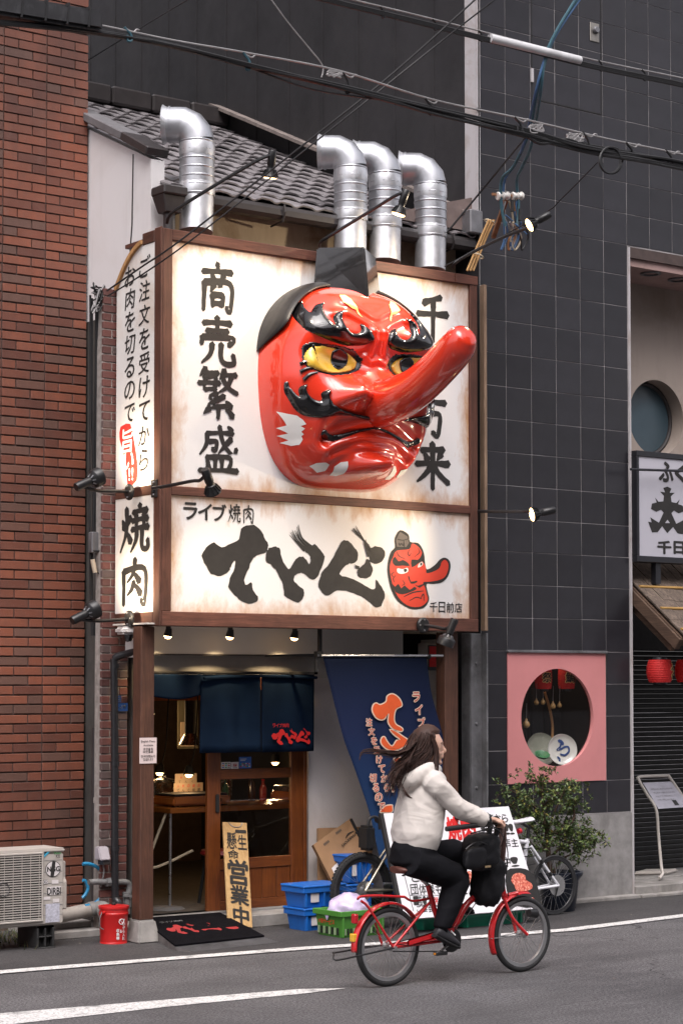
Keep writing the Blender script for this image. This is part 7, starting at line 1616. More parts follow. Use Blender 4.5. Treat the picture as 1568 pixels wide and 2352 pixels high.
for c, k_ in clump:
    d0 = V((q.gauss(0, 1), q.gauss(0, 1), q.gauss(.5, .8))).normalized(); ln = q.uniform(.05, .11); tw_.tube([c-d0*ln*.5, c+d0*ln*.5], [.0025, .001], 4)
    for j in range(q.randint(7, 12)):
        b_ = c+d0*ln*(j/12-.5)+V((q.gauss(0, .008), q.gauss(0, .008), q.gauss(0, .008))); dd = (d0*.6+V((q.gauss(0, 1), q.gauss(0, 1), q.gauss(.2, .8)))).normalized(); leaf(lv, b_, dd, V((q.gauss(0, .3), q.gauss(0, .3), 1)), q.uniform(.024, .042), q.uniform(.007, .013))
m_leaf = NT('leaf_green'); gi = m_leaf.n('NewGeometry'); m_leaf.set(Base_Color=m_leaf.ramp(gi.outputs['Random Per Island'], [(0, (.028, .052, .018)), (.4, (.055, .095, .028)), (.75, (.10, .15, .04)), (.95, (.16, .19, .045)), (1, (.22, .15, .02))]), Roughness=.45, Specular_IOR_Level=.4); m_leaf = m_leaf.m
lv.build('foliage', m_leaf, pt, fix=False); o = tw_.build('twigs', m_bk, pt); o['kind'] = 'stuff'
MB().lathe([(0, .29), (pr_*.95, .285)], (pc.x, 12.52, .005), (0, 0, 1), 24).build('soil', mat('soil', (.05, .035, .025), .95, var=.4, bump=.6), pt)

# ================================================================== BICYCLES
m_tyre = mat('tyre_rubber', (.014, .014, .015), .75, var=.2); m_rim = mat('alloy_rim', (.42, .42, .43), .35, .8, var=.1); m_spoke = mat('spoke_steel', (.55, .55, .56), .3, .9); m_blk = mat('black_part', (.015, .015, .016), .4, var=.1); m_sil = mat('silver_part', (.5, .5, .5), .3, .9)
def wheel(parent, c, R, tyre, rimw, nsp=24, knob=0, rim=None, disc=0.0, ax=(0, 1, 0), cog=0.0):
    """A spoked wheel: tyre and its tread blocks, rim, spokes, hub."""
    c = V(c); ax = V(ax).normalized(); e1 = V((0, 0, 1)); e1 = (e1-ax*e1.dot(ax)).normalized(); e2 = ax.cross(e1)
    ty = MB().torus(c, ax, R-tyre, tyre, 56, 10)
    w = ty.build('tyre', m_tyre, parent, smooth=True, angle=80)
    if knob:
        kb = MB()
        for i in range(knob):
            a_ = 2*pi*i/knob; d_ = e1*cos(a_)+e2*sin(a_); t_ = -e1*sin(a_)+e2*cos(a_)
            for s_, l_ in ((-.75, .9), (0 if i % 2 else .28, 1.0), (.75, .9)): kb.obox(c+d_*(R-tyre+tyre*l_*sqrt(max(.05, 1-(s_*.8)**2)))+ax*tyre*s_, d_*.005, t_*R*pi/knob*.55, ax*tyre*.17)
        o = kb.build('tread', m_tyre, w); o['kind'] = 'stuff'
    rm_ = MB(); ri = R-2*tyre; rm_.lathe([(ri+.004, -rimw), (ri-.018, -rimw*.8), (ri-.022, 0), (ri-.018, rimw*.8), (ri+.004, rimw)], c, ax, 56); rm_.build('rim', rim or m_rim, w, smooth=True, angle=50)
    sp_ = MB()
    for i in range(nsp):
        a_ = 2*pi*i/nsp; d_ = e1*cos(a_)+e2*sin(a_); b2 = a_+(.9 if i % 4 < 2 else -.9); h_ = (e1*cos(b2)+e2*sin(b2))*.022+ax*(.025 if i % 2 else -.025); sp_.tube([c+h_, c+d_*(ri-.018)], .0011, 4)
    o = sp_.build('spokes', m_spoke, w); o['kind'] = 'stuff'
    MB().lathe([(0, -.045), (.012, -.045), (.012, -.028), (.024, -.026), (.014, -.02), (.014, .02), (.024, .026), (.012, .028), (.012, .045), (0, .045)], c, ax, 16).build('hub', m_sil, w, smooth=True, angle=40)
    if disc: MB().lathe([(.03, -.034), (disc, -.034), (disc, -.037), (.03, -.037)], c, ax, 32).build('brake_disc', m_sil, w, smooth=True, angle=30)
    if cog:
        for i in range(5): r_ = cog*(1-.13*i); MB().lathe([(.012, -.030-.004*i), (r_, -.030-.004*i), (r_, -.032-.004*i), (.012, -.032-.004*i)], c, ax, 24).build('sprocket', m_sil, w)
    return w
# fat-tyred bicycle behind the crates
YM = 12.42
mt = thing('mountain_bicycle', 'parked bicycle with a knobbly fat tyre behind the green crate', 'bicycle', at(900, 2130, YM))
cm = at(830, 2045, YM); wheel(mt, (cm.x, YM, cm.z), .288, .026, .016, 28, 64, mat('black_rim', (.02, .02, .022), .35), .075, cog=.06)
cm = V((cm.x, YM, cm.z)); wheel(mt, cm+V((.93, .02, 0)), .288, .026, .016, 28, 64, mat('black_rim', (.02, .02, .022), .35), .075)
m_ti = mat('champagne_frame', (.42, .38, .30), .35, .7)
bbm = cm+V((.40, 0, -.02)); sm_ = cm+V((.28, 0, .38)); hd1 = cm+V((.78, 0, .36)); hd2 = cm+V((.76, 0, .46))
for a, b, r in ((cm+V((0, -.05, 0)), sm_+V((0, -.02, -.05)), .010), (cm+V((0, .05, 0)), sm_+V((0, .02, -.05)), .010), (cm+V((0, -.05, 0)), bbm, .012), (cm+V((0, .05, 0)), bbm, .012), (bbm, sm_, .018), (bbm, hd1, .022), (sm_-V((0, 0, .04)), hd2, .018), (hd1, hd2, .022)): MB().tube([a, b], r, 10).build('frame_tube', m_ti, mt, smooth=True)
for s_ in (-.05, .05): MB().tube([hd1+V((0, s_*.8, 0)), cm+V((.93, .02+s_, 0))], .014, 10).build('fork_leg', m_blk, mt, smooth=True)
MB().tube([sm_, sm_+V((-.03, 0, .12))], .014, 10).build('seat_post', m_blk, mt, smooth=True)
def saddle(parent, c, m, L=.24, w=.07, name='saddle'):
    g_ = MB()
    def fn(u, v):
        x = (v-.42)*L; ww = w*(1-.78*min(1, max(0, v-.25)/.6)**.7)*(1 if v > .06 else .7); th = 2*pi*u; return (c[0]+x, c[1]+ww*cos(th), c[2]+.020*sin(th)*(1 if sin(th) > 0 else 1.3)+.014*(1-v)**2)
    g_.grid(fn, 20, 14, True); n_ = len(g_.v); g_.f += [tuple(range(20))[::-1], tuple(range(n_-20, n_))]
    return g_.build(name, m, parent, smooth=True, angle=70)
saddle(mt, sm_+V((-.02, 0, .135)), m_blk)
MB().tube([hd2+V((.02, -.27, .06)), hd2+V((.02, -.05, .08)), hd2+V((.02, .05, .08)), hd2+V((.02, .27, .06))], .012, 10, 3).build('handlebar', m_blk, mt, smooth=True)
pk_ = at(852, 1905, YM-.05); bx = MB().box(pk_.x-.06, pk_.x+.02, YM-.09, YM+.05, pk_.z-.16, pk_.z+.03); bx.build('saddle_bag', m_blk, mt, bevel=.02, seg=2)
MB().tube([at(842, 1950, YM-.04), at(845, 1895, YM-.04), at(852, 1878, YM-.04), at(868, 1880, YM-.04), at(872, 1905, YM-.04)], .012, 8, 4).build('lock_hoop', m_blk, mt, smooth=True)
MB().tube([cm+V((.04, -.035, -.03)), cm+V((.2, -.05, -.055)), bbm+V((0, -.05, -.02))], .004, 6).build('chain', m_blk, mt)
MB().tube([cm+V((.30, -.06, -.02)), cm+V((.36, -.09, -.29))], .008, 8).build('kick_stand', m_sil, mt, smooth=True)
MB().tube([at(880, 2030, YM-.06), at(930, 2031, YM-.06)], .010, 10).build('pump', m_sil, mt, smooth=True)
# white road bicycle behind the board, facing the other way
YR = 12.30
rb2 = thing('road_bicycle', 'white road bicycle with a thin rear wheel parked beside the potted tree', 'bicycle', at(1275, 2122, YR))
cr = at(1272, 2033, YR); cr = V((cr.x, YR, cr.z)); rz_ = cr.z
wheel(rb2, cr, rz_, .010, .008, 28, 0, mat('black_rim', (.02, .02, .022), .35), .085, cog=.05)
cf = cr+V((-.92, .03, 0)); wheel(rb2, cf, rz_, .010, .008, 28, 0, mat('black_rim', (.02, .02, .022), .35))
m_wf = mat('white_frame', (.68, .68, .72), .3, var=.04, coat=.5)
bbr = cr+V((-.36, 0, -.03)); sr = at(1200, 1950, YR); sr = V((cr.x-.27, YR, cr.z+.33)); hr1 = cf+V((.13, 0, .33)); hr2 = cf+V((.10, 0, .44))
for a, b, r in ((cr+V((0, -.05, 0)), sr+V((0, -.022, 0)), .011), (cr+V((0, .05, 0)), sr+V((0, .022, 0)), .011), (cr+V((0, -.05, 0)), bbr, .012), (cr+V((0, .05, 0)), bbr, .012), (bbr, sr+V((-.02, 0, .06)), .017), (bbr, hr1, .022), (sr+V((-.01, 0, .03)), hr2, .017), (hr1, hr2, .022)): MB().tube([a, b], r, 10).build('frame_tube', m_wf, rb2, smooth=True)
for k_ in (.3, .62): p = (cr+V((0, -.05, 0))).lerp(sr+V((0, -.022, 0)), k_); d_ = (sr-cr).normalized(); MB().tube([p-d_*.02, p+d_*.02], .013, 10).build('frame_band', m_blk, rb2, smooth=True)
for s_ in (-.045, .045): MB().tube([hr1+V((0, s_*.6, 0)), cf+V((0, s_, 0))], .012, 10).build('fork_leg', m_wf, rb2, smooth=True)
MB().tube([sr+V((-.02, 0, .05)), sr+V((.0, 0, .16))], .013, 10).build('seat_post', m_blk, rb2, smooth=True)
sd2 = MB(); sc_ = at(1196, 1888, YR)
def sfn(u, v):
    x = -(v-.42)*.25; ww = .065*(1-.78*min(1, max(0, v-.25)/.6)**.7)*(1 if v > .06 else .7); th = 2*pi*u; return (sc_.x+x, YR+ww*cos(th), sc_.z+.018*sin(th)+.02*(1-v)**2)
sd2.grid(sfn, 20, 14, True); n_ = len(sd2.v); sd2.f += [tuple(range(20))[::-1], tuple(range(n_-20, n_))]; sd2.build('saddle', m_wf, rb2, smooth=True, angle=70)
MB().tube([sr+V((.0, 0, .15)), V((sc_.x, YR, sc_.z-.01))], .012, 8).build('saddle_clamp', m_blk, rb2, smooth=True)
p = at(1192, 1909, YR-.03); MB().lathe([(0, -.015), (.022, -.015), (.024, .01), (0, .018)], p, (1, 0, .1), 16).build('tail_light', mat('red_lens', (.45, .01, .02), .25, coat=.6), rb2, smooth=True, angle=50)
for y0, y1, dx in ((1950, 1948, 0), (1968, 1966, 0), (1990, 1984, 0)): MB().tube([at(1130, y0+4, YR-.03), at(1190, y0, YR-.03), at(1228, y1, YR-.02)], .005, 6, 3).build('cable', m_blk, rb2, smooth=True)
MB().tube([cr+V((0, -.045, .0)), cr+V((-.015, -.045, -.05)), cr+V((-.03, -.045, -.09))], .006, 6).build('derailleur', m_blk, rb2)
MB().tube([cr+V((-.02, -.035, -.09)), cr+V((-.2, -.04, -.075)), bbr+V((0, -.04, -.05))], .003, 6).build('chain', m_blk, rb2); MB().tube([hr2+V((-.02, -.2, .05)), hr2+V((-.05, 0, .07)), hr2+V((-.02, .2, .05))], .012, 8, 3).build('handlebar', m_blk, rb2, smooth=True)

# ================================================================== RED BICYCLE AND ITS RIDER
YB = 10.07
def K(cx, cy, dy=0.0): return at(*G6(cx, cy), YB+dy)
rbk = thing('red_bicycle', 'red small-wheeled city bicycle being ridden along the street', 'bicycle', at(1040, 2250, YB))
m_rf = mat('bike_red', (.50, .010, .014), .3, var=.05, coat=.7)
WR_ = .247
cb_ = K(357, 1330); cb_ = V((cb_.x, YB, WR_)); cfw = K(1108, 1272); cfw = V((cfw.x, YB-.02, WR_))
wheel(rbk, cb_, WR_, .019, .014, 28); wheel(rbk, cfw, WR_, .019, .014, 28)
bbk = K(692, 1295); seat_c = K(585, 985); hdl, hdh = K(1022, 1062), K(1006, 985)
def tb(name, pts, r, m=m_rf, sm_=5, n=12, par=rbk): return MB().tube(pts, r, n, sm_).build(name, m, par, smooth=True, angle=60)
tb('seat_tube', [bbk, K(640, 1180), seat_c], .017); tb('main_tube', [bbk, K(745, 1205), K(812, 1088), K(905, 1030), K(1012, 1030)], .021); tb('head_tube', [hdl, hdh], .02)
for s_ in (-.055, .055):
    tb('chain_stay', [cb_+V((.0, s_, 0)), bbk+V((0, s_*.5, 0))], .010); tb('seat_stay', [cb_+V((0, s_, 0)), K(595, 1085, s_*.4)], .008); tb('rack_stay', [cb_+V((0, s_, 0)), K(258, 1128, s_), K(205, 1075, s_)], .008)
    tb('fork_leg', [K(1018, 1060, s_*.8), K(1065, 1170, s_), cfw+V((0, s_, 0))], .011); tb('fender_stay', [cfw+V((0, s_, 0)), K(945, 1290, s_*.7)], .003, m_sil)
def fender(name, c, a0, a1, R, w=.034):
    g_ = MB(); return g_.grid(lambda u, v: (c.x+(R+.012*cos((v-.5)*pi))*cos(a0+(a1-a0)*u), c.y+w*(v-.5)*2*.85, c.z+(R+.012*cos((v-.5)*pi))*sin(a0+(a1-a0)*u)), 36, 6).build(name, m_rf, rbk, smooth=True, angle=180, fix=False)
for o in (fender('fender', cb_, radians(35), radians(183), WR_+.016), fender('fender', cfw, radians(78), radians(205), WR_+.016)): sm = o.modifiers.new('thickness', 'SOLIDIFY'); sm.thickness = .003
rk = tb('rear_rack', [K(452, 1052, -.06), K(300, 1045, -.06), K(205, 1050, -.06), K(188, 1062, -.05), K(188, 1062, .05), K(205, 1050, .06), K(300, 1045, .06), K(452, 1052, .06)], .008)
for x in (240, 300, 360, 420): MB().tube([K(x, 1050, -.06), K(x, 1050, .06)], .006, 8).build('rung', m_rf, rk, smooth=True)
tb('rack_link', [K(452, 1052, 0), K(500, 1075, 0), K(600, 1060, 0)], .008)
cg = MB(); cg.v = []; cg.obox((cb_+bbk)/2+V((.06, -.062, .045)), (bbk-cb_)*.40+V((0, 0, .028)), V((0, .008, 0)), V((0, 0, .022))); cg.build('chain_guard', m_rf, rbk, bevel=.008, seg=2)
saddle(rbk, V(K(478, 902)), mat('brown_saddle', (.10, .035, .025), .5, var=.1), .26, .085); tb('seat_post', [seat_c, K(500, 905)], .012, m_sil)
for s_ in (-.03, .03): tb('saddle_spring', [K(440, 930, s_), K(500, 915, s_)], .006, m_blk)
cr_ = MB(); cr_.lathe([(.02, -.05), (.075, -.05), (.075, -.054), (.02, -.054)], bbk, (0, 1, 0), 28); cr_.build('chain_ring', m_blk, rbk, smooth=True, angle=30)
pdn, pdf = K(668, 1375, -.11), bbk+(bbk-K(668, 1375, 0))*.9+V((0, .11, 0))
for s_, p in ((-.07, pdn), (.07, pdf)):
    tb('crank', [bbk+V((0, s_, 0)), V((p.x, YB+s_, p.z))], .009, m_sil, 0, 8); pd = MB().box(p.x-.045, p.x+.045, min(p.y, YB+s_), max(p.y, YB+s_), p.z-.012, p.z+.010).build('pedal', m_blk, rbk, bevel=.004); MB().box(p.x-.047, p.x-.044, min(p.y, YB+s_)+.01, max(p.y, YB+s_)-.01, p.z-.007, p.z+.005).build('reflector', mat('amber_lens', (.7, .25, .03), .3, coat=.6), pd)
tb('chain', [cb_+V((0, -.05, .025)), bbk+V((0, -.05, .07))], .004, m_blk, 0, 6); tb('chain', [cb_+V((0, -.05, -.025)), bbk+V((0, -.05, -.07))], .004, m_blk, 0, 6)
tb('stem', [hdh, K(1003, 800), K(1000, 650)], .014, m_sil)
hb = tb('handlebar', [K(905, 640, -.25), K(960, 632, -.22), K(1000, 640, -.12), K(1003, 648, 0), K(1000, 640, .12), K(960, 632, .22), K(905, 640, .25)], .011, m_blk)
for s_ in (-.25, .25): tb('grip', [K(860, 643, s_), K(770, 655, s_*1.02), K(690, 665, s_*1.03)] if s_ < 0 else [K(905, 640, s_), K(830, 650, s_)], .016, m_blk, 3, 12, hb); tb('brake_lever', [K(960, 650, s_), K(900, 672, s_), K(830, 690, s_)], .005, m_blk, 4, 8, hb)
MB().box(*sorted((K(150, 1270).x, K(172, 1270).x)), YB-.02, YB+.02, K(160, 1308).z, K(160, 1262).z).build('reflector', mat('yellow_lens', (.75, .42, .03), .3, coat=.6), rbk, bevel=.004)
MB().box(*sorted((K(158, 1170).x, K(180, 1170).x)), YB-.022, YB+.022, K(160, 1205).z, K(160, 1150).z).build('tail_light', mat('red_lens', (.45, .01, .02), .25), rbk, bevel=.006)
tb('kick_stand', [cb_+V((0, -.07, 0)), K(180, 1390, -.07), K(60, 1412, -.07), K(52, 1375, -.02), K(70, 1368, .05), cb_+V((0, .07, 0))], .006, m_blk, 4, 8)
tb('basket_bracket', [K(1030, 1045), K(1100, 1030, -.05)], .014)
p = K(1180, 1145, -.06); MB().lathe([(0, -.03), (.025, -.03), (.032, .03), (.0, .035)], p, (1, 0, -.1), 16).build('headlamp', m_blk, rbk, smooth=True, angle=50)
for s_ in (-.2, .18):
    tb('brake_cable', [K(960, 650, s_), K(1010, 700, s_*.8), K(1040, 800, s_*.3), K(1030, 960, -.03), K(1045, 1050, -.04)], .0035, m_blk, 5, 6)
tb('brake_cable', [K(960, 650, -.2), K(985, 760, -.1), K(1000, 950, -.04), K(880, 1060, -.03), K(745, 1225, -.03), K(500, 1320, -.06), cb_+V((.03, -.07, .02))], .0035, m_blk, 5, 6)
p = K(948, 626, -.225); MB().lathe([(0, .022), (.014, .02), (.022, .008), (.022, 0), (0, 0)], p, (0, 0, 1), 16).build('bell', m_sil, rbk, smooth=True, angle=40)
MB().tube([K(470, 905, -.05), K(540, 905, -.02), K(540, 905, .02), K(470, 905, .05)], .004, 6, 3).build('saddle_rail', m_sil, rbk, smooth=True)
for s_ in (-.055,): MB().tube([cb_+V((0, -.07, 0)), cb_+V((0, -.085, 0))], .012, 6).build('axle_nut', m_sil, rbk)
# bags on the handlebar
def blob(name, m, par, c, r, n=2.6, seed=0, wob=.05, ax=None):
    bm_ = bmesh.new(); bmesh.ops.create_icosphere(bm_, subdivisions=4, radius=1)
    for v_ in bm_.verts:
        p = v_.co.copy(); k_ = (abs(p.x)**n+abs(p.y)**n+abs(p.z)**n)**(-1/n); p *= k_; p *= 1+mnoise.noise(p*2.1+V((seed, 0, 0)))*wob+mnoise.noise(p*5+V((0, seed, 0)))*wob*.5
        v_.co = V(c)-org(par)+V((p.x*r[0]+p.z*r[3] if len(r) > 3 else p.x*r[0], p.y*r[1], p.z*r[2]))
    me_ = bpy.data.meshes.new(name); bm_.to_mesh(me_); bm_.free(); me_.shade_smooth(); me_.materials.append(m); o = bpy.data.objects.new(name, me_); COL.objects.link(o); o.parent = par; return o
m_nyl = mat('black_nylon', (.008, .008, .010), .6, var=.25, scale=5, bump=.3, bscale=200, spec=.25)
bag = thing('backpack', 'black backpack hanging from the handlebar between arms and stem', 'backpack', K(882, 900, -.10))
blob('body', m_nyl, bag, K(885, 795, -.10), (.112, .10, .118, .012), 3.4, 1, .09); blob('pocket', m_nyl, bag, K(850, 830, -.19), (.085, .032, .07, .01), 3.6, 2, .06)
MB().tube([K(800, 780, -.21), K(860, 740, -.215), K(930, 760, -.19), K(955, 830, -.17)], .004, 6, 4).build('zip', m_blk, bag, smooth=True); MB().tube([K(930, 705, -.12), K(945, 640, -.13), K(975, 600, -.13), K(985, 650, -.13), K(965, 720, -.12)], .012, 8, 4, flat=((0, 1, 0), 2.0)).build('strap', m_nyl, bag, smooth=True)
MB().box(K(895, 860, -.2).x, K(925, 860, -.2).x, YB-.232, YB-.226, K(895, 862).z, K(895, 852).z).build('tag', mat('tan_tag', (.25, .18, .1), .6), bag)
tote = thing('tote_bag', 'limp black cloth bag hanging below the backpack on the bicycle', 'bag', K(930, 1080, -.03))
blob('body', m_nyl, tote, K(928, 960, -.03), (.112, .085, .16, .02), 3.0, 5, .16); MB().tube([K(960, 830, -.05), K(1000, 720, -.06), K(1012, 640, -.05), K(1020, 720, -.04), K(1010, 850, -.03)], .011, 8, 4, flat=((0, 1, 0), 2.0)).build('strap', mat('brown_strap', (.06, .03, .025), .6), tote, smooth=True)

# the rider
def skin_mesh(mb, name, m, parent, voxel, smooth_it=6, folds=0.0, fdir=(1, 0, 1), ffreq=9.0):
    """Melt overlapping limbs into one continuous skin."""
    me = mb.mesh('tmp', m); o = bpy.data.objects.new('tmp', me); COL.objects.link(o)
    r_ = o.modifiers.new('r', 'REMESH'); r_.mode = 'VOXEL'; r_.voxel_size = voxel
    s_ = o.modifiers.new('s', 'SMOOTH'); s_.iterations = smooth_it; s_.factor = .5
    bpy.context.view_layer.update(); me2 = bpy.data.meshes.new_from_object(o.evaluated_get(bpy.context.evaluated_depsgraph_get()))
    bpy.data.objects.remove(o); bpy.data.meshes.remove(me); me2.name = name; off = org(parent)
    fd = V(fdir).normalized(); nm = [n_.vector.copy() for n_ in me2.vertex_normals] if folds else None
    for i, v_ in enumerate(me2.vertices):
        if folds:
            p = v_.co; q_ = p + fd*(-.75*p.dot(fd)); a_ = mnoise.noise(q_*ffreq+V((3, 1, 2))); b2 = mnoise.noise(q_*ffreq*2.1+V((7, 5, 1)))
            v_.co = p + nm[i]*folds*((1-abs(a_)*2.6)*.8+(1-abs(b2)*2.4)*.35-.3)
        v_.co -= off
    me2.materials.clear(); me2.materials.append(m); me2.shade_smooth(); w = bpy.data.objects.new(name, me2); COL.objects.link(w); w.parent = parent; return w
def loft(mb, secs, n=24):
    """Elliptic sections: (centre, half along u, half along v, u, v)."""
    o = len(mb.v)
    for c, a_, b_, u, v in secs:
        for k_ in range(n): mb.v.append(V(c)+V(u)*a_*cos(2*pi*k_/n)+V(v)*b_*sin(2*pi*k_/n))
    for i in range(len(secs)-1):
        for k_ in range(n): mb.f.append((o+i*n+k_, o+i*n+(k_+1) % n, o+(i+1)*n+(k_+1) % n, o+(i+1)*n+k_))
    mb.f.append(tuple(o+k_ for k_ in range(n))[::-1]); mb.f.append(tuple(o+(len(secs)-1)*n+k_ for k_ in range(n))); return mb
pn = thing('person', 'person with long dark hair in a pale hoodie and black trousers riding the red bicycle', 'person', K(520, 880))
m_skin = NT('skin'); m_skin.set(Base_Color=m_skin.mix(m_skin.noise(30), (.52, .31, .23), (.60, .38, .29)), Roughness=.5, Subsurface_Weight=.1, Subsurface_Radius=(.01, .004, .002)); m_skin = m_skin.m
m_hood2 = NT('hoodie_cloth'); nz_ = m_hood2.noise(14, detail=5); m_hood2.set(Base_Color=m_hood2.mix(nz_, (.54, .49, .45), (.62, .575, .535)), Roughness=.9, Sheen_Weight=.2); m_hood2.bump(m_hood2.noise(5, m_hood2.coord((1, .6, 1.5), rot=(0, .6, 0)), detail=1.5, dist=1.2), .5, .035); m_hood2 = m_hood2.m
m_pants = mat('black_trousers', (.006, .006, .008), .85, var=.25, scale=6, bump=.3, bscale=14, spec=.15); m_hair = NT('dark_hair'); hn = m_hair.n('NewGeometry'); m_hair.set(Base_Color=m_hair.ramp(hn.outputs['Random Per Island'], [(0, (.020, .010, .008)), (1, (.060, .030, .023))]), Roughness=.55, Specular_IOR_Level=.22); m_hair = m_hair.m
X_, Y_, Z_ = V((1, 0, 0)), V((0, 1, 0)), V((0, 0, 1))
hip, chest, neckb = K(505, 800), K(560, 480), K(572, 325)
headc = K(592, 196); sh_n, sh_f = K(618, 392, -.165), K(600, 385, .165)
el_n, wr_n, hd_n = K(775, 545, -.22), K(935, 608, -.24), K(985, 625, -.235)
el_f, wr_f, hd_f = K(760, 530, .22), K(930, 605, .22), K(985, 625, .225)
hp_n, hp_f = K(500, 840, -.085), K(505, 830, .085)
kn_n, an_n = K(752, 945, -.10), K(668, 1235, -.10)
kn_f, an_f = K(745, 800, .09), K(735, 1080, .10)
hs = .117     # half the height of the head
# body: trunk, neck, head, arms, hands, legs in one skin
B_ = MB()
loft(B_, [(hip+V((0, 0, -.06)), .10, .13, X_, Y_), (hip+V((.01, 0, .06)), .09, .12, X_, Y_), (hip.lerp(chest, .5), .08, .11, X_, Y_), (chest, .10, .14, X_, Y_), (neckb+V((-.01, 0, -.05)), .06, .12, X_, Y_), (neckb, .045, .05, X_, Y_)])
B_.tube([neckb-V((.005, 0, .04)), neckb+V((.012, 0, .03)), headc+V((-.012, 0, -.05))], [.048, .044, .046], 16)
def headfn(u, v):
    th = 2*pi*u; ph = (v-.5)*pi; x, y, z = cos(ph)*cos(th), cos(ph)*sin(th), sin(ph)
    jaw = 1-.28*max(0, -z)**1.1; px_ = x*(.095 if x < 0 else .088)*(jaw if x < 0 else 1-.12*max(0, -z)); 
    fz = .004*math.exp(-((z-.28)/.16)**2)*(x > .4)
    return (headc.x+px_+fz+(.010 if z < -.3 and x > 0 else 0), headc.y+y*.074*jaw, headc.z+z*hs)
i0_ = len(B_.v); B_.grid(headfn, 40, 26, True)
fx = headc.x+.083
B_.tube([V((fx-.006, YB, headc.z+.022)), V((fx+.008, YB, headc.z-.008)), V((fx+.019, YB, headc.z-.026)), V((fx+.004, YB, headc.z-.036))], [.008, .010, .0115, .009], 10, 3)
for dz_, r_ in ((-.052, .0085), (-.066, .009)): B_.tube([V((fx-.006, YB-.018, headc.z+dz_)), V((fx+.004, YB, headc.z+dz_)), V((fx-.006, YB+.018, headc.z+dz_))], r_, 8, 3)
B_.tube([V((fx-.02, YB, headc.z-.10)), V((fx-.004, YB, headc.z-.094))], .018, 10)
for s_ in (-1, 1): B_.tube([V((headc.x-.005, YB+s_*.073, headc.z-.018)), V((headc.x-.012, YB+s_*.082, headc.z+.012)), V((headc.x+.002, YB+s_*.078, headc.z+.018)), V((headc.x+.006, YB+s_*.074, headc.z-.012))], .007, 8, 3)
HT = Matrix.Translation(headc) @ Matrix.Rotation(radians(-34), 4, 'Z') @ Matrix.Translation(-headc); B_.xf(HT, i0_)
for sh_, el_, wr_ in ((sh_n, el_n, wr_n), (sh_f, el_f, wr_f)): B_.tube([chest.lerp(neckb, .5), sh_, sh_.lerp(el_, .5), el_, el_.lerp(wr_, .5), wr_], [.06, .048, .042, .034, .031, .022], 14)
def hand(mb, w, h, side):
    """Palm over the bar, four fingers curling round it, thumb below."""
    d = (h-w).normalized(); dn = V((0, 0, -1)); s_ = V((0, side, 0))
    mb.tube([w, w.lerp(h, .5)+V((0, 0, .006)), h+V((0, 0, .008))], [.020, .026, .024], 12, flat=((0, 0, 1), .62))
    for i, (ln, r_) in enumerate(((.92, .0085), (1.0, .009), (.95, .0085), (.78, .0075))):
        b_ = h+s_*(-.026+.0175*i)+V((.004, 0, .006)); mb.tube([b_-d*.02, b_+d*.020*ln+V((0, 0, .004)), b_+d*.034*ln+dn*.016, b_+d*.022*ln+dn*.034, b_+d*.002+dn*.036], [r_*1.1, r_, r_*.95, r_*.85, r_*.7], 8, 4)
    mb.tube([w.lerp(h, .55)-s_*.018, h-s_*.040+dn*.008, h-s_*.036+d*.014+dn*.026, h-s_*.024+d*.02+dn*.034], [.011, .010, .009, .007], 8, 4)
hand(B_, wr_n, hd_n, 1); hand(B_, wr_f, hd_f, -1)
for hp_, kn_, an_ in ((hp_n, kn_n, an_n), (hp_f, kn_f, an_f)): B_.tube([hp_, hp_.lerp(kn_, .5), kn_, kn_.lerp(an_, .35), an_, an_+V((.03, 0, -.05))], [.078, .068, .05, .048, .030, .034], 16)
skin_mesh(B_, 'body', m_skin, pn, .0062, 3)
# face details
for s_ in (-1, 1):
    e_ = V((fx-.010, YB+s_*.030, headc.z+.006)); MB().lathe([(0, .004), (.006, .003), (.009, 0)], e_, (1, s_*.45, 0), 12).xf(HT).build('eye', mat('eye_dark', (.02, .015, .012), .2, coat=1), pn, smooth=True)
    MB().tube([e_+V((.004, -.013, .018)), e_+V((.007, 0, .022)), e_+V((.002, s_*.016, .019))], .0028, 6, 3).xf(HT).build('eyebrow', m_hair, pn, smooth=True)
MB().tube([V((fx-.004, YB-.016, headc.z-.058)), V((fx+.008, YB, headc.z-.057)), V((fx-.004, YB+.016, headc.z-.058))], .0045, 8, 3).xf(HT).build('lips', mat('lip_tone', (.42, .13, .12), .4), pn, smooth=True)
# hoodie
H_ = MB(); d_sp = (neckb-hip).normalized(); tX = V((d_sp.z, 0, -d_sp.x))
cen = lambda t, dx=0.0: hip.lerp(neckb, t)+tX*dx
loft(H_, [(cen(.05), .118, .158, tX, Y_), (cen(.12), .132, .172, tX, Y_), (cen(.22), .148, .186, tX, Y_), (cen(.40), .145, .182, tX, Y_), (cen(.58), .137, .180, tX, Y_), (cen(.76), .125, .182, tX, Y_), (cen(.90), .095, .160, tX, Y_), (cen(1.0), .070, .095, tX, Y_)], 32)
for sh_, el_, wr_, s_ in ((sh_n, el_n, wr_n, -1), (sh_f, el_f, wr_f, 1)):
    H_.tube([chest.lerp(neckb, .55)+V((0, s_*.09, .0)), sh_+V((0, 0, -.012)), sh_.lerp(el_, .5)+V((0, 0, -.01)), el_+V((-.004, 0, -.012)), el_.lerp(wr_, .5)+V((0, 0, -.012)), wr_+V((-.035, 0, -.004)), wr_+V((-.012, 0, 0))], [.080, .068, .064, .058, .053, .042, .030], 18, 3)
    for t_, off_, r_ in ((.35, .02, .05), (.7, -.01, .048), (.85, .015, .05)): p = sh_.lerp(el_, t_) ; H_.tube([p+V((-.03, -.02, .02)), p+V((.02, .02, -.05))], r_*.95, 10)
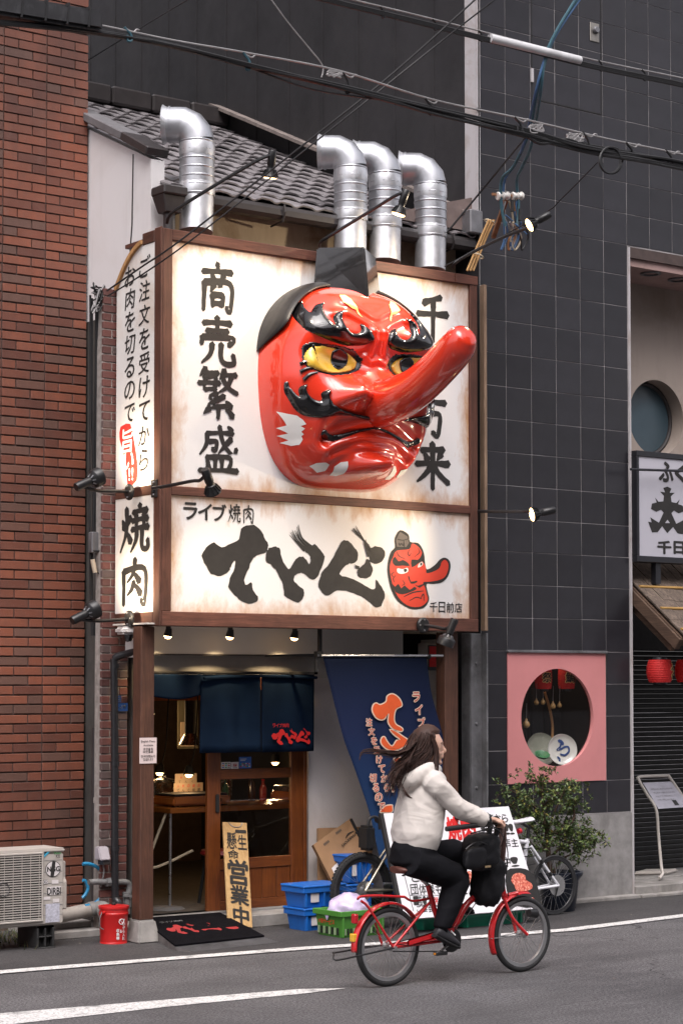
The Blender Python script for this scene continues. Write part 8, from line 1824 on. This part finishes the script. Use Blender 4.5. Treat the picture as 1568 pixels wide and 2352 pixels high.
H_.tube([cen(1.0, .06)+V((0, -.05, .01)), cen(.98, -.02)+V((-.02, -.10, .015)), cen(.90, -.09)+V((-.03, -.085, .0)), cen(.80, -.13)+V((-.02, 0, .0)), cen(.90, -.09)+V((-.03, .085, .0)), cen(.98, -.02)+V((-.02, .10, .015)), cen(1.0, .06)+V((0, .05, .01))], [.03, .042, .052, .056, .052, .042, .03], 14, 5)
H_.tube([cen(.93, -.06)+V((-.01, -.06, 0)), cen(.74, -.12), cen(.93, -.06)+V((-.01, .06, 0))], .05, 12, 5)
hd_o = skin_mesh(H_, 'hoodie', m_hood2, pn, .0065, 5, .0075, (.75, .1, -.6), 7)
hb_ = MB(); loft(hb_, [(cen(.045), .120, .160, tX, Y_), (cen(.055), .128, .168, tX, Y_), (cen(.125), .132, .173, tX, Y_), (cen(.135), .128, .168, tX, Y_)], 32); hb_.build('hem_band', m_hood2, hd_o, smooth=True, angle=60)
for wr_ in (wr_n, wr_f): MB().tube([wr_+V((-.05, 0, -.006)), wr_+V((-.04, 0, -.004)), wr_+V((-.006, 0, 0)), wr_+V((0, 0, 0))], [.040, .046, .036, .028], 16).build('cuff', m_hood2, hd_o, smooth=True, angle=60)
MB().tube([wr_n+V((-.055, 0, -.006)), wr_n+V((-.02, 0, -.002))], .047, 16).build('wrist_band', m_blk, pn, smooth=True, angle=60)
# trousers
T_ = MB(); loft(T_, [(hip+V((-.005, 0, -.105)), .085, .12, X_, Y_), (hip+V((-.012, 0, -.055)), .138, .160, X_, Y_), (hip+V((.0, 0, .03)), .138, .165, X_, Y_), (hip+V((.008, 0, .085)), .118, .15, X_, Y_)], 28)
for hp_, kn_, an_, s_ in ((hp_n, kn_n, an_n, -1), (hp_f, kn_f, an_f, 1)):
    T_.tube([hp_+V((-.02, 0, 0)), hp_.lerp(kn_, .35), hp_.lerp(kn_, .75), kn_, kn_.lerp(an_, .25)+V((.0, 0, 0)), kn_.lerp(an_, .65), an_+V((.0, 0, .02)), an_+V((0, 0, .012))], [.100, .096, .086, .082, .080, .068, .056, .050], 20, 3)
skin_mesh(T_, 'trousers', m_pants, pn, .007, 5, .007, (1, 0, .35), 7)
# shoes
for an_, tilt, s_ in ((an_n, -.42, -1), (an_f, -.1, 1)):
    sh = MB(); a_ = an_+V((0, 0, -.028)); d_ = V((cos(tilt), 0, sin(tilt))); u_ = V((-d_.z, 0, d_.x))
    loft(sh, [(a_-d_*.055+u_*-.005, .030, .026, u_, Y_), (a_-d_*.03, .042, .034, u_, Y_), (a_+d_*.03-u_*.002, .040, .036, u_, Y_), (a_+d_*.08-u_*.012, .028, .040, u_, Y_), (a_+d_*.13-u_*.02, .021, .038, u_, Y_), (a_+d_*.155-u_*.024, .010, .022, u_, Y_)], 18); so = sh.build('shoe', mat('shoe_dark', (.022, .022, .026), .6, var=.2), pn, smooth=True, angle=70)
    sl_ = MB(); loft(sl_, [(a_-d_*.06-u_*.034, .010, .030, u_, Y_), (a_+d_*.03-u_*.040, .011, .039, u_, Y_), (a_+d_*.10-u_*.042, .011, .042, u_, Y_), (a_+d_*.158-u_*.036, .010, .026, u_, Y_)], 14); sl_.build('sole', mat('sole_black', (.012, .012, .013), .7), so, smooth=True, angle=50)
    MB().tube([a_+d_*.04+u_*.034+V((0, s_*.022, 0)), a_+d_*.075+u_*.018+V((0, s_*.036, 0))], .005, 6).build('shoe_mark', mat('shoe_mark', (.6, .6, .6), .6), so)
# hair: a cap and wind-blown locks
HR = MB()
def cap(u, v):
    th = 2*pi*u; ph = pi*(.5-v*.62); x, y, z = cos(ph)*cos(th), cos(ph)*sin(th), sin(ph)
    k_ = 1.10+.04*mnoise.noise(V((x, y, z))*4); bx_ = .0
    if x > .34 and z < .60: k_ *= .72
    return (headc.x-.012+x*.102*k_, headc.y+y*.083*k_, headc.z+.014+z*hs*1.02*k_)
HR.grid(cap, 44, 16, True); HR.xf(HT)
q = random.Random(77)
def strand(pts, r0, w=(.35, 1.0, .9, .6, .12)):
    n_ = len(pts); rr_ = [r0*w[min(len(w)-1, int(i*(len(w)-1)/(n_-1)+.5))] for i in range(n_)]; HR.tube(pts, rr_, 5, 4, caps=True)
def hp3(x, y, z): return HT @ V((headc.x+x, headc.y+y, headc.z+z))
for i in range(330):      # round the back of the head down to the shoulders, lifted by the wind
    a_ = q.uniform(.34, 1.66)*pi; s_ = hp3(-.012+.104*cos(a_), .086*sin(a_), q.uniform(-.02, .08)); dn_ = q.uniform(.06, .20); fl = q.uniform(.0, .09)
    top_ = hp3(-.01+.05*cos(a_), .04*sin(a_), hs*1.0)
    pts = [top_, s_, s_+V((-.02-fl*.4, q.gauss(0, .01), -.075)), s_+V((-.055-fl+q.gauss(0, .01), q.gauss(0, .018), -.075-dn_*.5)), s_+V((-.07-fl*1.7+q.gauss(0, .02), q.gauss(0, .025), -.08-dn_))]
    strand(pts, q.uniform(.0016, .0042))
for i in range(90):       # front lock over the near shoulder
    o_ = q.gauss(0, 9); P_ = [(600, 120), (632, 205), (632, 300), (622, 385), (630, 450), (655+q.uniform(-25, 25), 495+q.uniform(-40, 10))]
    strand([K(x+o_*(.5+.12*k_), y, -.088-.022*k_+q.gauss(0, .006)) for k_, (x, y) in enumerate(P_)], q.uniform(.0014, .0034))
for i in range(64):       # long wisp streaming behind
    o_ = q.gauss(0, 8); t_ = q.uniform(.45, 1.0) if i > 8 else 1.0
    P_ = [(520, 165), (470, 215), (400, 235+o_), (330, 230+o_*1.1), (250, 222+o_), (208, 232+o_*.6), (196, 272+o_*.4)]; n_ = max(4, int(len(P_)*t_)); strand([K(x+q.gauss(0, 3), y, -.02+q.gauss(0, .02)) for x, y in P_[:n_]], q.uniform(.0012, .0028))
for i in range(120):       # locks lifting off the back
    o_ = q.gauss(0, 14); e_ = q.uniform(-60, 30); strand([K(520, 190, q.gauss(0, .05)), K(470+o_*.6, 280, q.gauss(0, .05)), K(420+o_*1.2, 350+e_*.6, q.gauss(-.02, .06)), K(392+o_*1.5, 415+e_, q.gauss(-.04, .06)), K(385+o_*2.2, 455+e_+q.uniform(-10, 40), q.gauss(-.05, .07))], q.uniform(.0012, .0030))
for i in range(10): strand([K(425, 380, -.14), K(448, 435, -.165), K(472+q.gauss(0, 4), 476+q.gauss(0, 4), -.175), K(495, 488+q.gauss(0, 3), -.175)], .0035)
HR.build('hair', m_hair, pn, smooth=True, angle=180, fix=False)
# ================================================================== ACROSS THE STREET (behind the viewpoint; seen in gloss and panes)
m_far = mat('far_facade', (.22, .21, .20), .85, var=.15, scale=.6); m_far2 = mat('far_facade_brown', (.13, .10, .085), .85, var=.15, scale=.6)
for i, (x0, x1, h_, m) in enumerate(((-14, -2, 15, m_far2), (-1.9, 9, 12.5, m_far), (9.1, 24, 16, m_far2))):
    t = thing('street_building', ('brown building across the street', 'grey building facing the sign across the street', 'taller brown building further along across the street')[i], 'building', ((x0+x1)/2, -4, 0), group='buildings across the street')
    MB().box(x0, x1, -12, -4, 0, h_).build('wall', m, t)
    for f_ in range(int(h_//2.8)):
        n_ = int((x1-x0)//2.2)
        for k_ in range(n_): xx = x0+.6+k_*(x1-x0-.6)/n_; MB().box(xx, xx+1.2, -4.0, -3.97, .9+2.8*f_, 2.3+2.8*f_).build('window', m_glass_dark, t)
